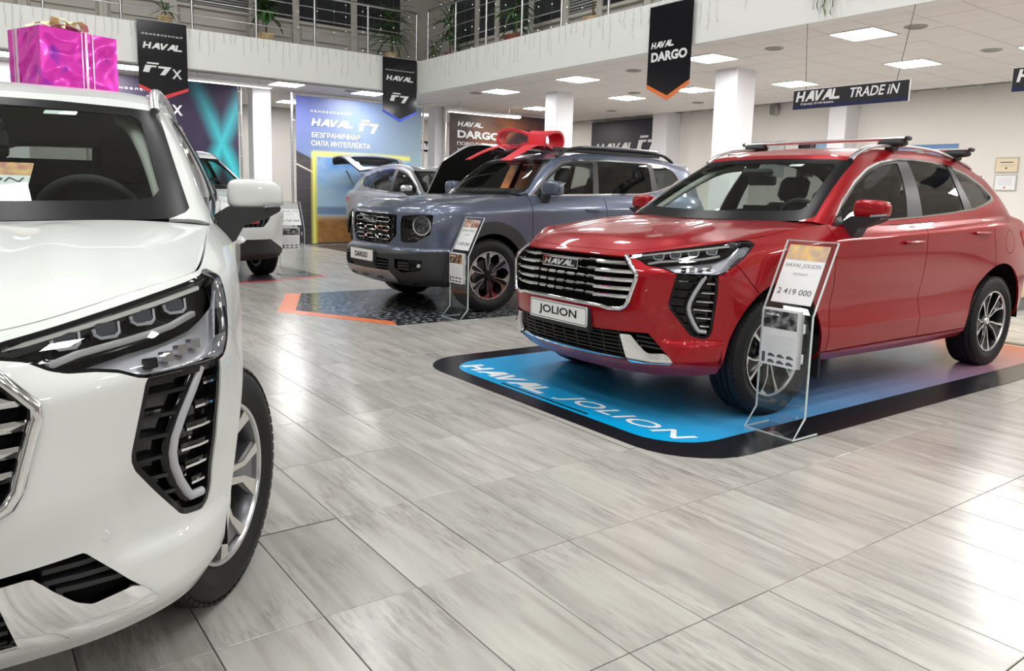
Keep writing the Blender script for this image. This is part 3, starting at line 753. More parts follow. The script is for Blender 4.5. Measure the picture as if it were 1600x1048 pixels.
def build_wheel(parent, style, R=.345, r=.232, w=.215, name='wheel'):
    """wheel with its outer face towards +z of its own frame; children tyre, rim, spokes, brake disc, hub cap"""
    e = empty(name, parent=parent)
    h = w/2
    t = MB(); t.lathe(tyre_profile(R, r, w), 72); t.build('tyre', RUBBER, e, angle=50)
    # shoulder tread blocks
    tb = MB()
    for k in range(64):
        a = 2*PI*k/64
        for sg in (-1, 1):
            Mx = Matrix.Rotation(a, 4, 'Z') @ Matrix.Translation((R-.0155, 0, sg*h*.73)) @ Matrix.Rotation(sg*.55, 4, 'Y')
            tb.box((0, 0, 0), (.010, .024, h*.30), Mx)
    tb.build('tread_blocks', RUBBER, e)['kind'] = 'stuff'
    face = h*.70
    rim = MB()
    rim.lathe([(r+.006, h*.80), (r+.002, h*.86), (r-.006, h*.84), (r-.014, h*.72), (r-.022, h*.45), (r-.03, -h*.2), (r-.028, -h*.8), (r+.004, -h*.84)], 64)
    rim.build('rim', mat('rim_dark_'+style, (.05, .05, .055) if style != 'white' else (.16, .16, .17), .3, .8), e, angle=35)
    lip = MB(); lip.lathe([(r+.004, h*.80), (r+.001, h*.865), (r-.008, h*.85), (r-.011, h*.77)], 64, closed=True); lip.build('rim_lip', SILVER, e)
    d = MB(); d.lathe([(.0, -h*.15), (.155, -h*.15), (.155, -h*.05), (.06, -h*.05), (.06, h*.1), (0, h*.1)], 40); d.build('brake_disc', mat('brake_steel', (.35, .35, .36), .35, 1.), e)
    cal = MB(); cal.box((0, .115, -h*.02), (.17, .07, .07), None, .012); cal.build('brake_caliper', BLACK_SATIN, e)
    back = MB(); back.lathe([(0, -h*.35), (r-.03, -h*.35)], 40); back.build('wheel_back', BLACK_MATT, e)
    rr = r-.008
    pol = mat('polished_alloy', (.78, .78, .79), .16, 1.); dk = mat('dark_alloy', (.03, .03, .033), .25, .6); gr = mat('grey_alloy', (.26, .26, .28), .3, .8)
    zi, zo = h*.52, h*.80
    if style == 'red':
        for k in range(5):
            Mx = Matrix.Rotation(2*PI*k/5, 4, 'Z')
            a = MB(); spoke_mb(a, polar([(.02, -60), (.07, -22), (.13, -12), (rr, -18), (rr, 20), (.13, 14), (.07, 22), (.02, 60)]), zi-.010, zo-.014, rr, .03, Mx); a.build('spoke', dk, e)
            b = MB()
            spoke_mb(b, polar([(.03, -8), (.07, -11), (.12, -8), (.17, -13), (rr, -20), (rr, -6), (rr-.012, -7), (rr-.02, -14.5), (.165, -9.5), (.12, -3), (.07, -2), (.03, 5)]), zi, zo, rr, .012, Mx)
            spoke_mb(b, polar([(.04, 20), (.08, 24), (.14, 20), (rr, 22), (rr, 13), (rr-.016, 16), (.14, 15), (.08, 15), (.04, 5)]), zi, zo, rr, .012, Mx)
            b.build('spoke_face', pol, e)
    elif style == 'white':
        for k in range(5):
            Mx = Matrix.Rotation(2*PI*k/5+.3, 4, 'Z')
            a = MB(); spoke_mb(a, polar([(.02, -60), (.07, -24), (.13, -15), (rr, -24), (rr, 24), (.13, 15), (.07, 24), (.02, 60)]), zi-.012, zo-.012, rr, .045, Mx); a.build('spoke', gr, e)
            b = MB()
            spoke_mb(b, polar([(.03, -20), (.08, -20), (.14, -13), (rr, -24), (rr, -11), (.15, -5), (.09, -4), (.03, 0)]), zi, zo, rr, .016, Mx)
            spoke_mb(b, polar([(.03, 22), (.08, 22), (.14, 14), (rr, 22), (rr, 13), (.15, 7), (.09, 8), (.03, 2)]), zi, zo, rr, .016, Mx)
            b.build('spoke_face', mat('machined_alloy', (.80, .79, .77), .28, .9), e)
    elif style == 'dargo':
        for k in range(6):
            Mx = Matrix.Rotation(2*PI*k/6+PI/6, 4, 'Z')
            a = MB()
            spoke_mb(a, polar([(.02, -40), (.06, -20), (.14, -13), (rr, -8), (rr, 8), (.14, 13), (.06, 20), (.02, 40)]), zi-.012, zo-.012, rr, .03, Mx); a.build('spoke', dk, e)
            b = MB()
            for s_ in (-1, 1):
                spoke_mb(b, polar([(rr-.055, s_*7), (rr-.05, s_*13), (rr-.022, s_*19), (rr, s_*29.5), (rr, s_*5), (rr-.02, s_*5)]), zi+.004, zo, rr, .014, Mx)
                spoke_mb(b, polar([(.06, s_*3), (.12, s_*7), (rr-.055, s_*7), (rr-.055, s_*10), (.12, s_*10), (.06, s_*7)]), zi, zo, rr, .012, Mx)
            b.build('spoke_face', pol, e)
    else:
        for k in range(5):
            Mx = Matrix.Rotation(2*PI*k/5, 4, 'Z')
            a = MB(); spoke_mb(a, polar([(.02, -60), (.07, -22), (.13, -10), (rr, -12), (rr, 12), (.13, 10), (.07, 22), (.02, 60)]), zi, zo, rr, .03, Mx); a.build('spoke', pol, e)
    c = MB(); c.lathe([(0, zi+.012), (.026, zi+.011), (.031, zi+.004), (.034, zi-.02)], 24); c.build('hub_cap', SILVER if style in ('red', 'white') else dk, e)
    nut = MB()
    for k in range(5):
        a = 2*PI*k/5+.6; nut.lathe([(0, zi-.006), (.008, zi-.006), (.009, zi-.03)], 8, Matrix.Translation((.052*math.cos(a), .052*math.sin(a), 0)))
    nut.build('wheel_nuts', SILVER, e)
    return e

def place_wheel(e, x, y, z, steer=0., spin=0.):
    left = y > 0
    Mx = Matrix.Translation((x, y, z)) @ Matrix.Rotation(-steer, 4, 'Z') @ Matrix.Rotation(-PI/2 if left else PI/2, 4, 'X') @ Matrix.Rotation(spin, 4, 'Z')
    e.matrix_basis = Mx

def seat(parent, x, y, zb, m=None, name='front_seat', w=.50):
    m = m or INTER_D; mb = MB()
    mb.box((x+.05, y, zb+.10), (.52, w, .18), None, .05)
    T = Matrix.Translation((x-.22, y, zb+.16)) @ Matrix.Rotation(-.32, 4, 'Y')
    mb.box((0, 0, .30), (.15, w*.94, .62), T, .06)
    o = mb.build(name, m, parent, angle=60)
    hb = MB(); hb.box((-.0, 0, .73), (.10, .27, .20), T, .045); hb.tube([(-.0, -.05, .58), (0, -.05, .7)], .006, 6, M=T); hb.tube([(0, .05, .58), (0, .05, .7)], .006, 6, M=T)
    hb.build('headrest', m, o, angle=60)
    return o
def blob(c, d, e=2.6, n=20, m=12, M=None):
    """super-ellipsoid solid -> verts, faces"""
    vs = []; fs = []
    def sg(a, p): return math.copysign(abs(a)**p, a)
    p = 2/e
    for j in range(m+1):
        v = -PI/2+PI*j/m
        for i in range(n):
            u = 2*PI*i/n
            vs.append((c[0]+d[0]/2*sg(math.cos(v), p)*sg(math.cos(u), p), c[1]+d[1]/2*sg(math.cos(v), p)*sg(math.sin(u), p), c[2]+d[2]/2*sg(math.sin(v), p)))
    for j in range(m):
        for i in range(n): fs.append((j*n+i, j*n+(i+1) % n, (j+1)*n+(i+1) % n, (j+1)*n+i))
    return vs, fs
# ------------------------------------------------------------------ compact crossover (white one in front, red one on the mat)
def both_mesh(sh, F, name, m, parent, offset=0., flange=0., both=True, mirror=False):
    if both:   # a piece that does not reach the middle becomes a left and a right object
        first = None
        for isl in sh.islands(F):
            if len(isl) < 2: continue
            mid = any(abs(sh.V[v][1]) < 2e-3 for f in isl for v in f)
            if mid: o = one_mesh(sh, isl, name, m, parent, offset, flange, True, False)
            else: o = sided(sh, isl, name, m, parent, offset, flange)[0]
            if first is None: first = o
        return first
    return one_mesh(sh, F, name, m, parent, offset, flange, both, mirror)
def one_mesh(sh, F, name, m, parent, offset=0., flange=0., both=True, mirror=False):
    vs, fs, ns = shell_mesh(sh, F, offset, flange, mirror, both)
    return link(name, raw_mesh(name, vs, fs, m, ns=ns), parent)
def sided(sh, F, name, m, parent, offset=0., flange=0.):
    """a left and a right copy, each an object of its own"""
    a = both_mesh(sh, F, name, m, parent, offset, flange, False, False)
    b = both_mesh(sh, F, name, m, parent, offset, flange, False, True)
    return a, b
def trim_edge(sh, line, d):
    """drop a strip of width d along a border so that an open gap shows"""
    V = sh.A(); L = np.asarray(line); m = np.full(len(V), 9.)
    for i in range(len(L)-1):
        e = L[i+1]-L[i]; w = V-L[i]; t = np.clip((w@e)/max(e@e, 1e-12), 0, 1); m = np.minimum(m, np.linalg.norm(w-t[:, None]*e, axis=1))
    return sh.split(sh.F, d-m)[0]
def mir(vs): return [(x, -y, z) for x, y, z in vs]
def pair(name, mb, m, parents, angle=40):
    """the collected solid and its mirror image as two objects"""
    if not isinstance(parents, (tuple, list)): parents = (parents, parents)
    a = link(name, raw_mesh(name, mb.v, mb.f, m, angle=angle), parents[0])
    b = link(name, raw_mesh(name, mir(mb.v), [f[::-1] for f in mb.f], m, angle=angle), parents[1])
    return a, b

HAVAL_G = {  # heavy slanted capitals, unit height
 'H': [[(0,0),(.26,0),(.34,.38),(.80,.38),(.72,0),(.98,0),(1.18,1),(.92,1),(.84,.60),(.38,.60),(.46,1),(.20,1)]],
 'A': [[(0,0),(.28,0),(.42,.22),(.86,.22),(.86,0),(1.13,0),(1.10,1),(.72,1)],],
 'V': [[(.18,1),(.45,1),(.47,.36),(.92,1),(1.22,1),(.50,0),(.22,0)]],
 'L': [[(0,0),(.92,0),(.97,.25),(.31,.25),(.46,1),(.20,1)]],
}
def haval_text(name, m, parent, Mx, w, h, ext=.002):
    mb = MB(); x = 0; adv = {'H': 1.12, 'A': 1.08, 'V': 1.0, 'L': .95}
    polys = []
    for ch in 'HAVAL':
        for p in HAVAL_G[ch]: polys.append([(a+x, b) for a, b in p])
        x += adv[ch]
    W_ = x+.05
    for p in polys: mb.prism([((a/W_-.5)*w, (b-.5)*h) for a, b in p], 0, ext, Mx)
    # counters of the two A's, dark slits
    return mb.build(name, m, parent)
def f7_text(name, m, parent, Mx, w, h, ext=.002, x_mark=False):
    mb = MB()
    P = [[(.10,1),(.52,1),(.50,.84),(.06,.84)], [(.02,.70),(.44,.70),(.40,.54),(.24,.54),(.21,.42),(.19,.36),(.15,.0),(-.08,0)],
         [(.50,.70),(.98,.70),(.92,.50),(.72,-.16),(.54,-.16),(.72,.50),(.48,.50)]]
    for p in P: mb.prism([((a-.47)*w, (b-.42)*h) for a, b in p], 0, ext, Mx)
    return mb.build(name, m, parent)

def build_jolion(root, body):
    hull = grid_surface(J_HULL, [int(c*1.7) if i < 7 else c for i, c in enumerate(J_CU)], [4, 11, 13, 14, 10, 8, 9])
    green = grid_surface(J_GREEN, J_GCU, J_GCV)
    def S_(a, b, x): t = np.clip((x-a)/(b-a), 0, 1); return t*t*(3-2*t)
    hx, hy, hz = hull[..., 0], hull[..., 1], hull[..., 2]; hc = (hy-hx)*R2
    rec = -.013*S_(.440, .466, hz)*(1-S_(.54, .66, hz))*S_(-1.03, -.96, hc)*(1-S_(-.74, -.62, hc))*(hx > 1)
    rec = rec+.006*np.exp(-((hz-.458)/.024)**2)*S_(-.95, -.5, hx)*(1-S_(.45, .85, hx))
    rec = rec+.006*np.exp(-((hz-(.985+.042*(.65-hx)))/.018)**2)*S_(-1.75, -1.3, hx)*(1-S_(1.1, 1.5, hx))
    hull = hull+grid_normals(hull)*rec[..., None]
    H = Shell(hull); F = H.F
    cast = Caster([hull, green])
    front = lambda V: (V[:, 0] > 1.0)
    corn = lambda V: (V[:, 0] > 1.3) & (V[:, 1] > .3)
    def FP(y, z, d=0.):
        p = cast.front(abs(y), z); return np.array([p[0]-d, y, z])
    def CP(c, z, d=0.):
        p = cast.corner(c, z); return p-np.array([R2, R2, 0])*d
    def SP(x, z, d=0.):
        p = cast.side(x, z); return p+np.array([0, d, 0])
    # wheel arches
    for cx, cz, r in ((1.355, .345, .43), (-1.345, .345, .448)):
        V = H.A(); f = np.hypot(V[:, 0]-cx, V[:, 2]-cz)-r; f = np.where(V[:, 1] > .5, f, 9); _, F = H.split(F, f)
    # inner dark shell (35 mm inside)
    L = [(x, y) for x, y in []]
    lin = Shell(hull[::2, ::3]); LF = lin.F
    for cx, cz, r in ((1.355, .345, .46), (-1.345, .345, .48)):
        V = lin.A(); f = np.hypot(V[:, 0]-cx, V[:, 2]-cz)-r; f = np.where(V[:, 1] > .5, f, 9); _, LF = lin.split(LF, f)
    both_mesh(lin, LF, 'inner_shell', BLACK_MATT, root, offset=-.045)
    # grille
    g_out = [(-.1,.897),(.184,.896),(.421,.893),(.451,.888),(.546,.804),(.546,.780),(.516,.652),(.500,.622),(.472,.606),(.398,.598),(.355,.607),(.221,.609),(-.1,.612)]
    g_in = [(-.1,.95),(.43,.95),(.436,.885),(.527,.801),(.525,.784),(.494,.660),(.482,.640),(.462,.630),(.398,.622),(.340,.630),(.221,.632),(-.1,.635)]
    gf, F = H.cut(F, 'F', g_out, front)
    _, gf = H.cut(gf, 'F', g_in, front)
    grille = both_mesh(H, gf, 'grille_frame_base', BLACK_GLOSS, root, offset=.001, flange=.045)
    fp_ = [(.437,.897),(.480,.862),(.5375,.804),(.5375,.782),(.521,.720),(.505,.656),(.490,.631),(.467,.6165),(.398,.6105),(.348,.6185),(.221,.6205),(.10,.6225),(0,.6235)]
    fp_ = [FP(y, z) for y, z in fp_]; fp_ = fp_+[p*np.array([1, -1, 1]) for p in fp_[-2::-1]]
    s = MB(); s.tube([tuple(p) for p in fp_], (.0125, .012), 12); s.build('grille_frame', CHROME, grille, angle=60)
    for zc, ye, ze in ((.858,.475,.861), (.812,.515,.817), (.766,.524,.773), (.719,.515,.727), (.675,.505,.684)):
        mb = MB()
        def line(y0, y1, n, d):
            return [FP(y, zc+(ze-zc)*(abs(y)/ye)**2, d) for y in np.linspace(y0, y1, n)]
        mb.sweep(line(-ye, ye, 29, .020), [(-.012, -.006), (.004, -.007), (.012, 0), (.004, .006), (-.012, .005)])
        for sg in (-1, 1):
            pth = line(sg*.27, sg*ye, 10, .014)
            if sg < 0: pth = pth[::-1]
            mb.sweep(pth, [(-.012, -.013), (.004, -.012), (.012, .001), (.004, .008), (-.012, .009)])
        for k in range(-3, 4):
            y = k*.083
            if zc > .8 and abs(y) < .19: continue
            pts = [FP(y+dy, zc, .014) for dy in (-.030, 0, .030)]
            mb.sweep(pts, [(-.012, -.002), (.010, -.004), (.011, .004), (.003, .0125), (-.012, .0125)])
        mb.build('grille_bar', CHROME, grille, angle=30)
    e0 = FP(0, .829)
    Mx = frame_matrix((e0[0]+.004, 0, .829), (0, 1, 0), (-.10, 0, 1))
    badge = MB(); badge.prism(round_rect(.315, .058, .006), -.02, .008, Mx); bo = badge.build('badge', CHROME, root)
    bk = MB(); bk.prism(round_rect(.303, .047, .004), .007, .010, Mx); bk.build('badge_field', BLACK_GLOSS, bo)
    haval_text('badge_lettering', CHROME, bo, Mx @ Matrix.Translation((0, 0, .010)), .275, .033, .003)
    # headlight
    hl = [(-1.20,.894),(-1.148,.909),(-1.039,.925),(-.904,.946),(-.783,.966),(-.676,.984),(-.60,.993),(-.553,.992),(-.53,.975),(-.555,.948),(-.585,.915),(-.640,.872),(-.705,.825),(-.735,.818),(-.846,.820),(-.937,.820),(-.959,.825),(-.992,.840),(-1.031,.848),(-1.079,.852),(-1.104,.860),(-1.135,.880)]
    ring, F = H.cut(F, 'C', hl, corn, off=.003)
    lens, ring = H.cut(ring, 'C', hl, corn, off=-.004)
    rl, rr = sided(H, ring, 'headlight_seal', BLACK_GLOSS, root, offset=-.001, flange=.02)
    ll, lr = sided(H, lens, 'headlight_lens', LENS, root, offset=.0)
    sided(H, lens, 'headlight_housing', BLACK_GLOSS, root, offset=-.042)
    vs_, fs_, ns_ = shell_mesh(H, lens, -.003, .038); nw = len(lens)
    for mi in (False, True):
        v2 = mir(vs_) if mi else vs_; n2 = mir(ns_) if mi else ns_; f2 = [f if not mi else f[::-1] for f in fs_[nw:]]
        link('headlight_wall', raw_mesh('headlight_wall', v2, f2, mat('lamp_wall_grey', (.16, .16, .17), .2), ns=n2), root)
    hp = (ll, lr)
    s = MB(); s.sweep([CP(c, z, .020) for c, z in ((-1.165,.897),(-1.11,.902),(-1.053,.9105),(-.98,.920),(-.923,.928),(-.86,.937),(-.804,.9445),(-.74,.954),(-.67,.963))], [(-.006,-.0045),(.006,-.0045),(.006,.0045),(-.006,.0045)])
    pair('light_strip', s, mat('light_strip_cream', (.66, .66, .62), .25), hp)
    s = MB(); s.sweep([CP(c, z, .030) for c, z in ((-1.09,.860),(-1.03,.873),(-.925,.883),(-.86,.889),(-.80,.896),(-.72,.912))], [(-.006,-.006),(.006,-.006),(.006,.005),(-.006,.005)]); pair('chrome_strip', s, mat('strip_silver', (.62, .62, .62), .2, .4), hp)
    for c, z in ((-1.035,.899),(-.948,.908),(-.855,.922),(-.760,.934)):
        o = CP(c, z, .030); Mx = frame_matrix(o, (-R2*.9, R2*1.1, .0), (-.25, -.25, 1))
        b = MB(); b.prism(round_rect(.046, .026, .006), -.02, .002, Mx); pair('projector_module', b, mat('lamp_glass_grey', (.07, .075, .085), .05, .3), hp)
        u = MB(); u.sweep([Mx @ Vector(p) for p in ((.028, .012, .004), (.026, -.010, .004), (.016, -.018, .004), (-.016, -.018, .004), (-.026, -.010, .004), (-.027, .002, .004))], [(-.002, -.003), (.002, -.003), (.002, .003), (-.002, .003)]); pair('module_rim', u, LAMP_W, hp)
    # reflector bowl and side section
    q = [(-1.075,.856),(-1.02,.868),(-.93,.880),(-.84,.887),(-.74,.900),(-.67,.925),(-.62,.965),(-.575,.990),(-.50,.98),(-.54,.92),(-.60,.86),(-.69,.80),(-.86,.81),(-.935,.815),(-.99,.838),(-1.05,.850)]
    refl, _ = H.cut(lens, 'C', q, corn)
    sided(H, refl, 'reflector', mat('reflector_silver', (.50, .50, .54), .22, .45), root, offset=-.034, flange=-.026)
    for k, c in enumerate((-.905, -.862, -.818, -.775)):
        b = MB(); o = CP(c, .838+.006*k, .026); Mx = frame_matrix(o, (-R2, R2, 0), (-.1, -.1, 1)); b.prism(round_rect(.026, .022, .004), -.01, .006, Mx); pair('low_beam_cell', b, mat('lamp_cell', (.5, .5, .52), .1, .9) if k else BLACK_GLOSS, hp)
    s = MB()
    for k in range(5):
        s.sweep([CP(c, z, .024) for c, z in ((-.70+.012*k, .855+.014*k), (-.60+.002*k, .945))], [(-.0015, -.002), (.0015, -.002), (.0015, .002), (-.0015, .002)])
    pair('side_fins', s, LAMP_W, hp)
    # light-guide vent below the headlight
    dr = [(-.942,.817),(-.974,.676),(-.977,.655),(-.967,.630),(-.853,.495),(-.835,.486),(-.778,.476),(-.752,.486),(-.738,.521),(-.724,.714),(-.727,.817)]
    vent, F = H.cut(F, 'C', dr, corn)
    inner, rim = H.cut(vent, 'C', dr, corn, off=-.013)
    vl, vr = sided(H, rim, 'vent_frame', BLACK_GLOSS, root, offset=-.004, flange=.03)
    sided(H, inner, 'vent_back', BLACK_GLOSS, root, offset=-.032)
    vp = (vl, vr)
    tube = ((-.792,.812),(-.818,.768),(-.843,.722),(-.864,.672),(-.869,.640),(-.862,.608),(-.841,.564),(-.820,.530),(-.810,.518),(-.770,.513))
    t = MB(); t.tube([CP(c, z, .012) for c, z in tube], (.0105, .011), 10); pair('light_guide', t, LAMP_W, vp, 60)
    t = MB(); t.tube([CP(c-.014, z-.003, .017) for c, z in tube], (.008, .012), 8); pair('light_guide_bezel', t, BLACK_GLOSS, vp, 60)
    for a, b in (((-.784,.773),(-.741,.771)),((-.808,.724),(-.736,.721)),((-.831,.678),(-.732,.673)),((-.845,.635),(-.734,.627)),((-.828,.590),(-.742,.584)),((-.806,.546),(-.757,.542))):
        pts = [CP(a[0]+(b[0]-a[0])*u, a[1]+(b[1]-a[1])*u, .012) for u in (0, .5, 1)]
        s = MB(); s.sweep(pts, [(-.003, -.0028), (.003, -.0028), (.003, .0028), (-.003, .0028)]); pair('chrome_fin', s, CHROME, vp)
        s = MB(); s.sweep([p+np.array([-.008, -.006, .006]) for p in pts], [(-.012, -.004), (.008, -.004), (.008, .006), (-.012, .006)]); pair('fin', s, BLACK_GLOSS, vp)
    for a, b in (((-.935,.776),(-.838,.775)),((-.952,.732),(-.862,.727)),((-.965,.689),(-.885,.683)),((-.962,.640),(-.898,.638)),((-.930,.597),(-.878,.591)),((-.892,.552),(-.855,.548))):
        s = MB(); s.sweep([CP(a[0]+(b[0]-a[0])*u, a[1]+(b[1]-a[1])*u, .018) for u in (0, .5, 1)], [(-.014, -.005), (.010, -.004), (.010, .004), (-.014, .007)]); pair('fin', s, BLACK_GLOSS, vp)
    # lower intake, chrome blades and strip
    bl = [(.452,.478),(.509,.479),(.540,.437),(.572,.400),(.597,.385),(.664,.391),(.684,.380),(.712,.338),(.484,.324)]
    st = [(-.1,.344),(.49,.344),(.484,.324),(-.1,.322)]
    blade, F = H.cut(F, 'F', bl, front); strip, F = H.cut(F, 'F', st, front)
    op, F = H.cut(F, 'F', [(-.1,.487),(.244,.488),(.591,.494),(.664,.400),(.70,.36),(.484,.330),(-.1,.33)], front)
    for o in sided(H, blade, 'chrome_blade', CHROME, root, offset=.008, flange=.03): pass
    both_mesh(H, strip, 'lower_chrome_strip', CHROME, root, offset=.004, flange=.02)
    m = MB()
    for z in (.362, .384, .406, .428, .450, .472):
        m.sweep([FP(y, z, .032) for y in np.linspace(-.46, .46, 15)], [(-.01, -.005), (.006, -.004), (.006, .004), (-.01, .005)])
    for y in np.linspace(-.42, .42, 9):
        m.sweep([FP(y, z, .036) for z in np.linspace(.34, .487, 5)], [(-.01, -.004), (.004, -.004), (.004, .004), (-.01, .004)], up=(1, 0, 0))
    m.build('intake_slats', BLACK_SATIN, root)
    m = MB()
    for z0, z1 in ((.470,.462),(.446,.434),(.425,.410)):
        m.sweep([FP(y, z0+(z1-z0)*u, .026) for u, y in ((0, .52), (.5, .58), (1, .65))], [(-.012, -.006), (.006, -.005), (.006, .005), (-.012, .006)])
    pair('side_slats', m, BLACK_SATIN, root)
    # number plate
    Mx = frame_matrix((2.243, 0, .540), (0, 1, 0), (0, 0, 1))
    b = MB(); b.prism(round_rect(.545, .130, .01), -.03, .004, Mx @ Matrix.Translation((0, -.014, 0))); hold = b.build('plate_holder', BLACK_SATIN, root)
    b = MB(); b.prism(round_rect(.520, .112, .012), .003, .009, Mx); b.build('plate', PLATE_W, hold)
    b = MB(); o_ = round_rect(.508, .100, .010); i_ = round_rect(.500, .092, .008)
    for k in range(len(o_)):
        j = (k+1) % len(o_); b.add([(*o_[k], .0095), (*o_[j], .0095), (*i_[j], .0095), (*i_[k], .0095)], [(0, 1, 2, 3)], Mx)
    b.build('plate_border', INK, hold)
    fit_text('plate_lettering', 'JOLION', .345, .060, INK, hold, Mx @ Matrix.Translation((0, -.002, .0095)), 0, .02)
    # sensors
    for y, z in ((.30,.545),(.625,.515)):
        o = FP(y, z); b = MB(); b.lathe([(0, .003), (.009, .003), (.010, .0)], 12, frame_matrix(o, (0, 1, 0), (-.1, 0, 1))); pair('parking_sensor', b, body, root)
    # panel gaps
    al = lambda V: V[:, 1] > .5
    F = H.groove(F, 'S', [(.87,1.2),(.875,1.0),(.878,.92),(.85,.70),(.862,.315)], .0032, al)
    F = H.groove(F, 'S', [(-.245,1.2),(-.235,1.10),(-.20,1.04),(-.19,.93),(-.205,.66),(-.21,.315)], .0032, al)
    F = H.groove(F, 'S', [(-1.13,1.2),(-1.165,1.0),(-1.205,.85),(-1.21,.74)], .0032, al)
    F = H.groove(F, 'S', [(.95,.322),(.3,.326),(-.4,.326),(-.95,.33)], .0032, al)
    F = H.groove(F, 'S', [(1.76,.875),(1.752,.867),(1.678,.801),(1.585,.716),(1.55,.68)], .0026, lambda V: (V[:, 1] > .7) & (V[:, 0] > 1.4))
    F = H.groove(F, 'S', [(-1.66,.62),(-1.78,.665),(-1.9,.70)], .0025, al)
    tl, F = H.cut(F, 'S', [(-1.69,1.03),(-2.25,1.09),(-2.25,.93),(-1.76,.90)], lambda V: (V[:, 0] < -1.5) & (V[:, 1] > .35))
    for o in sided(H, tl, 'tail_light', RED_LENS, root, offset=.004, flange=.02): pass
    F = H.ring_groove(F, -1.44, .955, .088, .0024)
    names = {}
    for isl in H.islands(F):
        if len(isl) < 8: continue
        c = np.mean([np.mean([H.V[v] for v in f], 0) for f in isl], 0)
        x, y, z = c
        if z < .33 and -.95 < x < .95: n = 'sill'
        elif x > 1.75: n = 'front_bumper'
        elif x > .9: n = 'front_fender'
        elif x > -.2: n = 'front_door'
        elif x > -1.1: n = 'rear_door'
        elif math.hypot(x+1.44, z-.955) < .05: n = 'fuel_flap'
        else: n = 'rear_quarter'
        if n == 'front_bumper' or n == 'rear_quarter':
            o = both_mesh(H, isl, 'rear_body' if n == 'rear_quarter' else n, body, root, 0, .014); names.setdefault(n, (o, o))
        elif n == 'fuel_flap':
            both_mesh(H, isl, n, body, root, 0, .01, both=False)
        else: names[n] = sided(H, isl, n, body, root, 0, .014)
    # door handles
    for x0, x1, z0, z1, dn in ((.12,-.135,.966,.972,'front_door'),(-.845,-1.085,1.022,1.024,'rear_door')):
        pts = [SP(x0+(x1-x0)*u, z0+(z1-z0)*u, .018*math.sin(PI*u)**.5+.002) for u in np.linspace(.04, .96, 9)]
        s = MB(); s.tube(pts, [(.019*min(1, .45+math.sin(PI*u)), .010) for u in np.linspace(.05, .95, 9)], 8); pair('door_handle', s, body, names.get(dn, (root, root)), 60)
    # hood
    fr = resample(np.array(J_HULL[7])[:7], 40); sd = resample(np.array(J_HULL[7])[6:9], 46)
    fr[:, :] = nspline(np.linspace(0, 1, 7), np.array(J_HULL[7])[:7], np.linspace(0, 1, 40)) if False else fr
    row = grid_surface(J_HULL, [8]*16, J_CV)[-1]
    fr = resample(row[:8*6+1], 44); sd = resample(row[8*6:8*8+1], 48)
    cw = resample([(1.10,0,1.083),(1.075,.3,1.088),(1.01,.58,1.092),sd[-1]], 44); ce = resample([fr[0],(2.11,0,.952),(2.0,0,.985),(1.8,0,1.017),(1.5,0,1.052),(1.10,0,1.083)], 48)
    hood = coons(fr, cw, ce, sd)
    s_ = np.linspace(0, 1, 48)[:, None]; q_ = np.linspace(0, 1, 44)[None]
    def sst(a, b, x): t = np.clip((x-a)/(b-a), 0, 1); return t*t*(3-2*t)
    bulge = .016*(1-sst(.50, .66, q_+.06*s_))*sst(0, .16, s_)*(1-sst(.75, 1, s_))
    bulge = bulge-.006*np.exp(-((q_-.36-.05*s_)/.05)**2)*sst(.05, .3, s_)*(1-sst(.8, 1, s_))
    hood[:, :, 2] += bulge+.012*np.sin(PI*q_)*np.sin(PI*s_)
    HS = Shell(hood, flipn=True)
    nrm = np.array(HS.N); 
    if nrm[:, 2].mean() < 0:
        HS = Shell(hood)
    hf = trim_edge(HS, np.concatenate([fr, sd]), .0055)
    hv = both_mesh(HS, hf, 'hood', body, root, -.0015, .02)
    # mud flaps
    for sg in (1, -1):
        s = MB(); s.box((.915, sg*.775, .29), (.018, .17, .26), None, .006); s.build('mud_flap', BLACK_SATIN, root)
    # greenhouse
    G = Shell(green); GF = G.F
    nearw = lambda V: V[:, 0] > .1
    ws = [(-.1,1.04),(.58,1.06),(.70,1.105),(.735,1.122),(.60,1.479),(.585,1.485),(.48,1.492),(.26,1.499),(-.1,1.501)]
    wf = lambda V: (V[:, 0] > .24) & (V[:, 1] < .75)
    wsf, GF = G.cut(GF, 'F', ws, wf)
    gl, fritf = G.cut(wsf, 'F', [(-.1,1.135),(.50,1.150),(.615,1.158),(.640,1.185),(.548,1.438),(.515,1.457),(.26,1.468),(-.1,1.471)], wf)
    wso = both_mesh(G, gl, 'windshield', GLASS_C, root)
    both_mesh(G, fritf, 'windshield_border', FRIT, root, offset=0, flange=.008)
    rw = [(-.1,1.12),(.40,1.135),(.52,1.16),(.46,1.40),(.36,1.43),(-.1,1.435)]
    rwf, GF = G.cut(GF, 'F', rw, lambda V: V[:, 0] < -1.72)
    both_mesh(G, rwf, 'rear_window', GLASS_T, root)
    sidec = lambda V: (V[:, 1] > .45)
    dlo = [(.835,1.068),(.654,1.221),(.443,1.348),(.235,1.439),(.03,1.493),(-.21,1.524),(-.445,1.531),(-.696,1.524),(-.961,1.500),(-1.213,1.451),(-1.405,1.377),(-1.50,1.300),(-1.50,1.275),(-1.47,1.258),(-1.298,1.225),(-1.066,1.188),(-.713,1.158),(-.265,1.128),(.243,1.103),(.655,1.085)]
    din = [(.800,1.085),(.640,1.208),(.434,1.331),(.23,1.421),(.03,1.475),(-.20,1.504),(-.40,1.511),(-.671,1.505),(-.93,1.480),(-1.17,1.433),(-1.345,1.366),(-1.442,1.293),(-1.435,1.278),(-1.267,1.238),(-1.064,1.204),(-.722,1.174),(-.271,1.143),(.238,1.117),(.655,1.098)]
    df, GF = G.cut(GF, 'S', dlo, sidec); inn, trim = G.cut(df, 'S', din, sidec, off=.005)
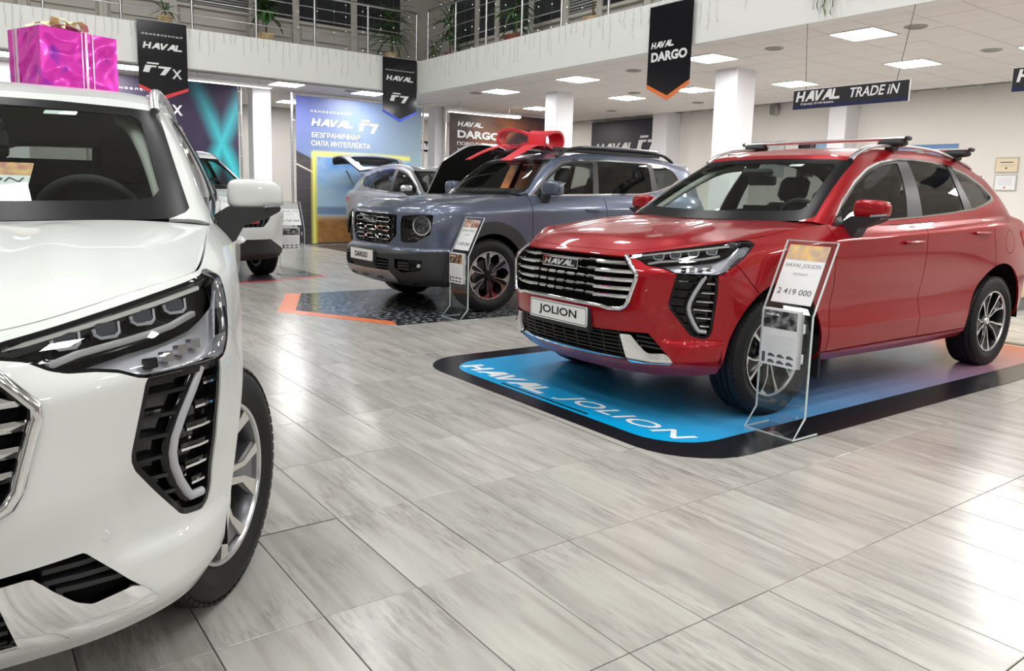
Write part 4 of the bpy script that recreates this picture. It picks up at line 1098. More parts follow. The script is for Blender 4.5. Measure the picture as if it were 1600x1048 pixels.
    both_mesh(G, trim, 'window_trim', CHROME, root, offset=.004, flange=.01)
    fw, inn = G.cut(inn, 'S', [(.70,1.06),(.70,1.16),(.434,1.322),(.23,1.410),(.03,1.464),(-.185,1.492),(-.05,1.06)], sidec)
    qw, inn = G.cut(inn, 'S', [(-.345,1.6),(-.905,1.6),(-.905,1.47),(-.895,1.35),(-.910,1.10),(-.27,1.10)], sidec)
    rq, inn = G.cut(inn, 'S', [(-.965,1.6),(-.985,1.35),(-1.075,1.10),(-1.6,1.10),(-1.6,1.6)], sidec)
    both_mesh(G, inn, 'window_pillars', mat('pillar_grey', (.045, .045, .05), .35), root, offset=-.001, flange=.012)
    for n, f, g in (('front_side_window', fw, GLASS_C), ('rear_side_window', qw, GLASS_T), ('quarter_window', rq, GLASS_T)): sided(G, f, n, g, root, offset=-.006)
    both_mesh(G, GF, 'roof_frame', body, root, 0, .014)
    lin2 = Shell(); lin2.V = G.V; lin2.N = [(-a, -b, -c) for a, b, c in G.N]
    both_mesh(lin2, [f[::-1] for f in GF], 'pillar_lining', INTER_L, root, offset=.022)
    # roof
    top = grid_surface(J_GREEN, [8]*12, J_GCV)[-1]
    frt = resample(top[:25], 30); sde = resample(top[24:81], 60); rer = resample(top[80:][::-1], 30)
    cen = resample([frt[0],(.2,0,1.573),(-.05,0,1.600),(-.5,0,1.616),(-1.0,0,1.603),(-1.4,0,1.560),rer[0]], 60)
    roof = coons(frt, rer, cen, sde)
    RS = Shell(roof)
    if np.array(RS.N)[:, 2].mean() < 0: RS = Shell(roof, flipn=True)
    both_mesh(RS, RS.F, 'roof', body, root, 0, .012)
    rl2 = Shell(); rl2.V = RS.V; rl2.N = [(-a, -b, -c) for a, b, c in RS.N]
    both_mesh(rl2, [f[::-1] for f in RS.F], 'headliner', INTER_L, root, offset=.03)
    # roof rails
    rp = resample([(.335,.588,1.488),(.27,.580,1.527),(.13,.570,1.575),(-.17,.558,1.606),(-.5,.553,1.614),(-.74,.551,1.608),(-1.05,.550,1.577),(-1.25,.552,1.540),(-1.40,.555,1.502)], 26)
    s = MB(); s.tube(rp, [(.020, .012)]+[(.019, .011)]*24+[(.010, .008)], 10, up=(0, 0, 1)); rails = pair('roof_rail', s, SILVER, root, 60)
    for x, z0, z1 in ((.10, 1.515, 1.565), (-.6, 1.55, 1.598), (-1.22, 1.50, 1.53)):
        s = MB(); s.box((x, .548, (z0+z1)/2), (.10, .016, z1-z0), None, .004); pair('rail_foot', s, SILVER, rails)
    # light trim on the inside of the windshield pillars
    s = MB(); s.tube(resample([(.10,.44,1.455),(.26,.49,1.430),(.42,.545,1.36),(.62,.605,1.245),(.80,.65,1.13)], 14), (.030, .024), 8); pair('pillar_trim', s, mat('pillar_trim_light', (.55, .55, .51), .7), root, 60)
    # cowl and wipers
    s = MB(); s.sweep([(1.085, y, 1.082) if abs(y) < .1 else (1.085-.18*(abs(y)/.7)**2, y, 1.082+.02*(abs(y)/.7)**2) for y in np.linspace(-.72, .72, 19)], [(-.05, -.012), (.02, -.012), (.02, .004), (-.05, .004)]); s.build('cowl', BLACK_SATIN, root)
    for y0, y1 in ((.10, .62), (-.55, -.02)):
        s = MB(); s.tube([(1.03-.16*(max(abs(y), .05)/.7)**2, y, 1.105+.022*(abs(y)/.7)**2+.01*math.sin(PI*(y-y0)/(y1-y0))) for y in np.linspace(y0, y1, 9)], .008, 6); s.build('wiper', BLACK_SATIN, root)
    # mirrors
    vs, fs = blob((.655, .945, 1.178), (.115, .195, .118), 4.0, 26, 16)
    vs = [(x-.10*(y-.85)**1 if y > .85 else x, y, z-(.05*(y-.85) if z > 1.18 else -.02*(y-.85))) for x, y, z in vs]
    s = MB(); s.add(vs, fs); mh = pair('mirror_housing', s, body, root, 70)
    s = MB(); s.prism([(.80,1.10),(.845,.995),(.875,1.01),(.905,1.065),(.99,1.095),(1.03,1.118),(1.035,1.132),(.85,1.132)], -.05, .05, Matrix(((0, 0, 1, .66), (1, 0, 0, 0), (0, 1, 0, 0), (0, 0, 0, 1)))); pair('mirror_arm', s, BLACK_SATIN, mh)
    s = MB(); s.sweep([(.718, .975, 1.137), (.70, 1.02, 1.142), (.66, 1.043, 1.147)], [(-.006, -.006), (.004, -.006), (.004, .006), (-.006, .006)]); pair('turn_signal', s, LAMP_G, mh)
    s = MB(); s.prism([(.69,1.075),(.815,1.078),(.70,1.165)], -.012, .010, Matrix(((1, 0, 0, 0), (0, 0, 1, .772), (0, 1, 0, 0), (0, 0, 0, 1)))); pair('mirror_sail', s, BLACK_SATIN, root)
    # wheel houses, underbody, cabin tub
    s = MB()
    for cx in (1.355, -1.345):
        n = 24; vs = []; fs = []
        for k in range(n+1):
            a = PI*(-.0+1.0*k/n); vs += [(cx+.455*math.cos(a), .42, .345+.455*math.sin(a)), (cx+.455*math.cos(a), .845, .345+.455*math.sin(a))]
        for k in range(n): fs.append((2*k, 2*k+1, 2*k+3, 2*k+2))
        vs.append((cx, .42, .345)); fs += [(2*k, 2*k+2, len(vs)-1) for k in range(n)]
        for sg in (1, -1): link('wheel_house', raw_mesh('wheel_house', vs if sg > 0 else mir(vs), fs if sg > 0 else [f[::-1] for f in fs], BLACK_MATT), root)
    s = MB(); s.box((0, 0, .27), (4.0, 1.0, .03)); s.box((0, 0, .29), (1.75, 1.62, .03)); s.build('underbody', BLACK_MATT, root)
    s = MB(); s.box((-.55, 0, .86), (2.9, 1.48, .04)); tub = s.build('cabin_floor', INTER_D, root)
    for sg in (-1, 1):
        s = MB(); s.box((-.5, sg*.735, .97), (2.7, .06, .24), None, .02); s.build('door_card', INTER_D, root)
    s = MB(); s.sweep([(.80-.02*abs(y), y, 1.02) for y in np.linspace(-.72, .72, 9)], [(-.28, -.1), (.24, -.1), (.24, .045), (.0, .075), (-.2, .055), (-.28, .0)]); s.build('dashboard', INTER_D, root, angle=60)
    s = MB(); s.box((.50, .05, 1.125), (.03, .30, .11), None, .01); s.build('dash_screen', BLACK_GLOSS, root)
    Mw = Matrix.Translation((.46, .37, 1.06)) @ Matrix.Rotation(-1.15, 4, 'Y')
    s = MB(); s.tube([(.175*math.cos(a), .175*math.sin(a), 0) for a in np.linspace(0, 2*PI, 28)[:-1]], .017, 8, closed=True, M=Mw); s.lathe([(0, .02), (.05, .018), (.065, -.03)], 16, Mw); s.box((0, .1, 0), (.03, .12, .02), Mw); s.box((0, -.1, 0), (.03, .12, .02), Mw); s.box((-.1, 0, 0), (.12, .04, .02), Mw); s.build('steering_wheel', INTER_D, root, angle=60)
    for y in (.37, -.37): seat(root, -.02, y, .46)
    s = MB(); s.box((-.80, 0, .98), (.55, 1.25, .2), None, .05); T = Matrix.Translation((-1.05, 0, 1.0)) @ Matrix.Rotation(-.35, 4, 'Y'); s.box((0, 0, .16), (.15, 1.25, .36), T, .05); rs = s.build('rear_seat', INTER_D, root, angle=60)
    for y in (-.4, .4):
        b = MB(); b.box((0, y, .40), (.09, .25, .12), T, .03); b.build('headrest', INTER_D, rs, angle=60)
    # rear view mirror, sensor pod, garnish sticker
    b = MB(); b.box((.50, 0, 1.405), (.10, .22, .05), None, .02); b.build('sensor_pod', INTER_D, root, angle=60)
    b = MB(); b.box((.44, 0, 1.35), (.03, .23, .065), None, .012); b.build('rear_view_mirror', INTER_D, root, angle=60)
    o = cast.front(.29, 1.450); Mx = frame_matrix((o[0]-.004, .29, 1.450), (.05, 1, 0), (-.8, 0, .4)); b = MB(); b.prism(round_rect(.105, .032, .004), 0, .002, Mx); b.build('windshield_sticker', mat('sticker_white', (.75, .85, .80), .5), root)
    return cast

def swap_material(o, a, b):
    for s in o.material_slots:
        if s.material == a: s.link = 'OBJECT'; s.material = b
    for c in o.children: swap_material(c, a, b)
RED_PAINT = paint('red_car_paint', (.34, .0015, .008), .35, .34)
WHITE_PAINT = paint('white_pearl_paint', (.675, .685, .675), .0, .4)
red_car = empty('crossover_car', (5.098, 3.419, 0), 3.134)
tag(red_car, 'shiny red crossover car with silver roof bars on the blue mat', 'car', 'cars on show')
build_jolion(red_car, RED_PAINT)
white_car = copy_tree(red_car); white_car.name = 'crossover_car.001'
white_car.location = (.218, 3.805, 0); white_car.rotation_euler = (0, 0, -1.864)
tag(white_car, 'large white crossover car in front, wrapped pink gift on its roof', 'car', 'cars on show')
swap_material(white_car, RED_PAINT, WHITE_PAINT)
for root, style, st, spin in ((red_car, 'red', .03, (.25, .1)), (white_car, 'white', .42, (.2, .2))):
    wh = build_wheel(root, style, name='front_wheel'); place_wheel(wh, 1.355, .758, .345, st, spin[0])
    w2 = copy_tree(wh, root); place_wheel(w2, 1.355, -.758, .345, st, .5)
    w3 = copy_tree(wh, root); w3.name = 'rear_wheel'; place_wheel(w3, -1.345, .758, .345, 0, spin[1])
    w4 = copy_tree(wh, root); w4.name = 'rear_wheel'; place_wheel(w4, -1.345, -.758, .345, 0, 1.)
# roof bars of the red car
for x, z in ((-.21, 1.655), (-1.13, 1.630)):
    b = MB(); b.sweep([(x, y, z) for y in (-.66, 0, .66)], [(-.028, -.010), (.028, -.010), (.034, 0), (.02, .012), (-.02, .012), (-.034, 0)]); bar = b.build('roof_bar', SILVER, red_car)
    for sg in (-1, 1):
        f = MB(); f.add(*blob((x, sg*.56, z-.030), (.10, .20, .05), 3)); f.box((x, sg*.555, z-.055), (.08, .07, .05), None, .012); f.build('bar_foot', BLACK_SATIN, bar, angle=60)
        f = MB(); f.add(*blob((x, sg*.665, z), (.075, .03, .03), 3)); f.build('bar_cap', BLACK_SATIN, bar, angle=60)
# ------------------------------------------------------------------ boxy off-roader shape tables
D_HULL = [
 [(2.18,0,.27),(2.17,.25,.27),(2.13,.5,.27),(2.09,.6,.27),(2.02,.72,.275),(1.93,.82,.28),(1.80,.87,.29),(1.369,.88,.29),(.95,.87,.28),(.3,.865,.275),(-.4,.865,.275),(-.95,.87,.28),(-1.369,.88,.29),(-1.78,.86,.32),(-2.0,.76,.34),(-2.18,.5,.34),(-2.22,0,.34)],
 [(2.31,0,.34),(2.30,.25,.34),(2.26,.5,.34),(2.21,.62,.34),(2.13,.74,.34),(2.0,.86,.345),(1.84,.915,.35),(1.369,.93,.35),(.95,.915,.34),(.3,.91,.335),(-.4,.91,.335),(-.95,.915,.34),(-1.369,.93,.35),(-1.80,.91,.40),(-2.06,.80,.42),(-2.24,.52,.43),(-2.28,0,.43)],
 [(2.36,0,.48),(2.35,.25,.48),(2.31,.52,.48),(2.26,.64,.48),(2.17,.76,.48),(2.03,.88,.485),(1.86,.935,.49),(1.369,.945,.48),(.95,.925,.46),(.3,.92,.46),(-.4,.92,.46),(-.95,.925,.46),(-1.369,.945,.48),(-1.81,.925,.54),(-2.08,.81,.56),(-2.25,.53,.57),(-2.29,0,.57)],
 [(2.355,0,.60),(2.345,.25,.60),(2.305,.52,.60),(2.25,.64,.605),(2.16,.76,.615),(2.02,.88,.62),(1.86,.935,.62),(1.369,.945,.62),(.95,.92,.60),(.3,.915,.60),(-.4,.915,.60),(-.95,.92,.60),(-1.369,.945,.62),(-1.81,.92,.66),(-2.07,.80,.68),(-2.24,.52,.69),(-2.28,0,.69)],
 [(2.275,0,.66),(2.265,.25,.66),(2.232,.50,.66),(2.19,.60,.66),(2.12,.76,.665),(2.01,.87,.665),(1.85,.925,.665),(1.369,.94,.66),(.95,.915,.66),(.3,.908,.66),(-.4,.908,.66),(-.95,.917,.66),(-1.369,.938,.68),(-1.81,.915,.71),(-2.06,.79,.73),(-2.22,.52,.74),(-2.26,0,.74)],
 [(2.277,0,.84),(2.267,.25,.84),(2.237,.50,.84),(2.195,.60,.84),(2.135,.76,.845),(2.03,.88,.845),(1.86,.933,.845),(1.369,.942,.85),(.95,.93,.85),(.3,.925,.86),(-.4,.925,.87),(-.95,.932,.88),(-1.369,.942,.89),(-1.80,.915,.90),(-2.05,.79,.90),(-2.21,.52,.90),(-2.25,0,.90)],
 [(2.267,0,.985),(2.257,.25,.985),(2.225,.50,.988),(2.18,.60,.99),(2.115,.76,.995),(2.01,.87,1.0),(1.85,.922,1.01),(1.369,.934,1.02),(.95,.93,1.03),(.3,.928,1.04),(-.4,.927,1.05),(-.95,.926,1.06),(-1.369,.926,1.07),(-1.79,.90,1.07),(-2.04,.78,1.06),(-2.19,.51,1.05),(-2.23,0,1.05)],
 [(2.235,0,1.04),(2.225,.25,1.04),(2.19,.5,1.045),(2.14,.6,1.05),(2.075,.745,1.058),(1.98,.835,1.068),(1.83,.875,1.085),(1.369,.892,1.10),(.95,.898,1.125),(.3,.90,1.135),(-.4,.90,1.145),(-.95,.897,1.155),(-1.369,.893,1.165),(-1.77,.865,1.165),(-2.03,.755,1.15),(-2.17,.49,1.13),(-2.21,0,1.13)],
 [(2.17,0,1.072),(2.16,.25,1.074),(2.13,.48,1.079),(2.08,.58,1.085),(2.0,.70,1.094),(1.92,.775,1.102),(1.80,.80,1.112),(1.369,.81,1.132),(.98,.815,1.192),(.3,.852,1.205),(-.4,.852,1.215),(-.95,.85,1.225),(-1.369,.845,1.24),(-1.75,.82,1.24),(-2.0,.72,1.22),(-2.13,.46,1.20),(-2.16,0,1.20)],
]
D_GREEN = [
 [(1.02,0,1.195),(1.0,.3,1.20),(.95,.6,1.207),(.885,.745,1.213),(.81,.82,1.203),(.3,.85,1.206),(-.4,.85,1.216),(-.95,.848,1.226),(-1.369,.843,1.241),(-1.75,.818,1.241),(-2.0,.718,1.221),(-2.13,.458,1.201),(-2.16,0,1.201)],
 [(.75,0,1.415),(.735,.29,1.416),(.70,.55,1.418),(.655,.68,1.42),(.56,.75,1.42),(.16,.772,1.44),(-.4,.775,1.452),(-.95,.773,1.457),(-1.37,.767,1.455),(-1.73,.745,1.44),(-1.97,.645,1.425),(-2.075,.385,1.42),(-2.10,0,1.42)],
 [(.47,0,1.605),(.46,.28,1.605),(.44,.50,1.603),(.415,.598,1.60),(.29,.662,1.612),(0,.675,1.655),(-.4,.68,1.668),(-.95,.68,1.668),(-1.36,.674,1.650),(-1.70,.655,1.612),(-1.92,.555,1.615),(-2.0,.3,1.625),(-2.02,0,1.63)],
 [(.43,0,1.628),(.42,.27,1.628),(.395,.48,1.625),(.365,.575,1.622),(.25,.62,1.645),(0,.628,1.688),(-.4,.63,1.702),(-.95,.63,1.702),(-1.36,.622,1.680),(-1.72,.60,1.64),(-1.96,.50,1.64),(-2.05,.27,1.65),(-2.07,0,1.655)],
]
# ------------------------------------------------------------------ shared builder for the three cars behind
def suv_shell(T, G_, cu, cv, gcu, gcv):
    hull = grid_surface(T, cu, cv); green = grid_surface(G_, gcu, gcv)
    return hull, green
def cut_circle(sh, F, cx, cz, r, ymin=.5):
    V = sh.A(); f = np.hypot(V[:, 0]-cx, V[:, 2]-cz)-r; f = np.where(V[:, 1] > ymin, f, 9)
    return sh.split(F, f)
def wheel_tubs(root, centres, r, y0, y1, cz):
    s = MB()
    for cx in centres:
        n = 20; vs = []; fs = []
        for k in range(n+1):
            a = PI*(-.02+1.04*k/n); vs += [(cx+r*math.cos(a), y0, cz+r*math.sin(a)), (cx+r*math.cos(a), y1, cz+r*math.sin(a))]
        for k in range(n): fs.append((2*k, 2*k+1, 2*k+3, 2*k+2))
        vs.append((cx, y0, cz)); fs += [(2*k, 2*k+2, len(vs)-1) for k in range(n)]
        for sg, nm in ((1, 'wheel_house'), (-1, 'wheel_house')):
            vv = vs if sg > 0 else mir(vs); link(nm, raw_mesh(nm, vv, fs if sg > 0 else [f[::-1] for f in fs], BLACK_MATT), root)
def build_greenhouse(root, green, body, S):
    G = Shell(green); GF = G.F
    wsf, GF = G.cut(GF, 'F', S['ws'], S['wsc']); gl, fr = G.cut(wsf, 'F', S['ws_in'], S['wsc'])
    both_mesh(G, gl, 'windshield', GLASS_C, root); both_mesh(G, fr, 'windshield_border', FRIT, root, 0, .008)
    if S.get('rw'):
        rwf, GF = G.cut(GF, 'F', S['rw'], lambda V: V[:, 0] < S['rwx'])
        if not S.get('open_back'): both_mesh(G, rwf, 'rear_window', GLASS_T, root)
    sc = lambda V: V[:, 1] > .45
    df, GF = G.cut(GF, 'S', S['dlo'], sc); inn, trim = G.cut(df, 'S', S['din'], sc)
    both_mesh(G, trim, 'window_trim', S.get('trim', CHROME), root, .004, .01)
    for n, p, g in S['wins']:
        w, inn = G.cut(inn, 'S', p, sc); sided(G, w, n, g, root, -.006)
    both_mesh(G, inn, 'window_pillars', BLACK_SATIN, root, -.001, .012)
    both_mesh(G, GF, 'roof_frame', body, root, 0, .014)
    l2 = Shell(); l2.V = G.V; l2.N = [(-a, -b, -c) for a, b, c in G.N]
    both_mesh(l2, [f[::-1] for f in GF], 'pillar_lining', INTER_L, root, .022)
def build_roof(root, G_, gcv, body, cen, k):
    top = grid_surface(G_, [8]*12, gcv)[-1]
    a = resample(top[:25], 24); b = resample(top[24:81], 44); c = resample(top[80:][::-1], 24)
    ce = resample([a[0]]+cen+[c[0]], 44); roof = coons(a, c, ce, b)
    R = Shell(roof)
    if np.array(R.N)[:, 2].mean() < 0: R = Shell(roof, flipn=True)
    both_mesh(R, R.F, 'roof', body, root, 0, .012)
    l2 = Shell(); l2.V = R.V; l2.N = [(-x, -y, -z) for x, y, z in R.N]
    both_mesh(l2, [f[::-1] for f in R.F], 'headliner', INTER_L, root, .03)
def hood_shell(T, cv, mid, cowl, i0, i1, bulge=None):
    row = grid_surface(T, [8]*16, cv)[-1]
    fr = resample(row[:8*i0+1], 40); sd = resample(row[8*i0:8*i1+1], 44)
    cw = resample(cowl+[sd[-1]], 40); ce = resample([fr[0]]+mid, 44)
    h = coons(fr, cw, ce, sd)
    if bulge is not None: h[:, :, 2] += bulge(np.linspace(0, 1, 44)[:, None], np.linspace(0, 1, 40)[None])
    H = Shell(h, flipn=True)
    if np.array(H.N)[:, 2].mean() < 0: H = Shell(h)
    H.F = trim_edge(H, np.concatenate([fr, sd]), .006)
    return H
def cabin(root, zb, y, xs, L):
    s = MB(); s.box((-.5, 0, zb-.02), (L, 2*y, .04)); s.build('cabin_floor', INTER_D, root)
    for sg in (-1, 1):
        s = MB(); s.box((-.45, sg*(y-.02), zb+.11), (L-.2, .05, .24), None, .02); s.build('door_card', INTER_D, root)
    s = MB(); s.box((xs+.05, 0, zb+.14), (.45, 2*y-.06, .28), None, .07); s.build('dashboard', INTER_D, root, angle=60)
    Mw = Matrix.Translation((xs-.28, .38, zb+.2)) @ Matrix.Rotation(-1.15, 4, 'Y')
    s = MB(); s.tube([(.18*math.cos(a), .18*math.sin(a), 0) for a in np.linspace(0, 2*PI, 22)[:-1]], .017, 7, closed=True, M=Mw); s.lathe([(0, .02), (.05, .018), (.065, -.03)], 14, Mw); s.box((0, 0, 0), (.04, .34, .02), Mw); s.build('steering_wheel', INTER_D, root, angle=60)
    for sg in (1, -1): seat(root, xs-.78, sg*.38, zb-.38)
    s = MB(); T_ = Matrix.Translation((xs-1.80, 0, zb+.12)) @ Matrix.Rotation(-.35, 4, 'Y'); s.box((0, 0, .16), (.15, 1.25, .44), T_, .05); rs = s.build('rear_seat', INTER_D, root, angle=60)
    for yy in (-.4, .4):
        b = MB(); b.box((0, yy, .44), (.09, .25, .13), T_, .03); b.build('headrest', INTER_D, rs, angle=60)
    b = MB(); b.box((xs-.36, 0, zb+.52), (.03, .23, .065), None, .012); b.build('rear_view_mirror', INTER_D, root, angle=60)
# ------------------------------------------------------------------ boxy grey-blue off-roader
def build_dargo(root, body):
    hull = grid_surface(D_HULL, [14,14,8,12,12,10,12,14,18,18,16,14,14,10,8,8], [3,6,7,4,8,8,6,5])
    green = grid_surface(D_GREEN, [8,8,6,6,16,16,14,10,10,8,6,6], [9,9,4])
    H = Shell(hull); F = H.F; cast = Caster([hull, green])
    front = lambda V: V[:, 0] > 1.5
    def FP(y, z, d=0.):
        p = cast.front(abs(y), z); return np.array([p[0]-d, y, z])
    def SP(x, z, d=0.):
        p = cast.side(x, z); return p+np.array([0, d, 0])
    R = .378; CX = (1.369, -1.369)
    clad = []
    for cx in CX: _, F = cut_circle(H, F, cx, R, .432)
    for cx in CX:
        c, F = cut_circle(H, F, cx, R, .555, .6); 
        V = H.A(); hi, lo = H.split(c, np.where(V[:, 2] > .6, -1, 1)*1.0*np.abs(V[:, 2]-.6)-1e-6) if False else (c, [])
        clad.append(hi)
    lin = Shell(hull[::2, ::3]); LF = lin.F
    for cx in CX: _, LF = cut_circle(lin, LF, cx, R, .465)
    both_mesh(lin, LF, 'inner_shell', BLACK_MATT, root, -.05)
    # grille opening with three chrome link bars
    go = [(-.1,.985),(.30,.985),(.495,.978),(.505,.80),(.490,.765),(.385,.690),(.30,.682),(-.1,.678)]
    g, F = H.cut(F, 'F', go, front, r=.012, off=-.012)
    gb = both_mesh(H, g, 'grille_back', BLACK_GLOSS, root, -.035)
    m = MB()
    for z in (.70,.73,.79,.82,.88,.91,.965):
        m.sweep([FP(y, z, .022) for y in np.linspace(-.46, .46, 13)], [(-.01, -.006), (.006, -.005), (.006, .005), (-.01, .006)])
    for y in np.linspace(-.44, .44, 9): m.sweep([FP(y, z, .026) for z in np.linspace(.69, .975, 5)], [(-.01, -.008), (.004, -.006), (.004, .006), (-.01, .008)], up=(1, 0, 0))
    m.build('grille_mesh', BLACK_GLOSS, gb)
    for z in (.925, .836, .748):
        for k in (-1, 0, 1):
            if z > .9 and k == 0: continue
            y0, y1 = k*.262-.125, k*.262+.125
            pts = [(y0+.028, z+.022), (y1-.028, z+.022), (y1, z), (y1-.028, z-.022), (y0+.028, z-.022), (y0, z)]
            s = MB(); s.tube([FP(y, zz, .008) for y, zz in pts], .0065, 6, closed=True); s.build('chrome_link', CHROME, gb)
    Mx = frame_matrix((2.284, 0, .925), (0, 1, 0), (-.05, 0, 1))
    s = MB(); s.prism(round_rect(.315, .066, .006), -.02, .004, Mx); bo = s.build('badge', CHROME, root)
    s = MB(); s.prism(round_rect(.303, .055, .004), .003, .006, Mx); s.build('badge_field', BLACK_GLOSS, bo); haval_text('badge_lettering', CHROME, bo, Mx @ Matrix.Translation((0, 0, .006)), .27, .038, .003)
    # headlights
    ho = [(.555,.972),(.70,.986),(.865,.992),(.872,.90),(.858,.80),(.725,.715),(.60,.708),(.548,.715)]
    h, F = H.cut(F, 'F', ho, front, r=.012, off=-.012)
    hp = sided(H, h, 'headlight_housing', BLACK_GLOSS, root, -.05, -.048)
    c = FP(.790, .888, .0); nrm = Vector((.80, .55, .08)).normalized(); Mx = frame_matrix(np.array(c)-np.array(nrm)*.04, (-nrm.y, nrm.x, 0), (0, 0, 1))
    s = MB(); s.lathe([(.080, 0), (.084, .030), (.098, .030), (.100, .022), (.100, 0)], 36, Mx); pair('lamp_ring', s, CHROME, hp)
    s = MB(); s.lathe([(0, .018), (.03, .016), (.078, .004)], 30, Mx); pair('lamp_bowl', s, mat('lamp_bowl_dark', (.10, .10, .11), .1, .8), hp)
    for a in range(4):
        s = MB(); s.lathe([(0, .034), (.014, .030), (.022, .012)], 14, Mx @ Matrix.Translation((.038*math.cos(a*PI/2+.6), .038*math.sin(a*PI/2+.6), 0))); pair('lamp_cell', s, mat('lamp_glass_grey', (.07, .075, .085), .05, .3), hp)
    s = MB(); s.lathe([(0, .012), (.012, .012), (.013, .004), (.076, .004)], 4, Mx @ Matrix.Rotation(.4, 4, 'Z')); pair('lamp_cross', s, LAMP_W, hp)
    for k, (y, z) in enumerate(((.62,.745),(.65,.755),(.68,.765),(.71,.757),(.66,.80),(.69,.81),(.74,.755))):
        s = MB(); s.box(FP(y, z, .030), (.02, .018, .012), None, .003); pair('lamp_facet', s, CHROME, hp)
    pair_lens = sided(H, h, 'headlight_lens', LENS, root, 0)
    # black bumper: everything below the body line in front, sills, and arch flares
    bl = [(1.0,.0),(3,.0),(3,.632),(2.10,.632),(1.95,.640),(1.80,.640),(1.0,.640)]
    bump, F = H.cut(F, 'S', bl, lambda V: V[:, 0] > 1.0)
    _, rest = [], None
    rb, F = H.cut(F, 'S', [(-1.0,0),(-3,0),(-3,.70),(-1.9,.70),(-1.0,.70)], lambda V: V[:, 0] < -1.0)
    sill, F = H.cut(F, 'S', [(1.1,0),(-1.1,0),(-1.1,.42),(1.1,.42)], lambda V: np.abs(V[:, 0]) < 1.1)
    sk = [(-.1,.425),(.485,.428),(.55,.335),(.56,.318),(-.1,.305)]
    skid, bump = H.cut(bump, 'F', sk, front)
    o = both_mesh(H, skid, 'skid_plate', mat('skid_silver', (.50, .48, .46), .35, .8), root, .012, .03)
    for y in (-.30, 0., .30):
        s = MB(); s.box(FP(y, .355, .0), (.03, .12, .05), None, .01); s.build('skid_slot', BLACK_SATIN, o)
    me_, bump = H.cut(bump, 'F', [(.262,.545),(.497,.54),(.487,.432),(.258,.432)], front)
    sided(H, me_, 'bumper_mesh', BLACK_MATT, root, -.02, -.018)
    m = MB()
    for z in (.455,.485,.515): m.sweep([FP(y, z, .004) for y in np.linspace(.27, .485, 6)], [(-.01, -.006), (.006, -.005), (.006, .005), (-.01, .006)])
    pair('bumper_slat', m, BLACK_SATIN, root)
    fg, bump = H.cut(bump, 'F', [(.566,.552),(.812,.546),(.806,.441),(.64,.411),(.566,.455)], front, r=.01, off=-.01)
    fp = sided(H, fg, 'fog_recess', BLACK_GLOSS, root, -.03, -.028)
    m = MB()
    for z in (.455,.483,.511): m.sweep([FP(y, z, .010) for y in (.60, .65, .71)], [(-.008, -.007), (.006, -.006), (.006, .006), (-.008, .007)])
    pair('fog_slat', m, BLACK_SATIN, fp)
    c = FP(.782, .492, .012); s = MB(); s.lathe([(0, .012), (.018, .008), (.024, .0), (.026, -.01)], 16, frame_matrix(c, (-.5, .85, 0), (0, 0, 1))); pair('fog_lamp', s, CHROME, fp)
    PL = mat('grained_black_plastic', (.026, .027, .029), .48)
    both_mesh(H, bump, 'front_bumper', PL, root, 0, .02)
    both_mesh(H, rb, 'rear_bumper', PL, root, 0, .02)
    sided(H, sill, 'sill', PL, root, .008, .02)
    for hi in clad: sided(H, hi, 'arch_flare', PL, root, .012, .02)
    # plate
    Mx = frame_matrix((2.372, 0, .556), (0, 1, 0), (0, 0, 1))
    s = MB(); s.prism(round_rect(.545, .135, .01), -.03, .004, Mx @ Matrix.Translation((0, -.014, 0))); hold = s.build('plate_holder', BLACK_SATIN, root)
    s = MB(); s.prism(round_rect(.520, .112, .012), .003, .009, Mx); s.build('plate', PLATE_W, hold)
    fit_text('plate_lettering', 'DARGO', .30, .056, INK, hold, Mx @ Matrix.Translation((0, 0, .0095)), 0, .035)
    al = lambda V: V[:, 1] > .5
    F = H.groove(F, 'S', [(.86,1.3),(.862,1.19),(.85,.92),(.84,.42)], .004, al)
    F = H.groove(F, 'S', [(-.20,1.3),(-.20,1.2),(-.21,.9),(-.22,.42)], .004, al)
    F = H.groove(F, 'S', [(-1.10,1.3),(-1.13,1.1),(-1.20,.9)], .004, al)
    names = {}
    for isl in H.islands(F):
        if len(isl) < 8: continue
        c = np.mean([np.mean([H.V[v] for v in f], 0) for f in isl], 0); x = c[0]
        n = 'front_body' if x > .85 else 'front_door' if x > -.2 else 'rear_door' if x > -1.1 else 'rear_body'
        if n.endswith('body'): both_mesh(H, isl, n, body, root, 0, .014)
        else: names[n] = sided(H, isl, n, body, root, 0, .014)
    for x0, x1, z, dn in ((.125,-.13,1.063,'front_door'),(-.83,-1.08,1.075,'rear_door')):
        s = MB(); s.tube([SP(x0+(x1-x0)*u, z, .022*math.sin(PI*u)**.5+.003) for u in np.linspace(.04, .96, 9)], [(.017*min(1, .5+math.sin(PI*u)), .010) for u in np.linspace(.05, .95, 9)], 8); pair('door_handle', s, body, names.get(dn, (root, root)), 60)
    def bulge(s, q):
        t = np.clip((q-.62)/.10, 0, 1); st = t*t*(3-2*t)
        return .020*(1-st)*np.clip(s/.12, 0, 1)*np.clip((1-s)/.3, 0, 1)+.012*np.sin(PI*q)*np.sin(PI*s)
    HS = hood_shell(D_HULL, [3,6,7,4,8,8,6,5], [(2.10,0,1.098),(1.8,0,1.130),(1.4,0,1.165),(1.02,0,1.198)], [(1.02,0,1.198),(1.0,.3,1.203),(.95,.6,1.208)], 6, 8, bulge)
    both_mesh(HS, HS.F, 'hood', body, root, -.002, .02)
    wsc = lambda V: (V[:, 0] > .33) & (V[:, 1] < .76)
